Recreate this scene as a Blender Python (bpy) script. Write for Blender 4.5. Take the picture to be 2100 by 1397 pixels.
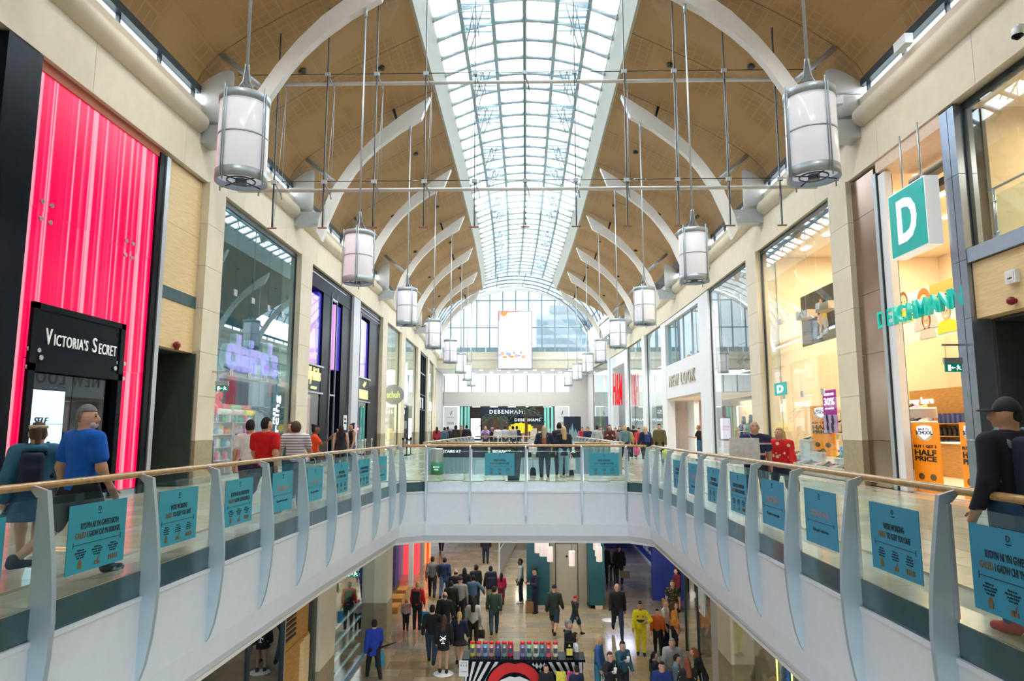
import bpy, math, random
import numpy as np
from mathutils import Vector, Matrix
for o in list(bpy.data.objects): bpy.data.objects.remove(o)
SC = bpy.context.scene; COL = SC.collection; PI = math.pi; R = math.radians
# ------------------------------------------------------------------ camera, sky, exposure
EYE = Vector((0, 0, 1.55)); FOC = 1380.0; PITCH = R(7.4095); YAW = R(1.1527)
cam = bpy.data.cameras.new('camera'); cam_ob = bpy.data.objects.new('camera', cam); COL.objects.link(cam_ob)
cam.sensor_width = 36; cam.lens = FOC * 36 / 2100; cam.clip_start = .05; cam.clip_end = 900
cam_ob.location = EYE; cam_ob.rotation_euler = (PI/2 + PITCH, 0, YAW); SC.camera = cam_ob
W = bpy.data.worlds.new('overcast_sky'); SC.world = W; W.use_nodes = True
_n = W.node_tree.nodes; _l = W.node_tree.links
_tc = _n.new('ShaderNodeTexCoord'); _nz = _n.new('ShaderNodeTexNoise'); _nz.inputs['Scale'].default_value = 1.6; _nz.inputs['Detail'].default_value = 4
_cr = _n.new('ShaderNodeValToRGB'); _cr.color_ramp.elements[0].color = (.80, .90, 1, 1); _cr.color_ramp.elements[1].color = (1, 1, 1, 1)
_l.new(_tc.outputs['Generated'], _nz.inputs['Vector']); _l.new(_nz.outputs['Fac'], _cr.inputs['Fac'])
_l.new(_cr.outputs['Color'], _n['Background'].inputs['Color']); _n['Background'].inputs['Strength'].default_value = 5.0
VS = SC.view_settings; VS.view_transform = 'Standard'; VS.look = 'None'; VS.gamma = 1; VS.exposure = 0.8; VS.use_curve_mapping = False
SC.cycles.use_light_tree = False; SC.cycles.transparent_max_bounces = 32; SC.cycles.max_bounces = 6; SC.cycles.adaptive_threshold = .05; SC.cycles.diffuse_bounces = 3; SC.cycles.glossy_bounces = 3
SC.cycles.caustics_reflective = False; SC.cycles.caustics_refractive = False; SC.cycles.sample_clamp_indirect = 6
# pixel -> place: a ray of the photograph met with a plane of the building
_cp, _sp, _cy, _sy = math.cos(PITCH), math.sin(PITCH), math.cos(YAW), math.sin(YAW)
FWD = Vector((-_sy*_cp, _cy*_cp, _sp)); RGT = Vector((_cy, _sy, 0)); UPV = RGT.cross(FWD)
def ray(x, y): return FWD*FOC + RGT*(x-1050) - UPV*(y-698.5)
def atY(x, y, Y): d = ray(x, y); return EYE + d*(Y/d.y)
def atX(x, y, X): d = ray(x, y); return EYE + d*(X/d.x)
def atZ(x, y, z): d = ray(x, y); return EYE + d*((z-EYE.z)/d.z)
# ------------------------------------------------------------------ materials
MATS = {}
def M(name, col, rough=.5, metal=0, noise=.05, scale=6, emit=0, spec=.5, coat=0, ecol=None, bump=0):
    if name in MATS: return MATS[name]
    m = bpy.data.materials.new(name); m.use_nodes = True; t = m.node_tree; b = t.nodes['Principled BSDF']; MATS[name] = m
    b.inputs['Roughness'].default_value = rough; b.inputs['Metallic'].default_value = metal; b.inputs['Specular IOR Level'].default_value = spec
    b.inputs['Coat Weight'].default_value = coat
    c = (*col, 1)
    if noise:
        g = t.nodes.new('ShaderNodeTexCoord'); z = t.nodes.new('ShaderNodeTexNoise'); z.inputs['Scale'].default_value = scale; z.inputs['Detail'].default_value = 3
        r = t.nodes.new('ShaderNodeValToRGB'); r.color_ramp.elements[0].position = .3; r.color_ramp.elements[1].position = .7
        r.color_ramp.elements[0].color = (*[max(0, v*(1-noise)) for v in col], 1); r.color_ramp.elements[1].color = (*[min(1, v*(1+noise)) for v in col], 1)
        t.links.new(g.outputs['Object'], z.inputs['Vector']); t.links.new(z.outputs['Fac'], r.inputs['Fac']); t.links.new(r.outputs['Color'], b.inputs['Base Color'])
        if bump:
            bm = t.nodes.new('ShaderNodeBump'); bm.inputs['Strength'].default_value = bump; bm.inputs['Distance'].default_value = .02
            t.links.new(z.outputs['Fac'], bm.inputs['Height']); t.links.new(bm.outputs['Normal'], b.inputs['Normal'])
    else: b.inputs['Base Color'].default_value = c
    if emit:
        b.inputs['Emission Color'].default_value = (*(ecol or col), 1); b.inputs['Emission Strength'].default_value = emit
    return m
def glass(name, tint=(1, 1, 1), refl=1.0, ior=1.5, solid=0, scol=(.5, .6, .65)):
    if name in MATS: return MATS[name]
    m = bpy.data.materials.new(name); m.use_nodes = True; t = m.node_tree; MATS[name] = m
    for n in list(t.nodes): t.nodes.remove(n)
    o = t.nodes.new('ShaderNodeOutputMaterial'); tr = t.nodes.new('ShaderNodeBsdfTransparent'); gl = t.nodes.new('ShaderNodeBsdfGlossy'); mx = t.nodes.new('ShaderNodeMixShader')
    lw = t.nodes.new('ShaderNodeLayerWeight'); lw.inputs['Blend'].default_value = .5; pw = t.nodes.new('ShaderNodeMath'); pw.operation = 'POWER'; pw.inputs[1].default_value = 4.0
    ml = t.nodes.new('ShaderNodeMath'); ml.operation = 'MULTIPLY_ADD'; ml.inputs[1].default_value = .9*refl; ml.inputs[2].default_value = .035*refl; ml.use_clamp = True
    tr.inputs['Color'].default_value = (*tint, 1); gl.inputs['Roughness'].default_value = 0.01; gl.inputs['Color'].default_value = (.95, .98, 1, 1)
    t.links.new(lw.outputs['Facing'], pw.inputs[0]); t.links.new(pw.outputs[0], ml.inputs[0]); t.links.new(ml.outputs[0], mx.inputs[0]); t.links.new(gl.outputs[0], mx.inputs[2])
    src = tr.outputs[0]
    if solid:
        df = t.nodes.new('ShaderNodeBsdfDiffuse'); df.inputs[0].default_value = (*scol, 1); m2 = t.nodes.new('ShaderNodeMixShader'); m2.inputs[0].default_value = solid
        t.links.new(tr.outputs[0], m2.inputs[1]); t.links.new(df.outputs[0], m2.inputs[2]); src = m2.outputs[0]
    t.links.new(src, mx.inputs[1]); t.links.new(mx.outputs[0], o.inputs['Surface'])
    return m
def pattern(name, kind, cols, scale=5, rough=.7, axis=(1, 1, 1), emit=0, coat=0, sharp=True, dist=0, detail=2):
    """a two- or many-colour pattern: kind wave / noise / voronoi / checker on object coordinates scaled by axis"""
    if name in MATS: return MATS[name]
    m = bpy.data.materials.new(name); m.use_nodes = True; t = m.node_tree; b = t.nodes['Principled BSDF']; MATS[name] = m
    b.inputs['Roughness'].default_value = rough; b.inputs['Coat Weight'].default_value = coat
    g = t.nodes.new('ShaderNodeTexCoord'); mp = t.nodes.new('ShaderNodeMapping'); mp.inputs['Scale'].default_value = axis
    t.links.new(g.outputs['Object'], mp.inputs['Vector'])
    if kind == 'wave':
        z = t.nodes.new('ShaderNodeTexWave'); z.inputs['Scale'].default_value = scale; z.inputs['Distortion'].default_value = dist; z.bands_direction = 'DIAGONAL'; out = 'Fac'
    elif kind == 'noise':
        z = t.nodes.new('ShaderNodeTexNoise'); z.inputs['Scale'].default_value = scale; z.inputs['Detail'].default_value = detail; out = 'Fac'
    elif kind == 'voronoi':
        z = t.nodes.new('ShaderNodeTexVoronoi'); z.inputs['Scale'].default_value = scale; out = 'Distance'
    elif kind == 'cells':
        z = t.nodes.new('ShaderNodeTexVoronoi'); z.inputs['Scale'].default_value = scale; out = 'Color'
    t.links.new(mp.outputs['Vector'], z.inputs['Vector'])
    r = t.nodes.new('ShaderNodeValToRGB'); r.color_ramp.interpolation = 'CONSTANT' if sharp else 'LINEAR'
    e = r.color_ramp.elements
    while len(e) < len(cols): e.new(.5)
    for i, (p, c) in enumerate(cols): e[i].position = p; e[i].color = (*c, 1)
    t.links.new(z.outputs[out], r.inputs['Fac']); t.links.new(r.outputs['Color'], b.inputs['Base Color'])
    if emit: t.links.new(r.outputs['Color'], b.inputs['Emission Color']); b.inputs['Emission Strength'].default_value = emit
    return m
# ------------------------------------------------------------------ objects
WL = {}
def wl(o): return WL.get(o, Vector((0, 0, 0))) if o else Vector((0, 0, 0))
def put(name, data, loc, parent=None, rz=0):
    o = bpy.data.objects.new(name, data); COL.objects.link(o); loc = Vector(loc); WL[o] = loc
    if parent: o.parent = parent; o.location = loc - wl(parent)
    else: o.location = loc
    if rz: o.rotation_euler[2] = rz
    return o
def tag(o, label=None, cat=None, group=None, kind=None):
    if label: o['label'] = label
    if cat: o['category'] = cat
    if group: o['group'] = group
    if kind: o['kind'] = kind
    return o
def thing(name, loc, label=None, cat=None, group=None, kind=None, rz=0):
    return tag(put(name, None, loc, None, rz), label, cat, group, kind)
def copy_tree(o, loc=None, rz=None, parent=None, label=None):
    c = o.copy(); COL.objects.link(c); c.parent = parent
    if loc is not None: c.location = loc; WL[c] = Vector(loc)
    if rz is not None: c.rotation_euler[2] = rz
    if label: c['label'] = label
    for ch in list(KIDS.get(o, [])): copy_tree(ch, parent=c); KIDS.setdefault(c, [])
    return c
KIDS = {}
_U = 'zeroth first second third fourth fifth sixth seventh eighth ninth tenth eleventh twelfth thirteenth fourteenth fifteenth sixteenth seventeenth eighteenth nineteenth'.split()
def nth(i): return _U[i] if i < 20 else {2: 'twentieth', 3: 'thirtieth', 4: 'fortieth'}[i//10] if i % 10 == 0 else {2: 'twenty-', 3: 'thirty-', 4: 'forty-'}[i//10] + _U[i % 10]
class MB:
    def __init__(s): s.v = []; s.f = []; s.m = []; s.k = 0; s.sm = []
    def mat(s, k): s.k = k; return s
    def add(s, vs, fs, smooth=False):
        b = len(s.v); s.v += [tuple(p) for p in vs]; s.f += [tuple(b+i for i in f) for f in fs]; s.m += [s.k]*len(fs); s.sm += [smooth]*len(fs); return s
    def hexa(s, p):   # 8 corners: bottom 0-3 counter-clockwise, top 4-7
        return s.add(p, [(3, 2, 1, 0), (4, 5, 6, 7), (0, 1, 5, 4), (1, 2, 6, 5), (2, 3, 7, 6), (3, 0, 4, 7)])
    def box(s, x0, x1, y0, y1, z0, z1):
        return s.hexa([(x0, y0, z0), (x1, y0, z0), (x1, y1, z0), (x0, y1, z0), (x0, y0, z1), (x1, y0, z1), (x1, y1, z1), (x0, y1, z1)])
    def prism(s, poly, ext):   # 3-D polygon swept along ext
        n = len(poly); e = Vector(ext); q = [Vector(p) for p in poly]
        return s.add(q + [p+e for p in q], [tuple(range(n))[::-1], tuple(range(n, 2*n))] + [(i, (i+1) % n, n+(i+1) % n, n+i) for i in range(n)])
    def rings(s, rs, caps=True, closed=True, smooth=True):
        n = len(rs[0]); vs = [p for r in rs for p in r]; fs = []
        for i in range(len(rs)-1):
            for j in range(n if closed else n-1):
                k = (j+1) % n; fs.append((i*n+j, i*n+k, (i+1)*n+k, (i+1)*n+j))
        s.add(vs, fs, smooth)
        if caps and closed:
            b = len(s.v) - len(vs); s.f += [tuple(b+j for j in range(n))[::-1], tuple(b+(len(rs)-1)*n+j for j in range(n))]; s.m += [s.k]*2; s.sm += [False]*2
        return s
    def path(s, pts, r, n=8, caps=True):
        pts = [Vector(p) for p in pts]; rr = r if isinstance(r, (list, tuple)) else [r]*len(pts); out = []
        for i, p in enumerate(pts):
            d = (pts[min(i+1, len(pts)-1)] - pts[max(i-1, 0)]).normalized(); a = Vector((0, 0, 1)) if abs(d.z) < .9 else Vector((1, 0, 0))
            u = d.cross(a).normalized(); w = d.cross(u)
            out.append([p + (u*math.cos(2*PI*k/n) + w*math.sin(2*PI*k/n))*rr[i] for k in range(n)])
        return s.rings(out, caps)
    def lathe(s, prof, n=20, c=(0, 0, 0), caps=False):
        c = Vector(c); return s.rings([[c + Vector((r*math.cos(2*PI*k/n), r*math.sin(2*PI*k/n), z)) for k in range(n)] for r, z in prof], caps)
    def ball(s, c, r, n=8, sq=(1, 1, 1)):
        c = Vector(c); return s.rings([[c + Vector((r*sq[0]*math.sin(a)*math.cos(2*PI*k/n), r*sq[1]*math.sin(a)*math.sin(2*PI*k/n), -r*sq[2]*math.cos(a))) for k in range(n)] for a in [PI*(i+.02)/(n//2+.04) for i in range(n//2+1)]], True)
    def mesh(s, name, mats, off=(0, 0, 0)):
        me = bpy.data.meshes.new(name); o = Vector(off); me.from_pydata([tuple(Vector(p)-o) for p in s.v], [], s.f)
        for m in (mats if isinstance(mats, (list, tuple)) else [mats]): me.materials.append(m)
        me.polygons.foreach_set('material_index', s.m); me.polygons.foreach_set('use_smooth', s.sm); me.update(); return me
    def base(s):
        a = np.array([tuple(p) for p in s.v]); lo = a.min(0); hi = a.max(0); return Vector(((lo[0]+hi[0])/2, (lo[1]+hi[1])/2, lo[2]))
    def obj(s, name, mats, parent=None, local=False):
        if local: o = put(name, s.mesh(name, mats), wl(parent), parent)
        else: b = s.base(); o = put(name, s.mesh(name, mats, b), b, parent)
        if parent: KIDS.setdefault(parent, []).append(o)
        return o
def inst(mesh, name, loc, parent=None, rz=0):
    o = put(name, mesh, loc, parent, rz)
    if parent: KIDS.setdefault(parent, []).append(o)
    return o
def struct(o): o['kind'] = 'structure'; return o
def boxo(name, x0, x1, y0, y1, z0, z1, mat, parent=None): return MB().box(x0, x1, y0, y1, z0, z1).obj(name, mat, parent)
# ------------------------------------------------------------------ the hall: walls lean a little to one side far away
WLX, WRX = 9.3, 9.45
def bend(y): return -.0008*max(0., y-38)**2
def wx(side, y, d): return (-(WLX-d) if side < 0 else WRX-d) + bend(y)
def WB(mb, side, y0, y1, z0, z1, d0, d1):   # a block on a wall: d = how far it stands out into the hall
    a, b = (d0, d1) if side < 0 else (d1, d0)
    p = [(wx(side, y0, a), y0), (wx(side, y0, b), y0), (wx(side, y1, b), y1), (wx(side, y1, a), y1)]
    return mb.hexa([(x, y, z0) for x, y in p] + [(x, y, z1) for x, y in p])
def wbo(name, side, y0, y1, z0, z1, d0, d1, mat, parent=None): return WB(MB(), side, y0, y1, z0, z1, d0, d1).obj(name, mat, parent)
# ------------------------------------------------------------------ lettering
FR = {'L': ((0, 1, 0), (0, 0, 1)), 'R': ((0, -1, 0), (0, 0, 1)), 'F': ((1, 0, 0), (0, 0, 1)), 'G': ((1, 0, 0), (0, 1, 0))}
def text_mesh(body, size, ext=.01, bold=0, align='CENTER', sx=1, shear=0, space=1, line=1):
    c = bpy.data.curves.new('lettering', 'FONT'); c.body = body; c.size = size; c.extrude = ext; c.offset = bold*size; c.align_x = align; c.align_y = 'CENTER'
    c.shear = shear; c.space_character = space; c.space_line = line; c.resolution_u = 3
    o = bpy.data.objects.new('lettering', c); me = bpy.data.meshes.new_from_object(o); bpy.data.objects.remove(o); bpy.data.curves.remove(c)
    if sx != 1:
        for v in me.vertices: v.co.x *= sx
    return me
def orient(me, fr, rot=0):
    r, u = (Vector(FR[fr][0]), Vector(FR[fr][1])) if isinstance(fr, str) else fr
    n = r.cross(u); m = Matrix((r, u, n)).transposed().to_4x4()
    me.transform(m @ Matrix.Rotation(rot, 4, 'Z')); return me
def word(body, size, mat, loc, fr='F', parent=None, name='lettering', rot=0, **k):
    me = orient(text_mesh(body, size, **k), fr, rot); me.materials.clear()
    for m in (mat if isinstance(mat, (list, tuple)) else [mat]): me.materials.append(m)
    return inst(me, name, loc, parent)
# ------------------------------------------------------------------ shared materials
m_stone = M('cream_stone', (.74, .68, .54), .55, noise=.05, scale=2.2)
m_stone2 = M('beige_stone_block', (.72, .66, .52), .5, noise=.05, scale=1.5)
m_base = M('brown_stone_base', (.36, .31, .2), .4, noise=.12, scale=7)
m_white = M('white_paint', (.80, .85, .90), .45, noise=.02)
m_rib = M('white_steel', (.83, .84, .82), .4, noise=.02)
m_steel = M('brushed_steel', (.6, .64, .68), .32, .85, noise=.06, scale=20)
m_alu = M('grey_aluminium', (.5, .56, .6), .38, .6, noise=.04)
m_dark = M('dark_frame_metal', (.025, .04, .05), .35, .4, noise=.1)
m_black = M('black_gloss', (.006, .01, .016), .22, noise=.1, spec=.1)
m_teal = M('dark_teal_plate', (.05, .115, .135), .2, .1, noise=.12, scale=3)
m_fin = M('pale_blue_steel', (.42, .55, .63), .35, .25, noise=.03, scale=3)
m_rail = M('golden_oak_rail', (.5, .31, .12), .22, noise=.18, scale=14, coat=.4)
m_cream = M('warm_plaster', (.8, .72, .58), .7, noise=.03)
m_plaster = M('pale_plaster', (.74, .75, .74), .75, noise=.03)
m_grey = M('grey_plaster', (.5, .5, .5), .8, noise=.04)
m_lamp = M('lamp_glow', (1, .93, .8), .5, emit=14, noise=0)
m_cool = M('cool_lamp_glow', (.92, .97, 1), .5, emit=10, noise=0)
m_glass = glass('clear_glass', (.93, .98, .97), 1.0)
m_sky = glass('roof_glass', (.97, .99, 1), .6)
m_rglass = glass('balustrade_glass', (.88, .965, .965), .75, solid=.012, scol=(.25, .55, .6))
m_shop = glass('shop_glass', (.94, .98, .98), .85)
m_tint = glass('dimming_glass', (.42, .45, .46), .5)  # grey tint put in to dim the bright sky and tower outside
m_shop_teal = glass('teal_shop_glass', (.72, .92, .95), .95, solid=.06, scol=(.08, .32, .4))
m_screen = glass('smoke_screen_glass', (.97, .985, .99), .6)
def wood_ceiling():
    m = bpy.data.materials.new('perforated_maple'); m.use_nodes = True; t = m.node_tree; b = t.nodes['Principled BSDF']; b.inputs['Roughness'].default_value = .5
    g = t.nodes.new('ShaderNodeTexCoord'); mp = t.nodes.new('ShaderNodeMapping'); mp.inputs['Rotation'].default_value = (0, 0, 0)
    br = t.nodes.new('ShaderNodeTexBrick'); br.offset = 0; br.squash = 1; br.inputs['Scale'].default_value = 1; br.inputs['Brick Width'].default_value = .3; br.inputs['Row Height'].default_value = .3
    br.inputs['Mortar Size'].default_value = .022; br.inputs['Color1'].default_value = (.35, .205, .07, 1); br.inputs['Color2'].default_value = (.32, .185, .06, 1); br.inputs['Mortar'].default_value = (.40, .24, .09, 1)
    n = t.nodes.new('ShaderNodeTexNoise'); n.inputs['Scale'].default_value = 3; mp2 = t.nodes.new('ShaderNodeMapping'); mp2.inputs['Scale'].default_value = (1, 12, 12)
    r = t.nodes.new('ShaderNodeValToRGB'); r.color_ramp.elements[0].color = (.35, .205, .07, 1); r.color_ramp.elements[1].color = (.44, .27, .105, 1)
    big = t.nodes.new('ShaderNodeTexNoise'); big.inputs['Scale'].default_value = .35; rb = t.nodes.new('ShaderNodeValToRGB'); rb.color_ramp.elements[0].position = .46; rb.color_ramp.elements[1].position = .54
    mx = t.nodes.new('ShaderNodeMix'); mx.data_type = 'RGBA'
    L = t.links.new
    L(g.outputs['Object'], mp.inputs[0]); L(mp.outputs[0], br.inputs['Vector']); L(g.outputs['Object'], mp2.inputs[0]); L(mp2.outputs[0], n.inputs['Vector']); L(n.outputs['Fac'], r.inputs[0])
    L(g.outputs['Object'], big.inputs['Vector']); L(big.outputs['Fac'], rb.inputs[0]); L(rb.outputs[0], mx.inputs[0]); L(r.outputs[0], mx.inputs[6]); L(br.outputs['Color'], mx.inputs[7]); L(mx.outputs[2], b.inputs['Base Color'])
    return m
m_wood = wood_ceiling()
m_ply = pattern('pale_plywood', 'noise', [(.3, (.72, .52, .24)), (.7, (.83, .66, .38))], 2.2, .5, (1, 1.2, 14), sharp=False, detail=4)
m_oak = pattern('amber_oak', 'noise', [(.3, (.42, .2, .04)), (.7, (.6, .33, .09))], 2.5, .45, (1, 1.5, 16), sharp=False, detail=4)
TONES = [(.60, .53, .38), (.66, .60, .46), (.52, .47, .35), (.62, .58, .48), (.57, .48, .31), (.47, .45, .38)]
m_tiles = [M('limestone_%s' % w, c, .16, noise=.1, scale=3, spec=.5) for w, c in zip(('sand', 'cream', 'dun', 'pale', 'honey', 'grey'), TONES)]
rnd = random.Random(7)
# ------------------------------------------------------------------ upper floor with the two voids
LF = -5.6
EL = [(-4.62, 1.0), (-4.29, 6.0), (-4.0, 13.8), (-3.6, 19.45)]
def xl(y):
    for (a, b), (c, d) in zip(EL, EL[1:]):
        if y <= d: return a + (c-a)*(y-b)/(d-b)
    return EL[-1][0]
XR = 3.48
VOID1 = EL + [(-2.92, 19.9), (2.92, 19.9), (XR, 19.35), (XR, 1.0)]
VOID2 = [(-3.45, 23.6), (-3.2, 41), (2.9, 41), (3.3, 23.6)]
def slab(mb, poly, z0, z1): return mb.prism([(x, y, z0) for x, y in poly], (0, 0, z1-z0))
fl = MB()
ZT = -.03
slab(fl, [(-15, -6), (15, -6), (15, 1), (-15, 1)], -.3, ZT)
slab(fl, [(-15, 1), (EL[0][0], 1), EL[1], EL[2], EL[3], (-2.92, 19.9), (-3.45, 23.6), (-3.2, 41), (-15, 41)], -.3, ZT)
slab(fl, [(XR, 1), (15, 1), (15, 41), (2.9, 41), (3.3, 23.6), (2.92, 19.9), (XR, 19.35)], -.3, ZT)
slab(fl, [(-2.92, 19.9), (2.92, 19.9), (3.3, 23.6), (-3.45, 23.6)], -.3, ZT)
slab(fl, [(-15, 41), (15, 41), (14, 97), (-16, 97)], -.3, ZT)
floor = struct(fl.obj('floor', M('screed', (.45, .42, .34), .5), None))
TW, TD = .62, .93
tile_me = []
for k, m in enumerate(m_tiles):
    b = MB().box(-TW/2+.004, TW/2-.004, -TD/2+.004, TD/2-.004, 0, .03); tile_me.append(b.mesh('floor_tile', m))
rest = MB(); cand = []
for i in range(-16, 17):
    for j in range(0, 90):
        x = (i+.5)*TW; y = 1.5 + j*TD + (TD/2 if i % 2 else 0)
        if x < -9.3 or x > 9.4 or y > 80: continue
        h = TW/2
        if y < 19.6+TD and (xl(y)-.32-h < x < XR+.32+h): continue
        if 19 < y < 23.6-TD/2 and abs(x) > 9.4: continue
        if 23.6-TD/2 < y < 41+TD/2 and -3.5-h < x < 3.4+h: continue
        cand.append((x, y))
vis = [c for c in cand if (c[0] < -4 and 5 < c[1] < 18.5) or (c[0] > 3.4 and 4.2 < c[1] < 17.5)]
vis.sort(key=lambda c: c[1]); vis = set(vis[:300])
for c in cand:
    k = rnd.randrange(6)
    if c in vis: inst(tile_me[k], 'floor_tile', (c[0], c[1], ZT), floor)
    elif c[1] > 17 or c[1] < 5: rest.mat(k).box(c[0]-TW/2+.004, c[0]+TW/2-.004, c[1]-TD/2+.004, c[1]+TD/2-.004, ZT, 0)
    else: rest.mat(k).box(c[0]-TW/2+.004, c[0]+TW/2-.004, c[1]-TD/2+.004, c[1]+TD/2-.004, ZT, 0)
tag(rest.obj('tile_field', m_tiles, floor), kind='stuff')
# stone kerb strips along the void
for (a, b) in [(EL[0], EL[1]), (EL[1], EL[2]), (EL[2], EL[3]), ((XR, 1.0), (XR, 10.0)), ((XR, 10.0), (XR, 19.35))]:
    s = -1 if a[0] < 0 else 1; n = int((b[1]-a[1])/1.55)+1
    for q in range(n):
        y0 = a[1]+(b[1]-a[1])*q/n; y1 = a[1]+(b[1]-a[1])*(q+1)/n; f = lambda y: a[0]+(b[0]-a[0])*(y-a[1])/(b[1]-a[1])
        MB().hexa([(f(y0), y0+.003, ZT), (f(y0)+s*.34, y0+.003, ZT), (f(y1)+s*.34, y1-.003, ZT), (f(y1), y1-.003, ZT), (f(y0), y0+.003, 0), (f(y0)+s*.34, y0+.003, 0), (f(y1)+s*.34, y1-.003, 0), (f(y1), y1-.003, 0)]).obj('kerb_stone', m_tiles[q % 4], floor)
# ------------------------------------------------------------------ fascia and soffit of the void edges
def edge_band(mb, pts, prof):   # sweep a (n, z) profile along a plan line; n points into the void (to the right of travel)
    P = [Vector((*p, 0)) for p in pts]; nor = []
    for i in range(len(P)):
        ds = [(P[j+1]-P[j]).normalized() for j in (i-1, i) if 0 <= j < len(P)-1]; ns = [Vector((d.y, -d.x, 0)) for d in ds]
        n = sum(ns, Vector((0, 0, 0))).normalized(); nor.append(n / max(.3, n.dot(ns[0])))
    return mb.rings([[p + n*a + Vector((0, 0, z)) for a, z in prof] for p, n in zip(P, nor)], smooth=False)
PF = [(0, -.27), (.045, -.27), (.045, -.31), (.03, -.33), (.03, -1.2), (.0, -1.52), (-.14, -1.72), (-.5, -1.78), (-.5, -.27)]
PK = [(-.02, -.005), (.012, -.005), (.012, -.28), (-.02, -.28)]
edge1 = VOID1
f1 = MB(); edge_band(f1, edge1, PF); m_fascia = M('cool_white_fascia', (.72, .80, .89), .45, noise=.02); fascia = struct(f1.obj('trim_1', m_fascia))
k1 = MB(); edge_band(k1, edge1[:5], PK); edge_band(k1, edge1[5:], PK); struct(k1.obj('trim_2', m_teal)); k2 = MB(); edge_band(k2, edge1[4:6], PK); struct(k2.obj('trim_5', M('pale_kick_plate', (.5, .6, .65), .3, .2)))
e2 = [VOID2[3], VOID2[2], VOID2[1], VOID2[0], VOID2[3]][:5]
e2 = [VOID2[0], VOID2[1], VOID2[2], VOID2[3]]
f2 = MB(); edge_band(f2, e2, PF); edge_band(f2, [VOID2[3], VOID2[0]], PF); struct(f2.obj('trim_3', m_fascia))
f3 = MB(); edge_band(f3, [(XR, 1.0), EL[0]], PF); struct(f3.obj('trim_4', m_fascia))
# ceiling of the lower mall, around the voids
lc = MB()
slab(lc, [(-12, -6), (12, -6), (12, 1), (-12, 1)], -1.74, -1.68)
slab(lc, [(-12, 1), (EL[0][0]-.1, 1), (EL[1][0]-.1, 6), (EL[2][0]-.1, 13.8), (EL[3][0]-.1, 19.5), (-2.95, 20), (-3.55, 23.6), (-3.3, 41), (-12, 41)], -1.74, -1.68)
slab(lc, [(XR+.1, 1), (12, 1), (12, 41), (3.0, 41), (3.4, 23.6), (2.95, 20), (XR+.1, 19.4)], -1.74, -1.68)
slab(lc, [(-2.95, 20), (2.95, 20), (3.4, 23.5), (-3.55, 23.5)], -1.74, -1.68)
slab(lc, [(-12, 41.1), (12, 41.1), (12, 70), (-12, 70)], -1.74, -1.68)
struct(lc.obj('ceiling_lower', m_plaster))
# ------------------------------------------------------------------ lower floor
lf = MB().box(-14, 14, -8, 74, LF-.3, LF-.03); floor2 = struct(lf.obj('floor_lower', M('lower_screed', (.35, .31, .23), .4)))
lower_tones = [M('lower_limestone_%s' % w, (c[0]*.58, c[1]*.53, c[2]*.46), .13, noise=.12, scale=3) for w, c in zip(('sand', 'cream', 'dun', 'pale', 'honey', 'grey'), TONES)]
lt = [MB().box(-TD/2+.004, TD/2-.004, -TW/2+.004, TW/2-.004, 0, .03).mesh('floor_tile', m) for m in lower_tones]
rest = MB(); cand = []
for j in range(0, 80):
    for i in range(-12, 13):
        x = i*TD + (TD/2 if j % 2 else 0); y = 14 + j*TW
        if abs(x) < 8.5: cand.append((x, y))
vis = sorted([c for c in cand if abs(c[0]) < 5.6 and c[1] > 18.3], key=lambda c: c[1])[:300]; vs = set(vis)
for c in cand:
    k = rnd.randrange(6)
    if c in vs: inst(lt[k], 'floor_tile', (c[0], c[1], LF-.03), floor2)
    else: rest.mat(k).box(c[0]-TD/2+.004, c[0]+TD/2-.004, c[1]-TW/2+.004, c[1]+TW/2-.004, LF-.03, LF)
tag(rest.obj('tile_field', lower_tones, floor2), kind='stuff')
# ------------------------------------------------------------------ side walls: cornice, roll, clerestory
BAY = 7.72; Y0 = 10.5; RIBY = [Y0 + BAY*k for k in range(8)]
END = 80.0
def wall(side, name):
    root = MB()
    WB(root, side, -6, 38, 10.2, 10.78, -.25, 0)
    for a, b in [(38, 52), (52, 66), (66, END)]: WB(root, side, a, b, 10.2, 10.78, -.25, 0)
    for a, b in [(-6, 10), (10, 24), (24, 38), (38, 52), (52, 66), (66, END)]: WB(root, side, a, b, 8.62, 10.2, -.6, -.05)
    w = struct(root.obj(name, m_stone))
    y = -6.0; k = 0
    while y < END-1:
        y1 = min(END, y + BAY/2)
        wbo('cornice_panel', side, y+.006, y1-.006, 8.6, 9.8, -.3, .14, m_stone, w); y = y1
    # half-round roll between the roof brackets, upper strip, clerestory panes
    for k in range(-2, 9):
        ya, yb = Y0+BAY*k+.42, Y0+BAY*(k+1)-.42
        if ya > END-3: break
        yb = min(yb, END-.3); rr = []
        for y in (ya, (ya+yb)/2, yb):
            c = wx(side, y, .1); rr.append([(c - side*(.33*math.cos(a)), y, 10.06+.3*math.sin(a)) for a in [PI*(j/10)-PI/2 for j in range(11)]] + [(c, y, 10.36), (c, y, 9.76)])
        MB().rings(rr).obj('cornice_roll', m_stone, w)
        z0, z1 = (10.78, 11.1)
        n = 4
        for j in range(n):
            a = ya-.1+(yb-ya+.2)*j/n; b = ya-.1+(yb-ya+.2)*(j+1)/n
            wbo('clerestory_pane', side, a+.03, b-.03, z0, z1, -.17, -.155, m_sky, w)
            wbo('clerestory_mullion', side, b-.03, b+.03, z0, z1, -.2, -.1, m_dark, w)
        wbo('clerestory_head', side, ya-.3, yb+.3, z1, z1+.22, -.22, -.02, m_dark, w)
    return w
wall_left = wall(-1, 'wall_left'); wall_right = wall(1, 'wall_right')
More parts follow.
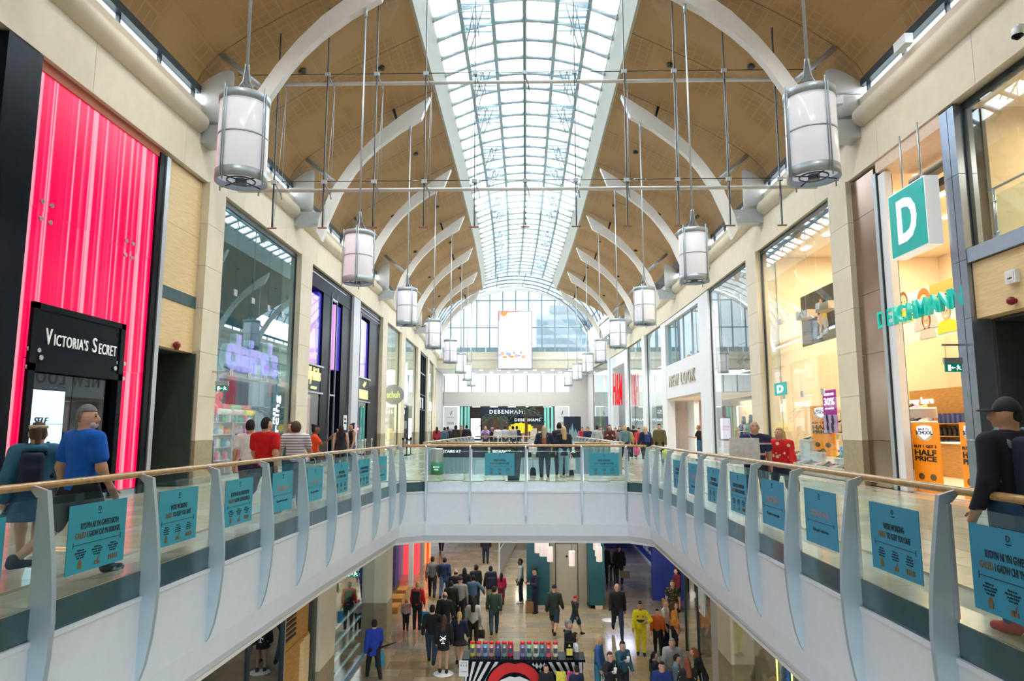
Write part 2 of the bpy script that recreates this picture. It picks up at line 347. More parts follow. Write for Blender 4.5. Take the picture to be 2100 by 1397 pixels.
def pillar(side, y0, y1, out=.22, z1=8.6, mat=None, base=True, n=6):
    p = struct(wbo('pillar', side, y0+.03, y1-.03, 0, z1, -.6, out-.03, m_stone2))
    zb = 1.2
    wbo('base_block', side, y0, y1, 0, zb-.006, -.55, out+.004, m_base if base else (mat or m_stone2), p)
    for k in range(n):
        a = zb + (z1-zb)*k/n; b = zb + (z1-zb)*(k+1)/n
        wbo('stone_block', side, y0, y1, a+.005, b-.005, -.55, out, mat or m_stone2, p)
    return p
for a, b in [(18.5, 19.55), (26.55, 27.95), (42.4, 43.9), (49.5, 51.3), (58.6, 60.4), (66.6, 68.4), (74.6, 76.2)]: pillar(-1, a, b)
for a, b in [(18.85, 20.0), (26.55, 27.75)]: pillar(1, a, b)
for a, b in [(51.3, 52.4), (68.2, 69.4)]: pillar(1, a, b, mat=m_white, base=False)
# walls behind and beside the camera, and the back walls of the shops
bk = MB(); bk.box(-10, -9.3, -6, 10.4, 0, 8.62); struct(bk.obj('wall_behind_left', m_stone))
bk = MB(); bk.box(9.5, 10.2, -6, 9.5, 0, 8.62); struct(bk.obj('wall_behind_right', m_stone))
bk = MB(); bk.box(-10, 10, -6.6, -6, 0, 16); struct(bk.obj('wall_back', m_stone))
# ------------------------------------------------------------------ roof: timber vault either side of the skylight
PROF = [(-9.62, 11.3), (-9.35, 11.85), (-8.93, 12.36), (-8.1, 12.95), (-7.0, 13.6), (-5.6, 14.34), (-4.5, 14.9), (-3.67, 15.3)]
def cx(X, side): return X if side < 0 else -X + (.12 if X < -9 else .04)
ROOF_END = 66.0
rb = MB()
for side in (-1, 1):
    for a, b in [(-6, 10), (10, 24), (24, 38), (38, 52), (52, ROOF_END)]:
        for (xa, za), (xb, zb) in zip(PROF, PROF[1:]):
            q = [(cx(xa, side)+bend(a), a, za+.05), (cx(xb, side)+bend(a), a, zb+.05), (cx(xb, side)+bend(b), b, zb+.05), (cx(xa, side)+bend(b), b, za+.05)]
            rb.hexa(q + [(x, y, z+.12) for x, y, z in q] if side < 0 else q[::-1] + [(x, y, z+.12) for x, y, z in q[::-1]])
ceiling = struct(rb.obj('ceiling', m_dark))
CUT = [0, 2, 4, 6, 7]
for side in (-1, 1):
    for k in range(-2, 8):
        for h in range(2):
            ya = Y0 + BAY*k + BAY*h/2; yb = min(ROOF_END, ya + BAY/2)
            if ya > ROOF_END-.5 or yb < -5: continue
            for i0, i1 in zip(CUT, CUT[1:]):
                mb = MB(); seg = PROF[i0:i1+1]
                for (xa, za), (xb, zb) in zip(seg, seg[1:]):
                    g0 = .012
                    q = [(cx(xa, side)+bend(ya), ya+g0, za), (cx(xb, side)+bend(ya), ya+g0, zb), (cx(xb, side)+bend(yb), yb-g0, zb), (cx(xa, side)+bend(yb), yb-g0, za)]
                    mb.hexa(q + [(x, y, z+.05) for x, y, z in q] if side < 0 else q[::-1] + [(x, y, z+.05) for x, y, z in q[::-1]])
                mb.obj('ceiling_panel', m_wood, ceiling)
# upstand beams
for side, nm in ((-1, 'beam_left'), (1, 'beam_right')):
    mb = MB()
    pr = [(-3.72, 15.26), (-3.62, 15.24), (-3.34, 16.3), (-3.34, 16.5), (-3.8, 16.5), (-3.8, 15.4)]
    mb.rings([[(cx(x, side)+bend(y), y, z) for x, z in pr] for y in (-6, 24, 38, 48, 58, ROOF_END+.2)], smooth=False)
    struct(mb.obj(nm, M('cream_upstand', (.46, .46, .40), .6, noise=.03)))
# skylight
CROWN = 17.25; SX = 3.4
def skz(x): return 16.42 + (CROWN-16.42)*(1-(x/SX)**2)
sk = MB(); STEP = 1.3; LONG = [-3.4, -2.35, -1.2, 0, 1.2, 2.35, 3.4]
ys = [2 + STEP*i for i in range(50)]; ys = [y for y in ys if y < ROOF_END]
sky = MB()
for x in (-3.4, 3.4):
    sky.path([(x+bend(y), y, skz(x)) for y in (2, 24, 38, 48, 58, ROOF_END)], .06, 6)
skylight = tag(sky.obj('skylight', m_alu), kind='structure')
bar = MB()
for i in range(12):
    xa, xb = -3.4+6.8*i/12, -3.4+6.8*(i+1)/12
    bar.path([(xa, 0, skz(xa)-.1), (xb, 0, skz(xb)-.1)], .105, 6)
bar_me = bar.mesh('glazing_bar', M('sky_blue_steel', (.5, .62, .68), .4, .3), (0, 0, 16.4))
m_bar2 = M('slate_blue_steel', (.33, .46, .53), .4, .4)
rid = MB().box(-.075, .075, 0, STEP, -.24, -.03).mesh('glazing_rafter', m_bar2)
panes = []
for xa, xb in zip(LONG, LONG[1:]):
    q = [(xa+.04, .04, skz(xa)), (xb-.04, .04, skz(xb)), (xb-.04, STEP-.04, skz(xb)), (xa+.04, STEP-.04, skz(xa))]
    panes.append(MB().hexa(q + [(x, y, z+.02) for x, y, z in q]).mesh('roof_pane', m_sky, (0, 0, 16.4)))
for y in ys:
    if y < 12: continue
    inst(bar_me, 'glazing_bar', (bend(y), y, 16.4), skylight)
    for p in panes: inst(p, 'roof_pane', (bend(y), y, 16.4), skylight)
    for x in LONG[1:-1]: inst(rid, 'glazing_rafter', (x+bend(y), y, skz(x)), skylight)
struct(MB().box(-3.5, 3.5, -6, 13.4, 17.35, 17.45).obj('roof_cap', m_white))
# smoke-vent frames with their ladders of bars and raking rods
vent = MB()
for i in range(5):
    vent.box(-.55, .55, i*.42, i*.42+.05, -.55, -.5); vent.box(-.5, .5, i*.42+.16, i*.42+.19, -.5, -.47)
vent.box(-.04, .0, 0, 1.9, -.62, -.57); vent.box(.1, .14, 0, 1.9, -.62, -.57); vent.path([(.0, 0, -.6), (.5, 1.9, -1.1)], .03, 5); vent.path([(-.3, .2, -.5), (.3, 2.1, -1.0)], .025, 5)
vent_me = vent.mesh('vent_frame', m_bar2)
for k in range(1, 8):
    for s in (-1, 1):
        for j in range(2):
            y = RIBY[k]+.8 + j*3.2
            if y < ROOF_END-2:
                o = inst(vent_me, 'vent_frame', (s*1.78+bend(y), y, 17.1), skylight)
                if s < 0: o.scale = (-1, 1, 1)
# ------------------------------------------------------------------ ribs, brackets, struts
OUT = [(-3.85, 14.92), (-4.9, 14.22), (-5.9, 13.42), (-6.6, 12.68), (-7.15, 11.95), (-7.8, 10.95), (-8.2, 9.85), (-8.3, 9.3), (-8.1, 8.93)]
INN = [(-4.2, 14.0), (-5.1, 13.45), (-5.92, 12.8), (-6.42, 12.3), (-6.85, 11.75), (-7.4, 10.85), (-7.85, 9.75), (-8.0, 9.2), (-8.08, 8.92)]
ORD = ('nearest', 'second', 'third', 'fourth', 'fifth', 'sixth', 'seventh', 'eighth')
m_cone = M('white_shell', (.83, .86, .87), .4, noise=.02)
for k, y in enumerate(RIBY):
    for side, word_s in ((-1, 'left'), (1, 'right')):
        f = lambda X: (X if side < 0 else -X+.05)+bend(y)
        t = thing('roof_rib', (f(-8.1), y, 8.93), 'white curved steel roof rib holding the %s hanging lantern on the %s' % (ORD[k], word_s), 'roof rib', 'curved roof ribs')
        mb = MB(); mb.rings([[(f(a), y-.16, b), (f(a), y+.16, b), (f(c), y+.13, d), (f(c), y-.13, d)] for (a, b), (c, d) in zip(OUT, INN)], smooth=False)
        mb.obj('rib', m_rib, t)
        MB().path([(f(-5.2), y, 13.95), (f(-5.35), y, 14.45)], .06, 6).obj('ceiling_stub', m_dark, t)
        MB().path([(f(-8.85), y+.05, 12.38), (f(-7.6), y, 11.3)], .085, 8).obj('strut', m_alu, t)
        w0 = wx(side, y, .1)
        p = [(w0, y-.3, 9.78), (f(-8.15), y-.14, 9.78), (f(-8.15), y+.14, 9.78), (w0, y+.3, 9.78)]
        MB().hexa([(a, b, c-.25+.1*(i in (1, 2))) for i, (a, b, c) in enumerate(p)] + [(a, b, c+.3) for a, b, c in p] if side < 0 else [(a, b, c-.25) for a, b, c in p[::-1]] + [(a, b, c+.3) for a, b, c in p[::-1]]).obj('bracket', m_alu, t)
        # white half-round shell above the bracket, up to the timber vault
        c0 = wx(side, y, -.15); rr = []
        for j in range(9):
            a = PI*j/8; rr.append((c0 - side*.95*math.sin(a)*.85, y+.42 - .52*math.cos(a)))
        mb = MB(); zt = lambda x: 11.15 + max(0, (abs(x-bend(y)-0) and (WLX+.3-abs(x-bend(y))))*.95)
        mb.rings([[(x, yy, 10.3) for x, yy in rr] + [(c0, y+.42, 10.3)], [(x, yy, zt(x)) for x, yy in rr] + [(c0, y+.42, 11.2)]])
        mb.obj('shell', m_cone, t)
# ------------------------------------------------------------------ hanging lanterns
m_drum = M('opal_glass', (.86, .87, .92), .15, noise=.015, coat=.3, emit=.2, ecol=(.86, .9, 1))
m_ring = M('satin_grey_metal', (.46, .54, .6), .4, .3, noise=.04)
def make_lantern():
    t = thing('hanging_lantern', (0, 0, 0), 'x', 'lantern', 'cylindrical hanging lanterns')
    MB().lathe([(.385, .12), (.392, .13), (.392, 1.36), (.385, 1.37)], 28).obj('drum', m_drum, t, True)
    for nm, z0, z1, r in (('bottom_ring', 0, .17, .405), ('top_ring', 1.33, 1.47, .405), ('middle_ring', .745, .775, .398)):
        MB().lathe([(r-.02, z0), (r, z0), (r, z1), (r-.02, z1), (r-.02, z0)], 28).obj(nm, m_ring, t, True)
    MB().lathe([(.0, .1), (.385, .1), (.385, .13), (0, .13)], 24).obj('diffuser', m_drum, t, True)
    MB().lathe([(.0, 1.42), (.385, 1.42), (.385, 1.45), (0, 1.45)], 24).obj('top_plate', m_ring, t, True)
    b = MB(); b.lathe([(0, .0), (.09, .0), (.09, .07), (0, .07)], 12); b.lathe([(.21, .03), (.23, .03), (.23, .05), (.21, .05), (.21, .03)], 20)
    for k in range(4): a = PI/4+PI/2*k; b.path([(0, 0, .05), (.39*math.cos(a), .39*math.sin(a), .03)], .012, 5)
    b.obj('spider', M('dark_grey_metal', (.1, .13, .15), .4, .5), t, True)
    for k in range(4):
        a = PI/4+PI/2*k+.12; c, s = math.cos(a), math.sin(a); q = MB()
        for d in (-.022, .022): q.path([(.425*c-d*s, .425*s+d*c, -.07 if d > 0 else .0), (.425*c-d*s, .425*s+d*c, 1.55 if d < 0 else 1.47)], .013, 6)
        q.obj('upright', m_ring, t, True)
        MB().path([(.40*c, .40*s, 1.46), (.3*c, .3*s, 1.47), (.18*c, .18*s, 1.56), (.08*c, .08*s, 1.74), (.04*c, .04*s, 1.98), (.035*c, .035*s, 2.06)], .013, 6).obj('hanger', m_ring, t, True)
    MB().path([(0, 0, 1.45), (0, 0, 8.18)], .027, 8).obj('rod', m_ring, t, True)
    MB().path([(0, 0, 7.95), (0, 0, 8.3)], .05, 8).obj('rod_socket', m_ring, t, True)
    return t
proto = make_lantern()
first = True
for k, y in enumerate(RIBY):
    for s, w_ in ((-1, 'left'), (1, 'right')):
        loc = (4.65*s+bend(y), y, 5.52); lab = '%s white drum lantern hanging from the roof in the %s row' % (ORD[k].capitalize() if k else 'Nearest and largest', w_)
        if first: proto.location = loc; proto['label'] = lab; WL[proto] = Vector(loc); proto.rotation_euler[2] = .3; first = False
        else: copy_tree(proto, loc, .3 + .5*k if s < 0 else .9+.5*k, None, lab)
# ------------------------------------------------------------------ glass smoke screen across the hall
YS = 18.8
t = thing('smoke_screen', (0, YS, 7.3), 'frameless glass smoke screen hung across the hall on white tubes', 'glass screen')
XS = [-8.75] + [1.47*i for i in range(-5, 6)] + [8.75]
def roofz(x):
    a = -abs(x)
    if a > -3.4: return 16.3
    for (xa, za), (xb, zb) in zip(PROF, PROF[1:]):
        if xa <= a <= xb: return za + (zb-za)*(a-xa)/(xb-xa)
    return 16.3 if a > -3.67 else 11.3
for xa, xb in zip(XS, XS[1:]):
    for z0, z1 in ((7.3, 8.68), (8.68, 12.02), (12.02, None)):
        a, b = xa+.008, xb-.008
        za, zb = (z1-.008, z1-.008) if z1 else (roofz(a)-.04, roofz(b)-.04)
        p = [(a, YS, z0), (b, YS, z0), (b, YS, zb), (a, YS, za)]
        MB().prism(p, (0, .014, 0)).obj('glass_sheet', m_screen, t)
for x in XS[1:-1]:
    MB().box(x-.012, x+.012, YS-.03, YS+.05, 7.33, roofz(x)-.04).obj('mullion', m_dark, t)
    for z in (8.68, 12.02):
        q = MB(); q.box(x-.075, x+.075, YS-.045, YS+.03, z-.055, z+.055); q.obj('clamp', m_ring, t)
        MB().path([(x, YS+.02, z), (x+.1, YS+.25, z-.22), (x+.14, YS+.3, z-.42)], .02, 6).obj('arm', m_ring, t)
    MB().path([(x+.13, YS+.3, z-.4), (x+.02, YS+.05, 7.35)], .008, 4).obj('tie_rod', m_ring, t)
    MB().path([(x+.13, YS+.3, 11.8), (x+.13, YS+.3, 8.4)], .008, 4).obj('tie_rod', m_ring, t)
    MB().box(x-.13, x+.13, YS-.02, YS+.04, 7.285, 7.315).obj('bottom_clip', M('red_brown_metal', (.3, .12, .1), .5), t)
for z in (8.52, 11.86):
    MB().path([(-8.5, YS+.25, z), (8.5, YS+.25, z)], .055, 10).obj('tube', m_rib, t)
    MB().path([(-8.6, YS+.05, z+.2), (8.6, YS+.05, z+.2)], .012, 5).obj('cable', m_dark, t)
# ------------------------------------------------------------------ balustrades
m_blue = [M('blue_poster_%s' % w, c, .4, noise=.02) for w, c in (('deep', (.03, .30, .52)), ('teal', (.03, .36, .5)))]
m_ink = M('dark_ink', (.012, .03, .045), .6, noise=0); m_ink2 = M('brown_ink', (.2, .13, .05), .6, noise=0); m_pink = M('dusty_pink_ink', (.38, .3, .3), .6, noise=0)
def fit(me, w, h):
    a = np.array([v.co for v in me.vertices]); lo, hi = a.min(0), a.max(0); c = (lo+hi)/2; s = (w/(hi[0]-lo[0]), h/(hi[1]-lo[1]))
    for v in me.vertices: v.co.x = (v.co.x-c[0])*s[0]; v.co.y = (v.co.y-c[1])*s[1]
    return me
def poster_kind(title, lines, sub=None, icons=True, accent=None):
    """lettering of one poster design, in poster plane coordinates (x right, y up), width .86 height .64"""
    out = []
    def tx(b, s, y, x=0, mat=m_ink, **k):
        me = text_mesh(b, s, ext=.0015, **k); me.materials.clear(); me.materials.append(mat)
        me.transform(Matrix.Translation((x, y, .004))); out.append(me)
    tx('D', .062, .255, bold=.012); tx('ST DAVID\'S', .012, .215)
    def fx(b_, w_, h_, x, y, mat=m_ink):
        me = fit(text_mesh(b_, 1, ext=.0015, bold=.025), w_, h_); me.materials.clear(); me.materials.append(mat); me.transform(Matrix.Translation((x, y, .004))); out.append(me)
    if len(lines) == 2:
        if len(lines[0]) > 15: fx(lines[0], .56, .062, .02, .115); fx(accent, .15, .058, -.255, .028, m_ink2); fx(lines[1], .5, .058, .09, .028)
        else: fx(lines[0], .36, .062, .0, .115); fx(accent, .13, .058, -.21, .028, m_ink2); fx(lines[1], .4, .058, .075, .028)
    else: fx(lines[0], .5, .085, 0, .05, m_pink)
    ln = MB(); ln.box(-.35, .35, -.058, -.053, .003, .006); ln.box(-.352, -.347, -.085, -.03, .003, .006); ln.box(.347, .352, -.085, -.03, .003, .006); out.append(ln.mesh('rule', m_ink))
    if sub: tx(sub, .055, -.15, bold=.008, sx=.8)
    if icons:
        for i, x in enumerate((-.24, .0, .24)):
            for j in range(4): tx(('Rydym yn', 'diheintio popeth', 'yn rheolaidd', 'bob dydd')[j] if 'RYDYN' in lines[0] else ('We are', 'cleaning all', 'touch points', 'every hour')[j], .024, -.108-.024*j, x=x, bold=.01)
            ic = MB()
            if i == 0: ic.box(x-.025, x+.025, -.28, -.22, .003, .007); ic.box(x-.012, x+.012, -.22, -.2, .003, .007)
            elif i == 1: ic.box(x-.03, x+.0, -.28, -.24, .003, .007); ic.hexa([(x, -.26, .003), (x+.012, -.26, .003), (x+.04, -.2, .003), (x+.03, -.2, .003), (x, -.26, .007), (x+.012, -.26, .007), (x+.04, -.2, .007), (x+.03, -.2, .007)]); ic.box(x+.01, x+.045, -.28, -.25, .003, .007)
            else:
                for q in range(5): ic.box(x-.06+q*.03, x-.045+q*.03, -.27, -.22, .003, .007)
            out.append(ic.mesh('pictogram', m_ink2))
    return out
KINDS = {'wel': poster_kind('wel', ["WELCOME BACK"], "It's great to see you again.", False),
         'cro': poster_kind('cro', ["CROESO N\u00d4L"], "Mae'n gr\u00eat i weld ti eto.", False),
         'ryd': poster_kind('ryd', ["RYDYN NI YN GWEITHIO'N", "I GADW CHI YN DDIOGEL"], accent='GALED'),
         'saf': poster_kind('saf', ["WE'RE WORKING", "TO KEEP YOU SAFE"], accent='HARD')}
def poster(kind, c, right, k, label, size=(.86, .64)):
    r = Vector(right).normalized(); n = r.cross(Vector((0, 0, 1))); t = thing('poster', Vector(c)-Vector((0, 0, size[1]/2)), label, 'poster', 'blue posters on the balustrade glass')
    m = Matrix((r, Vector((0, 0, 1)), n)).transposed().to_4x4(); m.translation = Vector((0, 0, size[1]/2))
    s = MB().box(-size[0]/2, size[0]/2, -size[1]/2, size[1]/2, -.004, .003).mesh('sheet', m_blue[k]); s.transform(m); inst(s, 'sheet', wl(t), t)
    names = {'rule': 'rule', 'pictogram': 'pictogram'}
    ob = []
    for me in KINDS[kind]:
        c2 = me.copy(); c2.transform(m); inst(c2, 'rule' if me.name.startswith('rule') else 'pictogram' if me.name.startswith('pict') else 'lettering', wl(t), t)
    return t
FIN = [(-.01, 1.0), (.075, 1.0), (.115, .75), (.16, .45), (.195, .15), (.21, -.12), (.2, -.4), (.17, -.7), (.12, -.98), (.07, -1.13), (.03, -1.2), (.03, -.3), (-.01, -.27)]
def balustrade(name, posts, label, posters=(), pane_skip=(), rail_ext=None, fin_scale=1, ends=True):
    P = [Vector((*p, 0)) for p in posts]
    mid = P[len(P)//2]; t = thing(name, (mid.x, mid.y, 0), label, 'balustrade')
    def nrm(i):
        ds = [(P[j+1]-P[j]).normalized() for j in (i-1, i) if 0 <= j < len(P)-1]; d = sum(ds, Vector((0, 0, 0))).normalized(); return d, Vector((d.y, -d.x, 0))
    for i, p in enumerate(P):
        if not ends and i in (0, len(P)-1): continue
        d, n = nrm(i)
        mb = MB(); mb.prism([p + n*(a*fin_scale if a > .03 else a) - d*.028 + Vector((0, 0, z)) for a, z in FIN][::-1], d*.056); f = mb.obj('fin', m_fin, t)
        q = MB(); a = p - n*.03 - d*.018; q.prism([a+Vector((0, 0, .94)), a+n*.1+Vector((0, 0, .94)), a+n*.1+Vector((0, 0, 1.0)), a-n*.06+Vector((0, 0, 1.05)), a-n*.1+Vector((0, 0, 1.05))], d*.036); q.obj('rail_bracket', m_alu, f)
        c = MB(); b0 = p + d*.03 + n*.0; c.hexa([b0+Vector((0, 0, .03)), b0+n*.03+Vector((0, 0, .03)), b0+n*.03+d*.03+Vector((0, 0, .03)), b0+d*.03+Vector((0, 0, .03)), b0+Vector((0, 0, .93)), b0+n*.03+Vector((0, 0, .93)), b0+n*.03+d*.03+Vector((0, 0, .93)), b0+d*.03+Vector((0, 0, .93))]); c.obj('glass_channel', m_steel, f)
    for i in range(len(P)-1):
        if i in pane_skip: continue
        a, b = P[i], P[i+1]; d = (b-a).normalized(); n = Vector((d.y, -d.x, 0)); a2, b2 = a+d*(.07 if ends or i else .12), b-d*(.045 if ends or i < len(P)-2 else .12)
        z0, z1 = .0, .93
        MB().hexa([a2+Vector((0, 0, z0)), b2+Vector((0, 0, z0)), b2-n*.016+Vector((0, 0, z0)), a2-n*.016+Vector((0, 0, z0)), a2+Vector((0, 0, z1)), b2+Vector((0, 0, z1)), b2-n*.016+Vector((0, 0, z1)), a2-n*.016+Vector((0, 0, z1))][::1] if True else []).obj('glass_pane', m_rglass, t)
    rp = [p - nrm(i)[1]*.1 + Vector((0, 0, 1.035)) for i, p in enumerate(P)]
    if rail_ext: rp = [rp[0] + (rp[0]-rp[1]).normalized()*rail_ext] + rp
    if not ends: rp[0] = rp[0]+(rp[1]-rp[0]).normalized()*.16; rp[-1] = rp[-1]+(rp[-2]-rp[-1]).normalized()*.16
    MB().path(rp, .036, 12).obj('handrail', m_rail, t)
    for (i, kind, k, lab, off) in posters:
        a, b = P[i], P[i+1]; d = (b-a).normalized(); n = Vector((d.y, -d.x, 0)); c = a + (b-a)*.5 + d*off + n*.012
        poster(kind, (c.x, c.y, .50), d, k, lab)
    return t
yl = [1.3, 2.85, 4.4, 6.0, 7.58, 9.07, 10.66, 12.2, 13.78, 15.3, 16.9, 18.35, 19.45]
PL = [(xl(y), y) for y in yl]
balustrade('balustrade_left', PL, 'glass balustrade with pale blue fins and oak handrail before the red shop', [
    (2, 'saf', 1, 'blue poster at the photo\'s left edge on the balustrade glass', 0),
    (3, 'ryd', 1, 'large Welsh blue poster in front of the striding man in blue shirt', .0),
    (4, 'saf', 1, 'blue working-hard poster second along the left balustrade', -.08),
    (5, 'ryd', 1, 'blue Welsh poster on the third glass pane of the left balustrade', -.02),
    (6, 'wel', 1, 'blue welcome-back poster on the left balustrade glass', 0),
    (7, 'cro', 1, 'blue Welsh welcome poster on the left balustrade glass', 0),
    (8, 'saf', 1, 'blue poster on the sixth pane of the left balustrade', 0),
    (9, 'ryd', 1, 'blue poster on the seventh pane of the left balustrade', 0),
    (10, 'wel', 1, 'small-looking blue poster near the far end of the left balustrade', 0)])
PB = [(-3.6, 19.45), (-2.92, 19.9), (-1.62, 19.9), (.0, 19.9), (1.62, 19.9), (2.92, 19.9), (XR, 19.35)]
balustrade('balustrade_bridge', PB, 'glass balustrade along the front of the footbridge', [
    (2, 'saf', 1, 'blue poster on the footbridge glass beside the tall dark planter', .05), (4, 'saf', 1, 'blue poster on the footbridge glass right of the three friends', 0)], fin_scale=.5, ends=False)
yr = [19.35, 17.95, 16.45, 14.97, 13.5, 11.95, 10.4, 8.87, 7.33, 5.76, 4.25, 2.7, 1.2]
PR = [(XR, y) for y in yr]
balustrade('balustrade_right', PR, 'glass balustrade with pale blue fins and oak handrail before the shoe shop', [
    (9, 'ryd', 0, 'largest blue Welsh poster beside the red trainer', -.05),
    (8, 'saf', 0, 'large blue working-hard poster on the right balustrade', -.05),
    (7, 'cro', 0, 'blue Welsh welcome poster in the middle of the right balustrade', -.1),
    (6, 'wel', 0, 'blue welcome-back poster below the woman in the red blouse', -.1),
    (5, 'ryd', 0, 'blue poster below the man in the striped shirt', -.1),
    (4, 'saf', 0, 'blue poster on the sixth pane of the right balustrade', 0),
    (3, 'cro', 0, 'blue poster on the seventh pane of the right balustrade', 0),
    (2, 'saf', 0, 'blue poster on the far end of the right balustrade', 0)])
def steps(a, b, n): return [(a[0]+(b[0]-a[0])*i/n, a[1]+(b[1]-a[1])*i/n) for i in range(n+1)]
balustrade('balustrade_far', steps(VOID2[0], VOID2[1], 11), 'distant glass balustrade on the left of the second opening')
balustrade('balustrade_far', steps(VOID2[1], VOID2[2], 4), 'distant balustrade closing the far end of the second opening', ends=False)
balustrade('balustrade_far', steps(VOID2[2], VOID2[3], 11), 'distant balustrade with a row of fins on the right of the second opening')
balustrade('balustrade_far', steps(VOID2[3], VOID2[0], 5), 'balustrade on the far side of the footbridge behind the three friends', fin_scale=.5, ends=False)
# ------------------------------------------------------------------ far end: arched window, gallery band, department store
EX = -1.16; YE = 80.0
m_ewin = M('pale_blue_mullion', (.2, .3, .36), .4, .3)
arch = [(9.35*math.cos(a)*(1 if True else 1), 9.6 + 8.8*math.sin(a)**.92) for a in [PI*i/28 for i in range(29)]]
arch = [(EX+x, z) for x, z in arch]
ew = MB(); ew.box(EX-10.2, EX+9.9, YE, YE+1.0, 8.6, 9.55); ew.box(EX-10.2, EX+9.9, YE+.15, YE+1, 9.55, 10.6)
wall_end = struct(ew.obj('wall_end', m_stone))
rr = []
for x in (EX-9.6, EX+9.4): rr.append([(x, YE+.1-.25*math.cos(a), 9.75+.24*math.sin(a)) for a in [PI*j/8-PI/2 for j in range(9)]])
MB().rings(rr).obj('cornice_roll', m_stone, wall_end)
# glazed arch: ring frame, mullions, transoms, panes
win = struct(MB().rings([[(x, YE+.1, z), (x, YE+.3, z), (EX+(x-EX)*.965, YE+.3, 9.6+(z-9.6)*.965), (EX+(x-EX)*.965, YE+.1, 9.6+(z-9.6)*.965)] for x, z in arch], smooth=False).obj('window_1', m_rib))
def archz(x):
    u = max(-1, min(1, (x-EX)/9.35)); return 9.6 + 8.8*(1-u*u)**.46
mx_ = [EX + 1.57*i for i in range(-5, 6)]
for x in mx_: MB().box(x-.07, x+.07, YE+.12, YE+.28, 10.6, archz(x)-.1).obj('mullion', m_ewin, win)
zs = [10.6, 11.9, 13.55, 16.85]
for z in zs[2:]:
    h = 9.35*math.sqrt(max(0, 1-((z-9.6)/8.8)**(2/.92)))
    MB().box(EX-h+.1, EX+h-.1, YE+.13, YE+.27, z-.06, z+.06).obj('transom', m_ewin, win)
xs2 = [EX-9.1] + mx_ + [EX+9.1]
for xa, xb in zip(xs2, xs2[1:]):
    lv = [10.6, 13.55, 16.85, 30]
    for z0, z1 in zip(lv, lv[1:]):
        ta, tb = min(z1, archz(xa)), min(z1, archz(xb))
        if max(ta, tb) <= z0+.05: continue
        ta, tb = max(ta, z0+.02), max(tb, z0+.02)
        MB().prism([(xa+.07, YE+.2, z0), (xb-.07, YE+.2, z0), (xb-.07, YE+.2, tb), (xa+.07, YE+.2, ta)], (0, .02, 0)).obj('window_pane', m_tint, win)
# glazed barrel between the timber roof and the arch
gv = MB()
for j in range(8):
    y = ROOF_END+.6+(YE-ROOF_END-.6)*j/7
    gv.path([(x-EX+bend(y), y, z+.15) for x, z in arch[3:26]], .07, 5)
for i in range(4, 25, 3): gv.path([(arch[i][0]-EX+bend(y), y, arch[i][1]+.15) for y in (ROOF_END+.3, 73, YE)], .05, 5)
glaze_vault = struct(gv.obj('roof_glazing', m_ewin))
pm = []
for i in range(3, 25, 3):
    for ya, yb in ((ROOF_END+.4, 73), (73, YE)):
        a, b = arch[i], arch[i+3] if i+3 < 29 else arch[28]
        q = [(a[0]-EX+bend(ya), ya, a[1]+.2), (b[0]-EX+bend(ya), ya, b[1]+.2), (b[0]-EX+bend(yb), yb, b[1]+.2), (a[0]-EX+bend(yb), yb, a[1]+.2)]
        MB().hexa(q + [(x, y, z+.02) for x, y, z in q]).obj('roof_pane', m_tint, glaze_vault)
# end gable between timber vault and glazed barrel
# gallery soffit, clerestory band, grey wall, store front
YB = 89.0
struct(MB().box(EX-12, EX+11, YE+.3, YB, 8.62, 8.8).obj('ceiling_gallery', m_white))
for i in range(7):
    for j in range(2):
        x = EX-6.5+2.2*i+(1.1 if j else 0); y = 82.5+3.2*j
        t = tag(MB().lathe([(0, -.03), (.16, -.03), (.19, 0), (.19, .02), (0, .02)], 12, (x, y, 8.6)).obj('downlight', m_lamp), 'small round downlight, %s from the left in the %s row of the far soffit' % (nth(i+1), ('front', 'rear')[j]), 'downlight', 'soffit downlights at the far end')
gw = MB(); gw.box(EX-12, EX+11, YB+.05, YB+.4, 4.4, 6.3); gw.box(EX+6.9, EX+11, YB, YB+.4, 0, 8.6); gw.box(EX-12, EX-9.7, YB+.05, YB+.4, 0, 8.6); gw.box(EX-10.4, EX-9.75, YE-.2, YB+.1, 0, 8.6); gw.box(EX+9.3, EX+9.9, YE-.2, YB+.1, 0, 8.6)
wall_store = struct(gw.obj('wall_store', M('pale_grey_store_wall', (.66, .67, .68), .8, noise=.03)))
_l = bpy.data.lights.new('soffit_light', 'AREA'); _l.shape = 'RECTANGLE'; _l.size = 15; _l.size_y = 6; _l.energy = 420; _l.color = (1, .95, .88); _o = bpy.data.objects.new('soffit_light', _l); COL.objects.link(_o); _o.location = (EX, 84.5, 8.5)
m_band = M('frosted_band_glass', (.85, .95, 1), .5, emit=.4, noise=.02)
for i in range(9):
    x0 = EX-9.6+1.83*i
    MB().box(x0+.04, x0+1.79, YB+.1, YB+.16, 6.3, 8.55).obj('band_pane', m_band, wall_store)
    MB().box(x0-.04, x0+.04, YB+.02, YB+.2, 6.3, 8.55).obj('band_mullion', m_dark, wall_store)
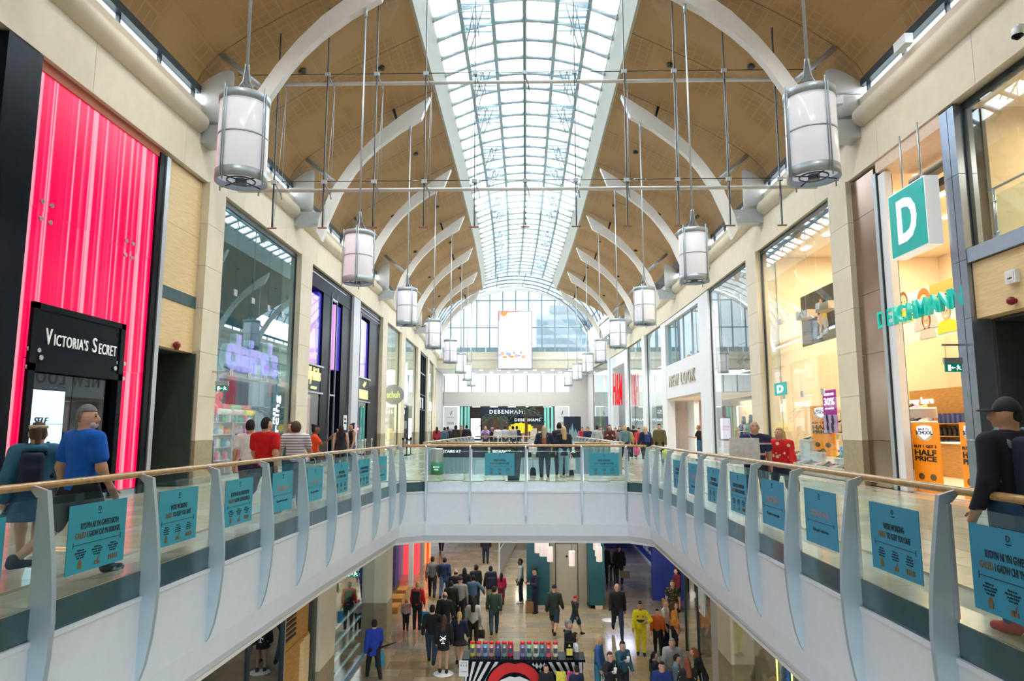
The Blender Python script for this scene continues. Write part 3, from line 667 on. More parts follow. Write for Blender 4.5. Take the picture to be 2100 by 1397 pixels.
# department store
st = thing('department_store', (EX, YB, 0), 'department store front with dark navy sign at the far end of the mall', 'shop front')
m_navy = M('dark_navy', (.01, .025, .05), .35, noise=.1); m_aqua = M('aqua_glass_column', (.2, .62, .58), .15, noise=.08, emit=.15, ecol=(.3, .9, .8))
m_wht = M('white_lettering', (.95, .97, 1), .4, noise=0, emit=.8)
for x0, x1 in ((EX-9.6, EX-7.8), (EX+5.0, EX+6.8)): MB().box(x0, x1, YB-.05, YB+.3, 0, 4.35).obj('white_panel', m_white, st)
for x in (EX-8.7, EX+5.9):
    word('i', .8, m_ink, (x, YB-.07, 3.5), 'F', st, shear=.3, bold=.02); word('information', .2, m_grey, (x, YB-.07, 2.95), 'F', st)
    MB().box(x-.45, x+.45, YB-.07, YB-.05, 2.0, 2.35).obj('notice', m_grey, st); MB().rings([[(x+.4*math.cos(2*PI*k/16), y, 1.1+.4*math.sin(2*PI*k/16)) for k in range(16)] for y in (YB-.07, YB-.05)]).obj('round_notice', m_grey, st)
for x in (EX-7.4, EX-6.9, EX-6.5, EX+3.6, EX+4.0, EX+4.5): MB().box(x, x+.28, YB+.1, YB+.5, 0, 4.35).obj('column', m_aqua, st)
MB().box(EX-4.8, EX+1.7, YB-.25, YB, 3.0, 4.25).obj('sign_board', m_navy, st)
word('DEBENHAMS', .72, m_wht, (EX-1.2, YB-.27, 3.62), 'F', st, space=1.25, ext=.02)
MB().box(EX-1.2, EX+3.6, YB+1.6, YB+1.8, 2.0, 3.1).obj('inner_sign', m_navy, st)
word('DEBENHAMS', .55, m_wht, (EX+1.4, YB+1.58, 2.6), 'F', st, space=1.15, ext=.02)
bk = MB(); bk.box(EX-7.6, EX+5, YB+7, YB+7.2, 0, 4.4); bk.box(EX-7.6, EX-7.5, YB+.3, YB+7, 0, 4.4); bk.box(EX+5, EX+5.1, YB+.3, YB+7, 0, 4.4); bk.box(EX-7.6, EX+5.1, YB+.3, YB+7.2, 4.4, 4.5)
bk.obj('shop_interior', M('mauve_plaster', (.32, .25, .24), .7), st)
for i in range(5): MB().box(EX-6+2.4*i, EX-5+2.4*i, YB+2, YB+2.3, 4.34, 4.39).obj('ceiling_lamp', m_cool, st)
for i in range(6):
    x = EX-1.5+1.1*i; MB().box(x, x+.9, YB+4.5, YB+5, 0, 1.1+.4*(i % 2)).obj('display_counter', M('counter_%d' % (i % 3), [(.7, .6, .5), (.8, .7, .2), (.5, .3, .25)][i % 3], .5, emit=.3), st)
t = thing('advert_totem', (-6.4, 86.5, 0), 'tall dark digital advert totem with pale purple screen before the department store', 'advert screen')
MB().box(-7.1, -5.6, 86.4, 86.7, 0, 2.95).obj('case', m_black, t); MB().box(-7.0, -5.75, 86.37, 86.4, .2, 2.8).obj('screen', pattern('purple_advert', 'noise', [(.35, (.75, .78, .95)), (.62, (.85, .85, .98)), (.68, (.8, .35, .7))], 1.5, .4, emit=.7), t)
word('SUPER', .38, M('magenta_ink', (.7, .1, .5), .5, emit=.3), (-6.37, 86.36, 1.7), 'F', t); word('SAVERS', .3, MATS['magenta_ink'], (-6.37, 86.36, 1.35), 'F', t)
t = thing('castle_banner', (5.9, 86, 0), 'black standing banner with a pale castle drawing near the far right corner', 'banner')
MB().box(4.8, 7.0, 86, 86.15, 0, 3.0).obj('panel', m_navy, t)
cs = MB()
for x, w_, h in ((5.2, .5, .5), (5.6, .3, .9), (5.9, .35, 1.3), (6.3, .4, .8), (6.65, .25, .6)):
    cs.box(x-w_/2, x+w_/2, 85.97, 86, .4, .4+h*.7); cs.prism([(x-w_/2, 85.97, .4+h*.7), (x+w_/2, 85.97, .4+h*.7), (x, 85.97, .4+h*1.35)], (0, .03, 0))
cs.obj('castle_drawing', M('faded_blue', (.25, .4, .48), .6), t)
# hanging advert screen
t = thing('hanging_screen', (-1.2, 78, 8.35), 'bright white portrait advert screen hung in front of the arched end window', 'advert screen')
MB().box(-3.22, .8, 78.0, 78.35, 8.3, 15.2).obj('case', M('screen_edge', (.25, .2, .35), .4), t)
MB().box(-3.12, .7, 77.97, 78.0, 8.42, 15.1).obj('display', M('white_display', (1, 1, 1), .4, noise=.01, emit=.3), t)
m_or = M('orange_display', (.9, .22, .03), .4, emit=.35, noise=.02); m_lav = M('lavender_display', (.3, .36, .7), .4, emit=.2, noise=.1); m_pea = M('peach_display', (.85, .35, .25), .4, emit=.25, noise=.1)
MB().prism([(-2.55+.45*math.cos(a), 77.96, 15.1-.55*math.sin(a)) for a in [PI*i/12 for i in range(13)]], (0, .01, 0)).obj('orange_disc', m_or, t)
MB().box(-2.2, -.8, 77.96, 77.97, 15.02, 15.1).obj('orange_strip', m_or, t); MB().box(-3.12, -3.04, 77.96, 77.97, 14.0, 15.1).obj('red_strip', M('red_display', (.8, .1, .1), .4, emit=.6), t)
for i in range(11):
    x = -2.95+.27*i; z = 10.0 + .25*math.sin(i*2.3)
    MB().prism([(x+(.16+.08*(i % 3))*math.cos(a), 77.96-.002*i, z+(.12+.07*((i+1) % 3))*math.sin(a)) for a in [2*PI*q/9 for q in range(9)]], (0, .002, 0)).obj('flower_print', (m_lav, m_pea, m_or)[i % 3] if i % 4 else m_lav, t)
for x in (-3.0, .6): MB().path([(x, 78.2, 15.2), (x, 78.2, 17.2)], .03, 5).obj('hanger', m_alu, t)
# office tower and terrace beyond the arched window
m_tow = M('hazy_concrete', (.5, .54, .56), .9, noise=.05, scale=.2); m_twin = M('hazy_window', (.3, .38, .42), .6, noise=.06, scale=.3)
tw = thing('office_tower', (9.5, 165, 0), 'pale hazy office tower seen through the arched end window', 'building')
MB().box(2.6, 16.5, 160, 172, -10, 28.6).obj('walls', m_tow, tw); MB().box(6, 14.5, 162, 170, 28.6, 31.2).obj('plant_room', m_tow, tw); MB().path([(8.5, 165, 31.2), (8.5, 165, 34)], .15, 5).obj('mast', m_tow, tw)
wm = MB().box(0, 1.0, -.12, 0, 0, 1.35).mesh('window', m_twin)
for i in range(11):
    for j in range(11): inst(wm, 'window', (2.9+1.23*i, 160, 3.5+2.25*j), tw)
m_ter = M('terrace_glass_panel', (.46, .55, .58), .3, noise=.04)
tr = thing('roof_terrace', (EX, 86, 8.8), 'pale glass parapet of the roof terrace behind the arched window', 'parapet')
MB().box(EX-12, EX+11, 86, 92, 8.9, 10.5).obj('deck', m_tow, tr)
for i in range(12): MB().box(EX-11.5+1.9*i, EX-9.7+1.9*i, 86, 86.05, 10.5, 11.85).obj('parapet_panel', m_ter, tr)
for i, (x, h, w_) in enumerate(((-30, 16, 14), (-12, 13, 12), (24, 19, 10), (40, 14, 16))):
    t = thing('distant_block', (x, 190, 0), '%s faint grey block on the skyline behind the end window' % ('widest', 'low', 'taller', 'outermost')[i], 'building')
    MB().box(x-w_/2, x+w_/2, 185, 197, -10, h).obj('walls', m_tow, t); MB().box(x-w_/3, x+w_/3, 187, 195, h, h+1.5).obj('roof', m_tow, t)
# ------------------------------------------------------------------ shops: shells and lamps
def area(name, loc, sx, sy, power, col=(1, .95, .88), rot=(0, 0, 0)):
    l = bpy.data.lights.new(name, 'AREA'); l.shape = 'RECTANGLE'; l.size = sx; l.size_y = sy; l.energy = power; l.color = col
    o = bpy.data.objects.new(name, l); COL.objects.link(o); o.location = loc; o.rotation_euler = rot; return o
def room(side, y0, y1, depth, mat, z1=8.6, floor_mat=None, n=1):
    o = struct(wbo('wall_shop_back', side, y0-.1, y1+.1, 0, z1, -depth-.2, -depth, mat))
    for a, b in ((y0-.12, y0), (y1, y1+.12)): struct(wbo('wall_shop_side', side, a, b, 0, z1, -depth, -.56, mat))
    c = struct(wbo('ceiling_shop', side, y0-.1, y1+.1, z1, z1+.15, -depth-.2, -.3, mat)); struct(wbo('floor_shop', side, y0, y1, -.03, .004, -depth, -.06, floor_mat or m_tiles[1])); return c
def fitword(body, w, h, mat, loc, fr, parent=None, name='lettering', rot=0, **k):
    me = orient(fit(text_mesh(body, 1, **k), w, h), fr, rot); me.materials.clear()
    for m in (mat if isinstance(mat, (list, tuple)) else [mat]): me.materials.append(m)
    return inst(me, name, loc, parent)
def panes(name_t, side, ys, zs, d, mat, label, frame=m_dark, clips=False):
    mid = (ys[0]+ys[-1])/2; t = thing(name_t, (wx(side, mid, d), mid, zs[0]), label, 'shop window')
    for a, b in zip(ys, ys[1:]):
        for c, e in zip(zs, zs[1:]): wbo('glass_pane', side, a+.008, b-.008, c+.006, e-.006, d-.012, d, m_shop if (mat is m_shop_teal and c < 1) else mat, t)
    if frame:
        wbo('head_channel', side, ys[0], ys[-1], zs[-1]-.02, zs[-1]+.12, d-.08, d+.03, frame, t)
        for y in (ys[0], ys[-1]): wbo('jamb', side, y-.03, y+.03, zs[0], zs[-1], d-.06, d+.02, frame, t)
        wbo('sill_channel', side, ys[0], ys[-1], 0, .1, d-.05, d+.02, m_steel, t)
    if clips:
        for y in ys[1:-1]:
            for z in zs[1:-1]:
                for q in (-.07, .07): wbo('patch_clip', side, y-.05+q*.9, y+.05+q*.9, z-.1, z+.1, d, d+.03, m_steel, t)
    return t
roof_l = MB()
for side in (-1, 1):
    for a, b in [(-6, 24), (24, 50), (50, 95)]: WB(roof_l, side, a, b, 8.75, 9.0, -9, -.3); WB(roof_l, side, a, b, -1, 9, -9.3, -9)
struct(roof_l.obj('wall_outer', m_grey))
# ------------------------------------------------------------------ red lingerie shop
m_red = pattern('red_curtain_glass', 'noise', [(.3, (.68, .0, .045)), (.48, (.78, .0, .06)), (.55, (.85, .02, .11)), (.62, (.9, .24, .32))], 2.1, .2, (1, 2.4, .012), emit=.5, sharp=False, detail=5)
m_red.node_tree.nodes['Principled BSDF'].inputs['Specular IOR Level'].default_value = .18
m_joint = M('pale_pink_joint', (.9, .45, .5), .5, emit=.3)
vs = thing('lingerie_shop', (-9.3, 14, 0), 'lingerie shop front of tall red backlit glass with black portal', 'shop front')
room(-1, 11.0, 16.4, 4, M('boutique_dark', (.03, .03, .035), .4))
wbo('backing', -1, 10.4, 16.4, 0, 8.5, -.5, -.3, m_black, vs)
for y0, y1 in ((11.8, 12.42), (12.42, 15.17), (15.17, 16.15)):
    for z0, z1 in ((.14, 2.85), (2.85, 5.7), (5.7, 8.38)):
        if y0 == 12.42 and z0 < 2: continue
        zz = 3.92 if (y0 == 12.42 and z0 == 2.85) else z0
        wbo('red_panel', -1, y0+.008, y1-.008, zz+.008, z1-.008, -.1, 0, m_red, vs)
wbo('joint_strip', -1, 11.8, 16.15, 3.93, 8.38, -.2, -.11, m_joint, vs); wbo('joint_strip', -1, 11.8, 12.28, .14, 3.93, -.2, -.11, m_joint, vs); wbo('joint_strip', -1, 15.22, 16.15, .14, 3.93, -.2, -.11, m_joint, vs)
m_bolt = M('bolt_steel', (.6, .6, .62), .25, 1)
for y in (12.42, 15.17):
    for z in (2.85, 5.7):
        for a in (-.13, .13):
            for b in (-.17, .17): MB().path([(-9.31, y+a, z+b), (-9.25, y+a, z+b)], .045, 10).obj('bolt', m_bolt, vs)
wbo('soffit_strip', -1, 11.8, 16.4, 8.38, 8.6, -.3, .03, M('terracotta_strip', (.45, .13, .07), .6), vs)
wbo('black_column', -1, 10.95, 11.8, 0, 8.55, -.3, .16, m_black, vs); wbo('edge_column', -1, 16.15, 16.4, 0, 8.5, -.3, .06, m_black, vs); wbo('plinth', -1, 11.8, 16.15, 0, .13, -.1, .02, m_steel, vs)
wbo('dark_panel', -1, 9.2, 10.95, 0, 8.55, -.3, .0, M('maroon_gloss', (.05, .008, .012), .15), vs)
po = [(12.28, 12.45, 0, 3.92), (15.05, 15.22, 0, 3.92), (12.28, 15.22, 3.8, 3.92), (12.28, 15.22, 2.62, 2.76)]
mb = MB(); [WB(mb, -1, a, b, c, d, -.2, .07) for a, b, c, d in po]; mb.obj('portal_frame', m_black, vs)
wbo('sign_board', -1, 12.45, 15.05, 2.76, 3.8, -.1, .04, m_black, vs)
m_silver = M('silver_letters', (.85, .88, .9), .3, .3, emit=.15)
fitword("V", .17, .31, m_silver, (-9.24, 12.75, 3.31), 'L', vs); fitword("ICTORIA'S", 1.02, .23, m_silver, (-9.24, 13.42, 3.27), 'L', vs, space=1.1); fitword("S", .14, .31, m_silver, (-9.24, 14.15, 3.31), 'L', vs); fitword("ECRET", .62, .23, m_silver, (-9.24, 14.61, 3.26), 'L', vs, space=1.1)
for y in (12.58, 14.92): MB().path([(-9.27, y, 2.88), (-9.22, y, 2.88)], .05, 10).obj('bolt', m_bolt, vs)
for a, b in ((12.45, 13.75), (13.75, 15.05)): wbo('door_leaf', -1, a+.01, b-.01, .03, 2.6, -.09, -.075, glass('dark_door_glass', (.6, .7, .78), 1.0), vs)
t = thing('window_screen', (-9.36, 13, .9), 'pale blue advert screen behind the glass of the red shop', 'advert screen')
wbo('case', -1, 12.48, 13.52, .9, 2.3, -.07, -.055, m_black, t)
m_disp = M('pale_blue_display', (.45, .72, .85), .4, emit=.8, noise=.12, scale=1)
for z0, z1 in ((.93, 1.62), (1.63, 2.28)): wbo('display', -1, 12.5, 13.5, z0, z1, -.055, -.045, m_disp, t)
word('SELF', .19, m_ink, (-9.335, 12.85, 1.68), 'L', t, shear=.25); word('VICTORIA', .1, m_ink, (-9.335, 12.85, 1.42), 'L', t)
t = thing('clothes_form', (-10.3, 13.95, .0), 'dim dressed form on a stand inside the red shop doorway', 'mannequin')
MB().lathe([(.16, .0), (.16, .03), (.02, .04), (.02, .9), (.13, .95), (.16, 1.1), (.12, 1.3), (.18, 1.5), (.17, 1.62), (.05, 1.7), (.04, 1.78)], 14, (-10.3, 13.95, 0)).obj('body', M('dim_peach', (.4, .25, .15), .6), t); MB().lathe([(.2, .75), (.15, .98), (.13, 1.0)], 12, (-10.3, 13.95, 0)).obj('slip', M('dim_brown', (.2, .12, .08), .7), t)
area('boutique_light', (-11.2, 13.8, 3.2), 1.5, 2, 60, (1, .8, .6))
# ------------------------------------------------------------------ timber bay with the service alcove
wbp = thing('timber_bay', (-9.3, 17.5, 3.6), 'pale plywood wall panel with steel band above the dark service alcove', 'wall panel')
for z0, z1 in ((3.62, 4.88), (5.2, 6.9), (6.9, 8.55)): wbo('ply_panel', -1, 16.58, 18.48, z0+.004, z1-.004, -.25, .0, m_ply, wbp)
wbo('steel_band', -1, 16.58, 18.48, 4.88, 5.2, -.25, .02, m_teal, wbp); wbo('steel_column', -1, 16.4, 16.58, 0, 8.5, -.3, .1, m_steel, wbp)
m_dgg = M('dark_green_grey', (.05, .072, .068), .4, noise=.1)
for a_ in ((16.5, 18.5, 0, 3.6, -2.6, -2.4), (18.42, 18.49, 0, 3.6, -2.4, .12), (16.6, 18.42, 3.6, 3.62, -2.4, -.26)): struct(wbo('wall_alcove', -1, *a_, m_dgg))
dd = thing('service_door', (-10.4, 16.62, 0), 'oak service door inside the dark alcove next to the red shop', 'door')
wbo('leaf', -1, 16.5, 16.6, 0, 2.2, -2.2, -.7, m_oak, dd); wbo('overpanel', -1, 16.5, 16.58, 2.3, 3.5, -2.2, -.7, m_ply, dd); wbo('rail', -1, 16.5, 16.64, 2.2, 2.3, -2.2, -.7, m_oak, dd)
tag(MB().ball((-9.2, 17.45, 3.72), .1, 10).lathe([(.06, 0), (.06, .03)], 8, (-9.2, 17.45, 3.6)).obj('alarm_bell', M('alarm_red', (.25, .01, .02), .3)), 'small dark red alarm bell on the plywood above the alcove', 'alarm bell')
def exit_sign(loc, label, flip=False, arm=None):
    t = thing('exit_sign', loc, label, 'exit sign', 'green exit signs'); x, y, z = loc
    MB().box(x-.17, x+.17, y-.02, y+.02, z, z+.17).obj('panel', M('exit_green', (.0, .22, .14), .4, emit=.25), t); MB().box(x-.19, x+.19, y-.03, y+.03, z+.17, z+.3).obj('housing', m_alu, t)
    s = -1 if flip else 1; w_ = MATS.get('white_lettering'); q = MB()
    q.box(x+s*.09-.03, x+s*.09+.03, y-.024, y-.02, z+.025, z+.145); q.obj('door_symbol', w_, t)
    q = MB(); q.box(x-.035, x+.035, y-.024, y-.02, z+.078, z+.094); q.prism([(x+s*.055, y-.024, z+.086), (x+s*.02, y-.024, z+.115), (x+s*.02, y-.024, z+.057)], (0, .004, 0)); q.obj('arrow', w_, t)
    q = MB(); q.ball((x-s*.09, y-.022, z+.135), .015, 6); q.path([(x-s*.09, y-.022, z+.12), (x-s*.1, y-.022, z+.08)], .014, 5); q.path([(x-s*.1, y-.022, z+.08), (x-s*.06, y-.022, z+.06), (x-s*.07, y-.022, z+.03)], .009, 4); q.path([(x-s*.1, y-.022, z+.08), (x-s*.13, y-.022, z+.05), (x-s*.15, y-.022, z+.05)], .009, 4); q.path([(x-s*.13, y-.022, z+.1), (x-s*.06, y-.022, z+.11)], .008, 4); q.obj('runner', w_, t)
    MB().path([(x-.14, y, z+.3), (x-.14, y, z+.55)], .006, 4).obj('wire', m_alu, t); MB().path([(x+.14, y, z+.3), (x+.14, y, z+.55)], .006, 4).obj('wire', m_alu, t)
    if arm: MB().box(min(x-.2, arm), max(x+.2, arm), y-.02, y+.02, z+.55, z+.59).obj('arm', m_alu, t)
    return t
exit_sign((-8.78, 19.3, 2.6), 'green exit sign on the stone pillar before the accessories shop', True, -9.1)
# ------------------------------------------------------------------ accessories shop
room(-1, 19.55, 26.55, 5.5, M('lilac_grey', (.16, .24, .29), .7))
area('accessories_light', (-12, 23, 4.5), 3, 5, 150, (1, .96, .95))
panes('shop_window', -1, [19.6, 21.0, 22.4, 23.8, 25.2, 26.5], [.1, 3.3, 5.85, 8.4], 0, m_shop_teal, 'tall teal glass shop window with lilac letters above the accessories', clips=True)
m_lil = M('lilac_face', (.62, .3, .74), .4, emit=.6); m_lside = M('white_letter_side', (.8, .8, .82), .5)
sg = thing('shop_sign', (-9.6, 23, 3.4), 'lilac three-dimensional letters on a white bar behind teal glass', 'shop sign')
wbo('bar', -1, 20.75, 25.55, 3.2, 3.42, -.5, -.15, m_lside, sg)
fitword("claire's", 4.35, 1.25, m_lil, (-9.4, 23.05, 4.02), 'L', sg, bold=.032, ext=.03); fitword("claire's", 4.35, 1.25, m_lside, (-9.52, 22.98, 4.03), 'L', sg, bold=.036, ext=.1, name='letter_sides')
pp = thing('piercing_panel', (-9.5, 25.9, 0), 'dark teal panel with tall white vertical lettering beside the stone pillar', 'sign panel')
wbo('board', -1, 25.25, 26.5, 0, 3.15, -.3, -.22, M('deep_teal', (.02, .1, .14), .4), pp); fitword('piercing', 2.3, .55, m_wht, (-9.5, 25.75, 1.65), 'L', pp, bold=.012, rot=PI/2); fitword('FREE', .6, .2, m_wht, (-9.5, 25.4, 2.0), 'L', pp, rot=PI/2)
for i, (y, txt) in enumerate(((20.2, 'M'), (21.6, 'S'))):
    fitword(txt, .5, .75, M('sale_red', (.75, .02, .05), .4, emit=.2), (-9.9, y, 2.35), 'L', None, 'red_letter', ext=.03, bold=.03)
    tag(bpy.data.objects[('red_letter' if i == 0 else 'red_letter.001')], '%s tall red sale letter hanging in the accessories window' % ('nearer', 'farther')[i], 'sale letter')
wbo('dark_screen', -1, 22.2, 24.4, 2.2, 3.2, -.9, -.8, M('indigo_panel', (.01, .015, .09), .3, emit=.05)); tag(bpy.data.objects['dark_screen'], 'dark indigo panel hanging over the accessories display', 'panel')
sh = thing('display_shelving', (-10.4, 22.5, 0), 'white shelving full of small colourful accessories behind the teal window', 'shelving')
for z in (.45, .9, 1.32, 1.72, 2.1): wbo('shelf', -1, 19.8, 25.1, z, z+.03, -1.6, -.8, m_white, sh)
for y in (19.8, 21.5, 23.2, 25.1): wbo('upright', -1, y-.02, y+.02, 0, 2.2, -1.6, -.8, m_white, sh)
PAL = [(.9, .3, .4), (.95, .5, .2), (.85, .8, .85), (.2, .5, .6), (.9, .75, .2), (.6, .2, .6), (.15, .15, .3), (.95, .6, .7), (.3, .65, .4), (.9, .9, .9)]
pm_ = [M('bauble_%s' % w, c, .4, emit=.12) for w, c in zip(('coral', 'orange', 'pearl', 'teal', 'yellow', 'purple', 'ink', 'pink', 'green', 'white'), PAL)]
pk = [MB().box(-.05, .05, -.07, .07, 0, .26).box(-.015, .015, -.02, .02, .26, .3).mesh('accessory', m) for m in pm_] + [MB().ball((0, 0, .09), .09, 8).lathe([(.02, .17), (.02, .21)], 6).mesh('accessory', m) for m in pm_]
r2 = random.Random(3)
for zi, z in enumerate((.48, .93, 1.35, 1.75)):
    for j in range(26):
        y = 19.95+.2*j
        o = inst(pk[r2.randrange(20)], 'accessory', (-10.25+r2.uniform(-.05, .05), y, z)); tag(o, 'small accessory, %s from the near end of the %s shelf in the teal window' % (nth(j+1), ('lowest', 'second', 'third', 'top')[zi]), 'accessory', 'accessories in the teal shop window')
for i, (y, c) in enumerate(((22.3, (.85, .25, .25)), (23.2, (.45, .75, .45)), (24.1, (.9, .35, .35)), (21.9, (.85, .85, .8)), (22.9, (.9, .75, .7)), (23.8, (.95, .8, .2)))):
    z = 2.16 if i < 3 else 1.98
    mb = MB(); mb.path([(-10.1+.25*(i > 2), y-.42, z+.1), (-10.1+.25*(i > 2), y+.42, z+.1)], .1, 10); mb.path([(-10.1+.25*(i > 2), y-.45, z+.1), (-10.1+.25*(i > 2), y+.45, z+.1)], .03, 6)
    tag(mb.obj('fabric_roll', M('roll_%d' % i, c, .6, emit=.15)), '%s rolled scarf laid along the top of the accessories shelving' % ('red', 'mint green', 'coral', 'cream', 'blush', 'yellow')[i], 'rolled scarf')
def sheet(name, side, y0, y1, z0, z1, d, mat, label, words=(), cat='poster'):
    t = thing(name, (wx(side, (y0+y1)/2, d), (y0+y1)/2, z0), label, cat); wbo('sheet', side, y0, y1, z0, z1, d-.012, d, mat, t)
    fr = 'L' if side < 0 else 'R'; s = 1 if side < 0 else -1
    for (b, u, v, w, h, m) in words: fitword(b, w, h, m, (wx(side, (y0+y1)/2, d+.006), (y0+y1)/2 + s*u, z0+v), fr, t, ext=.003, bold=.02)
    return t
m_rsale = M('poster_red', (.55, .03, .05), .5); m_yel = M('poster_yellow', (.95, .7, .1), .5); m_lpink = M('poster_lilac', (.62, .5, .62), .5); m_orp = M('poster_orange', (.95, .30, .01), .5, emit=.18)
sheet('sale_poster', -1, 22.1, 23.6, 0, 1.0, -.15, m_rsale, 'dark red sale poster behind the white-shirted man', [('safe!', 0, .82, .8, .2, m_yel), ('75%', 0, .35, .8, .4, m_wht)])
sheet('notice_sheet', -1, 21.7, 22.4, 1.05, 1.55, -.1, m_lpink, 'lilac notice sheet stuck inside the accessories window', [('please queue here', 0, .3, .5, .05, m_ink)])
sheet('notice_sheet', -1, 22.6, 23.3, 1.1, 1.6, -.1, M('paper_pink', (.75, .6, .68), .6), 'pink notice sheet beside the lilac one in the accessories window', [('thank you', 0, .3, .4, .06, m_ink)])
sheet('price_card', -1, 19.75, 20.25, 1.5, 1.95, -.2, M('card_red', (.85, .1, .06), .5, emit=.1), 'small red price card in the near corner of the accessories window', [('3 for 2', 0, .25, .3, .12, m_wht)])
for i, (y, lab) in enumerate(((20.0, 'navy chair in the near corner of the accessories window'), (21.1, 'dark rounded chair beside the navy one in the window'))):
    t = thing('chair', (-9.7, y, 0), lab, 'chair'); mc = M('chair_%d' % i, ((.01, .07, .2), (.02, .02, .06))[i], .4)
    MB().box(-9.95, -9.45, y-.28, y+.28, .42, .5).obj('seat', mc, t)
    MB().rings([[(-9.94+a, y-.3, .5), (-9.94+a, y+.3, .5), (-9.94+a, y+.24, 1.15), (-9.94+a, y-.24, 1.15)] for k, a in enumerate((0, .06))], smooth=False).obj('backrest', mc, t)
    for a in (-.2, .2):
        for b in (-.22, .22): MB().path([(-9.7+a, y+b, .42), (-9.7+a*1.15, y+b*1.1, 0)], .02, 6).obj('leg', m_steel, t)
# ------------------------------------------------------------------ black and gold fashion shops
gh = thing('fashion_shop', (-9.3, 35, 0), 'black fashion shop front with lilac lit windows and gold script signs', 'shop front')
m_blk = M('black_lacquer', (.004, .008, .018), .28, noise=.1, spec=.1); m_pur = M('lilac_glow', (.55, .25, .62), .6, emit=.75, noise=.12, scale=1); m_ind = M('indigo_glow', (.03, .02, .32), .5, emit=.5); m_rose = M('rose_interior', (.5, .27, .3), .6, emit=.25)
m_gold = M('gold_letters', (.9, .62, .25), .3, .4, emit=.8)
wbo('backing', -1, 27.95, 42.4, 0, 8.6, -.6, -.45, m_blk, gh); wbo('head_beam', -1, 27.95, 35.3, 7.75, 8.58, -.45, .02, m_blk, gh); wbo('head_beam', -1, 36.7, 42.4, 7.9, 8.58, -.45, .02, m_blk, gh)
wbo('head_trim', -1, 27.95, 34.0, 8.32, 8.37, .02, .05, m_steel, gh); wbo('head_trim', -1, 36.9, 42.2, 8.3, 8.34, .02, .05, m_steel, gh); wbo('head_trim', -1, 36.9, 42.2, 8.1, 8.13, .02, .05, m_steel, gh)
for y0, y1 in ((30.35, 31.55), (33.6, 35.3), (39.6, 42.4), (36.7, 37.15)): wbo('black_pier', -1, y0, y1, 0, 7.9, -.45, .0, m_blk, gh)
for y in (31.62, 32.5, 37.0, 37.3): wbo('silver_mullion', -1, y-.025, y+.025, 0, 8.0, -.02, .05, m_steel, gh)
wbo('white_column', -1, 35.3, 36.7, 0, 8.55, -.4, .15, M('white_birch', (.62, .66, .74), .35), gh)
def lit(y0, y1, z0, z1, mat, gl=True):
    wbo('lit_recess', -1, y0, y1, z0, z1, -.46, -.1 if z0 > 1 else -.42, mat, gh)
    if gl: wbo('glass_pane', -1, y0, y1, z0, z1, -.05, -.035, m_shop, gh)
lit(28.0, 29.9, 4.4, 7.45, m_pur); lit(29.9, 30.35, 4.4, 7.7, m_ind, False); lit(32.55, 32.95, 4.4, 7.6, m_pur, False); lit(32.95, 33.6, 4.4, 7.6, m_ind, False); lit(37.35, 38.9, 4.45, 7.7, m_pur); lit(38.9, 39.6, 4.45, 7.7, m_ind, False)
lit(28.0, 30.3, .1, 3.05, m_rose); lit(37.35, 39.2, .1, 3.0, m_rose)
for y0, y1, z in ((28, 30.6, 4.3), (28, 30.6, 3.1), (37.1, 40, 4.38), (37.1, 40, 3.05), (31.6, 32.5, 3.1), (31.6, 32.5, 7.7)): wbo('silver_rail', -1, y0, y1, z-.04, z+.04, -.05, .06, m_steel, gh)
m_sb = M('petrol_board', (.012, .045, .06), .4)
wbo('sign_board', -1, 28.0, 30.4, 3.15, 4.25, -.2, -.02, m_sb, gh); wbo('sign_board', -1, 37.3, 39.6, 3.1, 4.34, -.2, -.02, m_sb, gh)
fitword('gilly hicks', 1.95, .75, m_gold, (-9.27, 29.2, 3.82), 'L', gh, shear=.25, ext=.03); fitword('CARDIFF', .75, .12, m_gold, (-9.27, 29.3, 3.3), 'L', gh, ext=.02, bold=.02)
fitword('HOLLISTER', 1.9, .52, m_gold, (-9.27, 38.45, 3.45), 'L', gh, ext=.03, bold=.015)
q = MB(); q.prism([(-9.27, 38.1, 4.0), (-9.27, 38.35, 3.86), (-9.27, 38.75, 4.0), (-9.27, 38.9, 4.22), (-9.27, 38.6, 4.08), (-9.27, 38.45, 4.2), (-9.27, 38.35, 4.03)], (.03, 0, 0)); q.obj('gull_emblem', m_gold, gh)
area('fashion_light', (-9.6, 29, 2.9), .4, 2, 12, (1, .7, .75), (0, R(-20), 0))
sheet('door_notice', -1, 34.3, 34.95, 1.45, 2.2, .03, m_white, 'white notice on the black pier above two women in black', [('PLEASE', 0, .55, .4, .09, m_ink), ('WAIT HERE', 0, .35, .45, .09, m_ink)], 'notice')
sheet('door_notice', -1, 37.0, 37.4, 1.25, 1.7, .06, M('notice_red', (.7, .04, .08), .5), 'small red notice on the black shop beside the white sign', [('SALE', 0, .25, .25, .09, m_wht)], 'notice')
def torso(loc, col, label, h=1.15):
    t = thing('dress_form', loc, label, 'mannequin'); x, y, z = loc
    MB().lathe([(.17, 0), (.17, .03), (.025, .04), (.025, h-.35)], 12, loc).obj('stand', m_steel, t)
    MB().lathe([(.02, h-.36), (.17, h-.3), (.19, h-.1), (.14, h+.08), (.19, h+.3), (.18, h+.42), (.06, h+.5), (.045, h+.58), (.0, h+.6)], 14, loc).obj('torso', col, t)
    return t
torso((-9.53, 28.6, .0), M('cream_knit', (.7, .62, .55), .8), 'headless dress form in a cream top behind the rose window'); torso((-9.53, 38.3, .0), M('blue_knit', (.2, .3, .6), .8), 'dress form in blue and white in the farther black shop window')
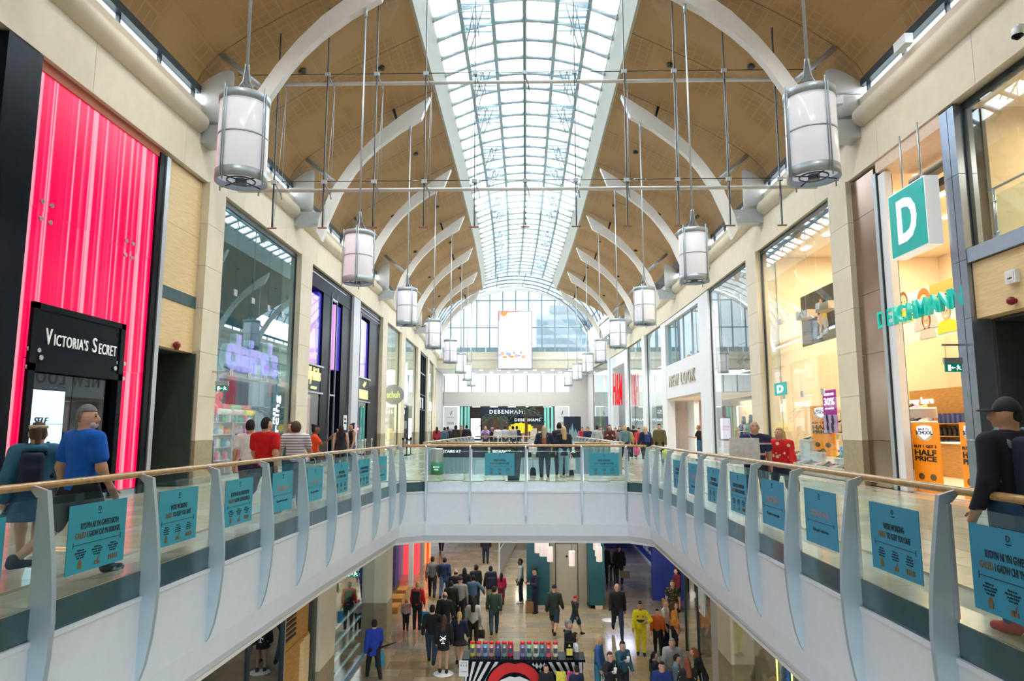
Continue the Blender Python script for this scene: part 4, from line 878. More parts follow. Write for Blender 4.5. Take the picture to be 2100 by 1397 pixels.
# ------------------------------------------------------------------ shops beyond
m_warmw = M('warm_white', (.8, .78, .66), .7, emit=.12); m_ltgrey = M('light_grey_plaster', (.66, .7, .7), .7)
for (y0, y1, mat, lab, mg) in ((43.9, 49.5, m_warmw, 'glass shop window with a yellow banner on the left', m_shop), (51.3, 58.6, m_ltgrey, 'tall glass shop window with dark entrance on the left', m_shop), (68.4, 74.6, m_ltgrey, 'narrow-looking far glass shop window on the left', m_shop), (76.2, 80, m_warmw, 'last glass shop window on the left before the far corner', m_shop)):
    room(-1, y0, y1, 4, mat); n = max(2, int((y1-y0)/1.8)); panes('shop_window', -1, [y0+(y1-y0)*i/n for i in range(n+1)], [.1, 3.2, 5.9, 8.5], 0, mg, lab)
    area('shop_light', (-11.5+bend(y0), (y0+y1)/2, 5), 2.5, 3, 200)
bn = thing('yellow_banner', (-9.7, 46.2, 0), 'tall yellow banner dotted with white standing in the shoe store window', 'banner')
wbo('cloth', -1, 45.3, 46.9, 0, 3.0, -.5, -.42, M('banner_yellow', (.85, .78, .03), .6, emit=.25), bn)
for i in range(4):
    for j in range(9): MB().path([(-9.72, 45.5+.4*i, .3+.31*j), (-9.70, 45.5+.4*i, .3+.31*j)], .04, 8).obj('dot', m_wht, bn)
rs = thing('round_sign', (-8.7, 44.6, 3.2), 'round navy blade sign with yellow lettering above the yellow banner', 'shop sign')
MB().path([(-8.75, 44.5, 3.75), (-8.75, 44.75, 3.75)], .62, 24).obj('disc', M('sign_navy', (.01, .06, .13), .35), rs); MB().path([(-8.75, 44.48, 3.75), (-8.75, 44.53, 3.75)], .66, 24).path([(-8.75, 44.72, 3.75), (-8.75, 44.78, 3.75)], .66, 24).obj('rim', m_steel, rs)
fitword('schuh', .85, .45, M('lime_letters', (.75, .9, .25), .4, emit=.5), (-8.75, 44.46, 3.75), 'F', rs); MB().box(-9.3, -8.75, 44.6, 44.66, 4.3, 4.36).obj('bracket', m_steel, rs)
bs = thing('dark_shop', (-9.8, 63.5, 0), 'dark framed shop front with a white lightning-like light far along the left', 'shop front')
wbo('backing', -1, 60.4, 66.6, 0, 8.5, -.6, -.4, m_blk, bs)
for i in range(5): wbo('frame_post', -1, 60.4+1.5*i, 60.5+1.5*i, 0, 8.5, -.4, .05, m_dark, bs)
for z in (3.2, 4.6, 6.6, 8.4): wbo('frame_rail', -1, 60.4, 66.6, z, z+.12, -.4, .05, m_dark, bs)
wbo('white_fascia', -1, 61, 65.5, 3.4, 4.4, -.3, .0, m_lside, bs); wbo('glass_pane', -1, 60.5, 66.5, 4.7, 6.55, -.2, -.19, m_shop, bs); wbo('glass_pane', -1, 60.5, 66.5, 6.7, 8.35, -.2, -.19, m_shop, bs)
dk = thing('dark_entrance', (-9.6, 54.5, 0), 'black entrance box with pale sign in the third window on the left', 'entrance'); wbo('box', -1, 52.6, 55.6, .0, 3.4, -1.2, -.1, m_blk, dk); wbo('lintel', -1, 52.6, 55.6, 3.4, 3.6, -1.2, .0, m_white, dk); wbo('notice', -1, 53.2, 54.6, 1.5, 2.1, -.1, -.08, m_white, dk)
MB().path([(wx(-1, 54, -.1), 54, 3.6), (wx(-1, 54.3, -.1), 54.1, 5.0), (wx(-1, 54, -.1), 53.9, 5.3), (wx(-1, 54, -.1), 54.1, 6.8)], [.08, .14, .1, .04], 8).obj('light_ribbon', m_cool, dk)
for i, y in enumerate((69.5, 71.5, 77.5)): sheet('white_fascia_sign', -1, y, y+2.4, 3.4, 4.3, .03, m_wht, '%s plain white fascia sign far along the left side' % ('first', 'second', 'last')[i], [], 'shop sign')
for i in range(3): tag(wbo('wall_panel', -1, 79.0-.0*i, 79.6, .0+2.8*i, 2.75+2.8*i, -.1, .12, M('honey_panel', (.75, .55, .33), .5)), '%s honey coloured panel at the far left corner' % ('lowest', 'middle', 'top')[i], 'wall panel')
# ------------------------------------------------------------------ shoe shop on the right
def rx(x0, y0, x1, y1, X):   # a picture rectangle on a plane X = const: Y near/far and z low/high
    a, b, c, d = atX(x0, y0, X), atX(x1, y0, X), atX(x0, y1, X), atX(x1, y1, X)
    return min(a.y, b.y), max(a.y, b.y), (c.z+d.z)/2, (a.z+b.z)/2
m_peach = M('peach_plaster', (.86, .70, .50), .75, noise=.02)
shr = room(1, 14.62, 26.5, 7.0, m_peach, 8.3, M('pale_shop_floor', (.7, .6, .48), .25))
# ceiling lamps
dl = MB().lathe([(0, 0), (.11, 0), (.14, .03), (0, .03)], 12).mesh('ceiling_lamp', m_lamp)
k = 0
for i in range(4):
    for j in range(6):
        for e in (0, .3):
            inst(dl, 'ceiling_lamp', (10.6+1.5*i, 15.3+1.9*j+e, 8.26), shr)
area('shoe_shop_light', (12.6, 20.3, 8.1), 5, 10, 620, (1, .80, .55)); area('shoe_shop_low_light', (12.8, 18, 3.6), 4, 5, 120, (1, .84, .62))
panes('shop_window', 1, [20.05, 21.6, 23.2, 24.8, 26.5], [.1, 2.7, 5.45, 8.45], 0, m_shop, 'tall clear glass shop window of the warmly lit shoe shop', clips=True)
for (yy) in (21.6, 23.2):
    tag(wbo('fin_plate', 1, yy-.5, yy+.45, 5.3, 5.55, -.45, -.1, M('punched_brass_plate', (.55, .45, .33), .4, .3)), '%s punched metal plate bracing the shoe shop glass' % ('nearer' if yy < 22 else 'farther'), 'glass bracket')
# entrance: bronze panel, frames, blue steel column, header
en = thing('shop_entrance', (9.45, 16.5, 0), 'tall open entrance of the shoe shop with bronze panel and steel column', 'shop entrance')
m_bronze = M('bronze_panel', (.42, .30, .24), .22, .9, noise=.12, scale=1.2)
for z0, z1 in ((0, 1.22), (1.22, 3.55), (3.55, 5.2), (5.2, 7.4), (7.4, 8.5)): wbo('bronze_panel', 1, 17.62, 18.85, z0+.006, z1-.006, -.4, .06, m_bronze, en)
wbo('door_frame', 1, 17.42, 17.62, 0, 8.3, -.3, .1, m_alu, en); wbo('door_frame', 1, 17.38, 17.42, 0, 8.3, -.3, .12, m_dark, en); wbo('white_jamb', 1, 17.05, 17.37, 0, 8.2, -.1, .08, m_white, en)
m_bsteel = M('blue_steel_column', (.30, .36, .46), .28, .7, noise=.05)
for z0, z1 in ((0, 1.3), (1.3, 3.85), (3.85, 5.1), (5.1, 7.0), (7.0, 8.55)):
    wbo('steel_column', 1, 14.12, 14.34, z0+.005, z1-.005, -.3, .1, m_bsteel, en); wbo('steel_column', 1, 14.36, 14.62, z0+.005, z1-.005, -.3, .1, m_bsteel, en)
wbo('header_soffit', 1, 14.62, 17.42, 8.27, 8.6, -1.3, .1, M('peach_soffit', (.78, .62, .5), .7), en); wbo('shutter_box', 1, 14.62, 17.42, 7.9, 8.1, -1.0, -.75, m_dark, en); wbo('shutter_box', 1, 14.62, 17.42, 7.5, 7.7, -1.1, -.85, m_dark, en)
# letters on two rails
lt_ = thing('letter_sign', (9.4, 16.2, 4.1), 'turquoise three-dimensional shop name letters on rails across the entrance', 'shop sign')
m_tq = M('turquoise_letters', (.0, .52, .45), .35, emit=.18)
fitword('DEICHMANN', 3.5, .45, m_tq, (9.4, 16.1, 4.38), 'R', lt_, space=1.08, bold=.012, ext=.05)
for z in (4.3, 4.55): MB().box(9.48, 9.5, 14.63, 17.0, z-.015, z+.015).obj('rail', m_dark, lt_)
c0, c1, c2, c3 = rx(1820, 386, 1894, 520, 8.94); ds = thing('cube_sign', (9.1, (c0+c1)/2, c2), 'hanging turquoise box sign with a big white D', 'shop sign')
m_tq2 = M('turquoise_panel', (.0, .42, .38), .35, emit=.12)
MB().box(8.95, 9.27, c0-.03, c1+.03, c2-.03, c3+.03).obj('box', M('sign_box_white', (.85, .88, .9), .4, emit=.2), ds); MB().box(8.94, 8.95, c0, c1, c2, c3).obj('face', m_tq2, ds)
fitword('D', .78, 1.05, M('sign_white_letter', (.9, .92, .95), .4, emit=.35), (8.93, (c0+c1)/2, (c2+c3)/2+.02), 'R', ds, bold=.03)
for y in (c0+.35, c1-.35): MB().path([(9.12, y, c3), (9.12, y, 8.6)], .025, 6).obj('hanger', m_alu, ds)
# interior: timber header, pay desk wall
XB = 14.8
ya, yb, z0, z1 = rx(1560, 798, 1990, 838, XB); pw = thing('pay_wall', (XB, (ya+yb)/2, 0), 'amber timber wall with white pay here lettering at the back of the shoe shop', 'shop counter')
MB().box(XB, XB+.1, 15, 26.3, 2.05, 2.95).obj('timber_header', m_oak, pw); p = atX(1890, 824, XB); fitword('please pay here', 2.6, .33, M('glow_letters', (1, .95, .9), .4, emit=1.5), (XB-.02, p.y+.55, 2.52), 'R', pw, bold=.01, shear=0)
MB().box(XB+.02, XB+.12, 15, 26.3, 0, 2.05).obj('back_panel', M('shelf_back', (.3, .2, .1), .6), pw)
MB().box(13.4, 14.2, 19.5, 22.5, 0, 1.05).obj('counter', m_oak, pw); MB().box(13.35, 14.25, 19.4, 22.6, 1.05, 1.1).obj('counter_top', m_white, pw)
PACK = [('blue spray can', (.03, .2, .5)), ('tan boot tree', (.65, .33, .1)), ('black shoe care bottle', (.03, .03, .02)), ('yellow shoe polish tin', (.85, .6, .05)), ('navy sock pack', (.05, .08, .25)), ('grey insole pack', (.55, .55, .6))]
shf = thing('wall_shelving', (XB-.2, 19, 0), 'timber wall shelving packed with shoe care goods behind the orange posters', 'shelving')
for z in (.35, .8, 1.25, 1.68): MB().box(XB-.4, XB, 15.2, 26, z, z+.03).obj('shelf', m_oak, shf)
for y in (15.2, 17, 18.8, 20.6, 22.4, 24.2, 26): MB().box(XB-.4, XB, y-.02, y+.02, 0, 2.05).obj('upright', m_oak, shf)
pmesh = []
for w, c in PACK:
    mm = M('goods_' + w.replace(' ', '_'), c, .4, emit=.06)
    pmesh.append(MB().lathe([(.06, 0), (.06, .24), (.03, .28), (.03, .33), (0, .33)], 8).mesh('shoe_care_item', mm) if 'can' in w or 'bottle' in w or 'tin' in w else MB().box(-.05, .05, -.07, .07, 0, .3).box(-.03, .03, -.04, .04, .3, .34).mesh('shoe_care_item', mm))
for zi, z in enumerate((.38, .83, 1.28, 1.71)):
    for j in range(40):
        y = 15.4+.265*j; k = (j//7 + zi*2) % 6
        tag(inst(pmesh[k], 'shoe_care_item', (XB-.22, y, z)), '%s, %s from the near end of the %s timber shelf' % (PACK[k][0], nth(j+1), ('lowest', 'second', 'third', 'top')[zi]), 'shoe care', 'shoe care goods on timber shelves')
# mezzanine fascia and the family photo
mz = struct(MB().box(13.2, 13.5, 14.7, 20.5, 3.15, 4.45).obj('wall_mezzanine', m_peach))
def portrait(parent, X, y, z, s, skin, hair, top, longhair=False):
    q = lambda pts: [(X, y - s*a, z + s*b) for a, b in pts]; el = lambda cx, cz, rx_, rz, n=18: [(cx+rx_*math.cos(2*PI*i/n), cz+rz*math.sin(2*PI*i/n)) for i in range(n)]
    lay = [('shoulders', [(-.75, -.9), (.75, -.9), (.6, -.45), (.2, -.32), (-.2, -.32), (-.6, -.45)], top)]
    lay += [('hair', el(0, .12, .42 if longhair else .33, .5 if longhair else .42), hair), ('face', el(0, 0, .28, .38), skin), ('eyes', el(-.11, .06, .035, .03, 8), m_ink), ('eyes', el(.11, .06, .035, .03, 8), m_ink), ('smile', [(-.12, -.15), (.12, -.15), (.06, -.22), (-.06, -.22)], m_wht)]
    for i, (nm, pts, m) in enumerate(lay): MB().prism([(X-.004*(i+1), b, c) for a, b, c in q(pts)], (.003, 0, 0)).obj(nm, m, parent)
fp = thing('family_photo', (13.15, 17, 4.4), 'large bright advert photo of smiling people behind the turquoise letters', 'poster')
y0_, y1_, za, zb = rx(1832, 590, 1975, 680, 13.15)
MB().box(13.12, 13.16, y0_, y1_, 4.42, zb).obj('sheet', M('photo_mint', (.55, .75, .62), .5, emit=.15), fp); MB().box(13.11, 13.12, y0_, y0_+1.6, 4.42+1.0, zb).obj('orange_field', M('photo_orange', (.9, .3, .06), .5, emit=.15), fp)
sk1, sk2 = M('photo_skin_light', (.8, .45, .28), .6, emit=.12), M('photo_skin_tan', (.75, .38, .22), .6, emit=.12); hb, ha = M('photo_hair_brown', (.2, .08, .03), .6), M('photo_hair_auburn', (.45, .16, .03), .6, emit=.05); ty = M('photo_yellow', (.9, .55, .03), .6, emit=.12); tp_ = M('photo_grey_knit', (.6, .55, .5), .6)
for px_, py_, s, a in ((1853, 622, .75, (sk1, hb, ty)), (1895, 625, .9, (sk1, ha, tp_, True)), (1900, 660, .6, (sk2, hb, tp_, True)), (1940, 640, .7, (sk2, ha, ty))):
    p = atX(px_, py_, 13.1); portrait(fp, 13.1, p.y, p.z, s, *a)
# kneeling sports photo
y0_, y1_, za, zb = rx(1640, 592, 1728, 702, 10.6); wp = thing('sports_photo', (10.6, (y0_+y1_)/2, za), 'dark advert photo of a crouching woman in a yellow top', 'poster')
MB().box(10.6, 10.64, y0_, y1_, za, zb).obj('sheet', pattern('forest_photo', 'noise', [(.35, (.015, .02, .02)), (.6, (.05, .06, .05)), (.75, (.12, .1, .07))], 3, .5), wp)
MB().box(10.59, 10.6, y0_, y1_, za, za+.4).obj('ground_strip', M('photo_leaf_litter', (.2, .15, .09), .7, noise=.3, scale=20), wp)
ym = (y0_+y1_)/2; U = lambda a, b: (10.585, ym - a, za + b)
for i, (nm, pts, m) in enumerate((('top', [(.1, 1.25), (.4, 1.2), (.5, .85), (.35, .7), (.12, .8)], ty), ('legs', [(-.25, .95), (.05, 1.0), (.3, .75), (.5, .5), (.25, .42), (.1, .62), (-.05, .35), (-.2, .3), (-.12, .62), (-.35, .78)], sk1), ('shorts', [(.2, .78), (.5, .8), (.58, .45), (.3, .42)], M('photo_cream', (.75, .65, .5), .6)), ('arm', [(.12, 1.2), (.25, 1.22), (.1, .9), (-.15, .78), (-.25, .85), (-.02, .98)], sk1), ('head', [(.0, 1.3), (.12, 1.24), (.24, 1.32), (.24, 1.5), (.1, 1.56), (-.02, 1.48)], sk1), ('hair', [(.24, 1.3), (.32, 1.45), (.22, 1.62), (.05, 1.62), (-.03, 1.5), (.12, 1.52), (.2, 1.42)], hb), ('shoe', [(-.35, .12), (.1, .15), (.1, .3), (-.05, .32), (-.12, .22), (-.38, .22)], m_white), ('shoe', [(.15, .2), (.45, .22), (.45, .34), (.2, .36)], m_white), ('bag', [(-.75, .2), (-.35, .15), (-.3, .55), (-.6, .6)], M('photo_denim', (.2, .35, .5), .6)))):
    MB().prism([U(a, b) for a, b in pts], (-.004*(i+1), 0, 0)).obj(nm, m, wp)
# orange standing posters and the rest of the display
def school(name, Xp, x0, y0, x1, y1, label, feet=True):
    a, b, c, d = rx(x0, y0, x1, y1, Xp); c = 0.01 if feet else c; w = b-a; t = thing(name, (Xp, (a+b)/2, c), label, 'poster', 'orange offer posters'); m = (a+b)/2; H = d-c
    MB().box(Xp, Xp+.04, a, b, c, d).obj('board', m_orp, t)
    MB().prism([(Xp-.004, m+w*.33*math.cos(q), d-H*.14+H*.125*math.sin(q)) for q in [2*PI*i/20 for i in range(20)]], (.003, 0, 0)).obj('cream_disc', M('poster_cream', (.9, .75, .5), .5), t)
    MB().prism([(Xp-.01, m+u*w, d-H*.04-v*H*.2) for u, v in ((-.28, .05), (0, 0), (.28, .05), (.26, .6), (0, 1), (-.26, .6))], (.005, 0, 0)).obj('shield', m_wht, t)
    for bdy, v, ww, hh, mt in (('BACK TO', .09, .4, .035, m_ink), ('SCHOOL', .14, .62, .06, m_ink), ('BUY 1 GET 1', .34, .82, .045, m_ink), ('HALF', .43, .8, .085, m_ink), ('PRICE', .52, .8, .075, m_ink)): fitword(bdy, ww*w, hh*H, mt, (Xp-.016, m, d-v*H), 'R', t, ext=.003, bold=.03)
    for u, v in ((-.22, .78), (.22, .78), (0, .9)): MB().prism([(Xp-.006, m+w*u+.12*w*math.cos(q), d-v*H+.05*H*math.sin(q)) for q in [2*PI*i/9 for i in range(9)]], (.003, 0, 0)).obj('line_drawing', m_ink2, t)
    return t
school('offer_poster', 9.75, 1868, 868, 1922, 1012, 'orange half price poster standing in the shoe shop doorway'); school('offer_poster', 9.7, 1966, 866, 2014, 1030, 'orange half price poster partly hidden by the steel column'); school('offer_poster', 9.9, 1660, 832, 1708, 935, 'orange offer poster behind the glass beside the purple sign', False)
a, b, c, d = rx(1686, 800, 1713, 888, 9.75); t = thing('purple_sign', (9.75, (a+b)/2, c), 'hanging purple thirty percent sign with printed sandals inside the glass', 'poster')
MB().box(9.75, 9.77, a, b, c, d).obj('sheet', M('sign_purple', (.5, .03, .35), .5, emit=.15), t); MB().box(9.744, 9.75, a, b, c, c+(d-c)*.42).obj('lower_sheet', M('sign_mauve', (.62, .4, .72), .5, emit=.1), t)
for bdy, v, w_, h in (('30%', .27, .8, .17), ('on sandals', .43, .7, .05), ('SUMMER SALE', .1, .75, .06)): fitword(bdy, w_*(b-a), h*(d-c), m_wht, (9.74, (a+b)/2, d-v*(d-c)), 'R', t, ext=.002, bold=.02)
for u, v in ((-.2, .3), (.22, .32), (-.15, .12), (.2, .1)): MB().prism([(9.738, (a+b)/2+u*(b-a)+.09*math.cos(q)+.03*math.sin(q), c+v*(d-c)+.17*math.sin(q)) for q in [2*PI*i/10 for i in range(10)]], (.004, 0, 0)).obj('sandal_print', m_ink, t)
a, b, c, d = rx(1589, 785, 1614, 811, 9.43); t = thing('door_emblem', (9.42, (a+b)/2, c), 'small green square sticker with a white letter D on the shop glass', 'sticker'); MB().box(9.40, 9.42, a, b, c, d).obj('square', m_tq2, t); fitword('D', (b-a)*.5, (d-c)*.6, m_wht, (9.395, (a+b)/2, (c+d)/2), 'R', t, bold=.04, ext=.004)
# shoes on display blocks behind the glass
def shoe_mesh(col, heel=.0):
    m = MB(); sec = [(-.13, .035, .09+heel, .0+heel), (-.09, .042, .11+heel*.9, heel*.9), (-.03, .04, .085+heel*.6, heel*.6), (.04, .045, .065+heel*.2, heel*.2), (.1, .045, .05, .0), (.145, .028, .03, .0)]
    m.rings([[(w, y, a), (w*.7, y, b), (-w*.7, y, b), (-w, y, a)] for y, w, b, a in sec]); 
    if heel: m.box(-.012, .012, -.125, -.095, 0, heel)
    m.mat(1); m.rings([[(w*1.05, y, a-.0), (w*1.05, y, a+.012), (-w*1.05, y, a+.012), (-w*1.05, y, a)] for y, w, b, a in sec])
    return m.mesh('shoe', [M('shoe_' + col[0], col[1], .4), m_white])
SHC = [('black', (.015, .015, .018)), ('white', (.8, .8, .8)), ('tan', (.5, .3, .14)), ('navy', (.02, .04, .12)), ('pink', (.8, .2, .4)), ('grey', (.35, .35, .38))]
sm = [shoe_mesh(c) for c in SHC] + [shoe_mesh(('black_heel', (.015, .015, .018)), .06)]
plin = []
for i, (y, w, h) in enumerate(((20.6, .9, 1.0), (21.4, .8, .62), (22.2, .8, .35), (23.1, .9, .75), (24.0, .9, 1.15), (25.1, 1.1, .6))):
    t = thing('display_block', (10.2, y, 0), 'white display block with shoes, %s from the bronze panel' % ORD[i].replace('nearest', 'first'), 'display block'); MB().box(9.75, 10.75, y-w/2+.02, y+w/2-.02, .0, h-.03).obj('block', m_white, t); MB().box(9.73, 10.77, y-w/2, y+w/2, h-.03, h).obj('top', m_warmw, t)
    for a in range(3):
        for b in range(4):
            k = (i*3+a*2+b) % 7; o = inst(sm[k], 'shoe', (9.92+.28*a, y-w*.36+w*.24*b, h), None, PI/2 + .3*(a-1)); tag(o, '%s shoe, %s on the display block %s from the bronze panel' % ((SHC + [('black heeled', 0)])[k][0], nth(a*4+b+1), ORD[i].replace('nearest', 'first')), 'shoe', 'shoes on display blocks')
t = thing('shoe_bench', (9.75, 22.2, 0), 'low white bench crowded with shoes along the foot of the glass', 'display bench'); MB().box(9.52, 9.74, 20.2, 26.2, .0, .3).obj('front', m_white, t); MB().box(9.5, 9.74, 20.2, 26.2, .3, .33).obj('top', m_warmw, t)
for q in range(30):
    k = (q*3) % 7; tag(inst(sm[k], 'shoe', (9.62, 20.32+.195*q, .33), None, PI/2+.4*math.sin(q)), '%s shoe, %s along the low bench by the glass' % ((SHC + [('black heeled', 0)])[k][0], nth(q+1)), 'shoe', 'shoes on the low bench')
for j, z in enumerate((1.35, 1.75, 2.15)):
    t = thing('wall_shelf', (11.9, 23.5, z), '%s glass shelf of shoes deep inside the shop window' % ('lowest', 'middle', 'top')[j], 'shelf'); MB().box(11.7, 12.1, 20.2, 26.3, z-.03, z).obj('board', m_warmw, t); MB().box(12.1, 12.14, 20.2, 26.3, z-.3, z+.02).obj('rail', m_steel, t)
    for q in range(16):
        k = (q*2+j) % 7; tag(inst(sm[k], 'shoe', (11.9, 20.5+.36*q, z), None, PI/2), '%s shoe, %s from the near end of the %s glass shelf inside' % ((SHC + [('black heeled', 0)])[k][0], nth(q+1), ('lowest', 'middle', 'top')[j]), 'shoe', 'shoes on glass shelves')
bg = thing('school_bag', (10.0, 21.3, .62), 'pale blue printed school bag on the shoe display', 'bag'); MB().rings([[(9.9+a*sx_, 21.3+b*sx_, z) for a, b in ((-.12, -.16), (.12, -.16), (.12, .16), (-.12, .16))] for z, sx_ in ((.62, .9), (.7, 1), (.95, .95), (1.02, .6))]).obj('body', pattern('bag_print', 'cells', [(.2, (.3, .55, .75)), (.5, (.15, .3, .6)), (.7, (.7, .8, .85))], 25), bg); MB().path([(9.9, 21.22, 1.0), (9.9, 21.25, 1.1), (9.9, 21.35, 1.1), (9.9, 21.38, 1.0)], .012, 5).obj('handle', m_ink, bg)
bg = thing('handbag', (10.2, 20.35, 1.0), 'black handbag standing on the nearest display block', 'bag'); MB().rings([[(10.2+a*s_, 20.35+b*s_, z) for a, b in ((-.09, -.19), (.09, -.19), (.09, .19), (-.09, .19))] for z, s_ in ((1.0, 1), (1.15, 1.05), (1.32, .75))]).obj('body', m_black, bg); MB().path([(10.2, 20.25, 1.3), (10.2, 20.27, 1.48), (10.2, 20.43, 1.48), (10.2, 20.45, 1.3)], .012, 6).obj('handle', m_black, bg)
ex = thing('fire_extinguisher', (10.1, 17.1, 0), 'red fire extinguisher just inside the shoe shop door', 'fire extinguisher'); MB().lathe([(.07, 0), (.085, .04), (.085, .45), (.05, .53), (.025, .56)], 14, (10.1, 17.1, .3)).obj('cylinder', M('extinguisher_red', (.65, .01, .01), .3), ex); MB().box(10.06, 10.14, 17.0, 17.14, .86, .92).obj('lever', m_black, ex); MB().path([(10.1, 17.03, .88), (10.05, 16.98, .7), (10.06, 17.0, .5)], .012, 5).obj('hose', m_black, ex); MB().box(10.04, 10.16, 17.05, 17.16, .2, .32).obj('stand', m_dark, ex); MB().box(10.0, 10.2, 17.0, 17.2, 0, .2).obj('base', m_dark, ex)
sd = thing('sock_stand', (10.5, 15.4, 0), 'white sock rack with orange and black packs between the orange posters', 'rack'); MB().box(10.3, 10.8, 15.0, 15.9, 0, 1.2).obj('cabinet', m_white, sd); MB().box(10.28, 10.3, 15.05, 15.55, .05, 1.15).obj('black_back', m_black, sd)
for i in range(6):
    for j in range(2): MB().path([(10.29, 15.15+.22*j, .15+.17*i), (10.26, 15.15+.22*j, .15+.17*i)], .05, 8).obj('pack', m_orp if (i+j) % 3 else M('sale_red', (1, 0, 0)), sd)
sheet('price_sign', 1, 15.2, 15.9, 1.2, 2.0, -1.3, m_white, 'white price list sheet above the sock rack', [('SALE', 0, .7, .3, .08, M('sale_red', (1, 0, 0))), ('size guide', 0, .4, .4, .06, m_ink)], 'notice'); sheet('price_sign', 1, 15.9, 16.5, 2.1, 2.45, -1.4, m_white, 'white card showing a price above the orange poster', [('4.99', 0, .17, .35, .2, m_ink)], 'price card')
# ------------------------------------------------------------------ right edge: timber band, alcove, upper balcony
tb = thing('timber_band', (9.45, 12, 3.8), 'pale plywood band with steel beam over the dark recess at the right edge', 'wall panel')
for a, b in ((11.9, 14.1), (9.5, 11.88)): wbo('ply_panel', 1, a, b, 3.82, 5.0, -.3, .0, m_ply, tb)
wbo('steel_beam', 1, 9.5, 14.12, 5.02, 5.32, -.3, .08, M('blue_grey_beam', (.36, .45, .58), .35, .4), tb)
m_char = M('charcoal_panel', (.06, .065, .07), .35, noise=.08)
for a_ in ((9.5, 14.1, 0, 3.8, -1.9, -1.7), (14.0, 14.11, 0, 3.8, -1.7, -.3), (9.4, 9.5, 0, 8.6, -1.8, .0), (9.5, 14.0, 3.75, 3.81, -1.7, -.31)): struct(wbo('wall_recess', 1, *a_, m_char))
room(1, 9.5, 14.1, 6.5, M('balcony_peach', (.82, .66, .44), .7), 8.5); struct(MB().box(9.75, 16, 9.5, 14.1, 5.0, 5.1).obj('floor_balcony', m_plaster)); area('balcony_light', (12.5, 12, 8.2), 3, 3, 130, (1, .82, .58))
panes('shop_window', 1, [9.6, 11.1, 12.6, 14.1], [5.35, 8.45], -.1, m_shop, 'tall glass of the upper balcony at the top right edge')
bl = thing('balcony_rail', (9.6, 12, 5.3), 'steel and glass rail on the upper balcony at the right edge', 'balustrade')
MB().path([(9.62, 9.6, 6.42), (9.62, 13.65, 6.42)], .028, 8).obj('handrail', m_steel, bl)
for y in (10.6, 12.05, 13.5):
    MB().path([(9.62, y, 5.32), (9.62, y, 6.42)], .03, 8).obj('post', m_steel, bl)
    for z in (5.5, 6.15): MB().path([(9.62, y-.08, z), (9.62, y+.08, z)], .03, 8).obj('glass_clamp', m_steel, bl)
for a, b in ((10.65, 11.98), (12.1, 13.45)): MB().box(9.61, 9.62, a, b, 5.4, 6.28).obj('glass_pane', m_rglass, bl)
t = thing('alarm_box', (9.4, 12.9, 4.3), 'square white alarm box on the plywood band', 'alarm box'); MB().box(9.36, 9.45, 12.78, 13.06, 4.32, 4.58).obj('case', m_white, t); MB().box(9.35, 9.36, 12.82, 13.02, 4.36, 4.54).obj('lid', M('ivory_plastic', (.78, .76, .72), .4), t); fitword('ALARM', .12, .03, m_ink, (9.345, 12.92, 4.42), 'R', t, ext=.002)
tag(MB().ball((9.36, 12.95, 3.98), .085, 10).path([(9.36, 12.95, 3.98), (9.45, 12.95, 3.98)], .05, 8).obj('alarm_bell', MATS['alarm_red']), 'dark red alarm bell at the right edge below the white box', 'alarm bell')
exit_sign((9.0, 14.3, 2.72), 'green exit sign with running figure on the steel column', True, 9.4)
cc = thing('security_camera', (9.0, 12.3, 9.1), 'white dome security camera on an arm in the top right corner', 'security camera')
pc = atY(2086, 66, 11.0); cx_, cy_, cz_ = pc
MB().lathe([(0, .09), (.06, .09), (.085, .06), (.085, -.05), (.08, -.06)], 16, pc).obj('housing', m_white, cc); MB().lathe([(.09, -.06), (.09, -.085), (.06, -.09)], 16, pc).obj('collar', m_black, cc); MB().ball((cx_, cy_, cz_-.085), .06, 12, (1, 1, .9)).obj('dome', m_black, cc); MB().box(cx_, 9.5, cy_-.05, cy_+.05, cz_+.05, cz_+.13).obj('arm', m_white, cc)
fl_ = thing('floodlight', (8.9, 17.2, 10.7), 'small white floodlight clamped beside the white shell near the right lantern', 'floodlight'); MB().path([(8.7, 18.0, 10.85), (9.5, 18.0, 10.85)], .03, 8).obj('bar', m_alu, fl_); MB().hexa([(8.55, 17.85, 10.45), (8.85, 17.85, 10.5), (8.85, 18.05, 10.5), (8.55, 18.05, 10.45), (8.6, 17.85, 10.62), (8.85, 17.85, 10.75), (8.85, 18.05, 10.75), (8.6, 18.05, 10.62)]).obj('lamp_head', m_white, fl_)
fl_ = thing('floodlight', (9.3, 15.6, 11.0), 'pale floodlight box below the vault at the top right', 'floodlight'); MB().box(9.2, 9.4, 15.4, 15.9, 10.8, 11.05).obj('lamp_head', m_white, fl_); MB().box(9.4, 9.6, 15.6, 15.7, 10.85, 10.95).obj('bracket', m_alu, fl_)
# ------------------------------------------------------------------ clothes shops along the right
room(1, 27.8, 45.6, 5, M('pale_rose_plaster', (.74, .66, .64), .7)); area('clothes_light', (11.8, 31, 8.0), 4, 5, 220, (1, .93, .86)); area('clothes_light', (11.8, 40, 3.2), 4, 5, 120, (1, .82, .66))
panes('shop_window', 1, [27.8, 29.4, 31.0, 32.6, 34.1], [.1, 5.2, 8.45], 0, m_shop, 'clear glass window with dressed mannequins beside the white shop front')
nl = thing('white_shop_front', (9.45, 40, 0), 'white shop front with thin raised letters and an upper window', 'shop front')
wbo('white_pier', 1, 34.1, 36.1, 0, 8.55, -.4, .12, m_white, nl); wbo('white_pier', 1, 44.6, 46.0, 0, 8.55, -.4, .12, m_white, nl); wbo('sign_panel', 1, 36.1, 44.6, 3.45, 5.6, -.4, .1, m_white, nl); wbo('top_panel', 1, 36.1, 44.6, 8.3, 8.55, -.4, .1, m_white, nl)
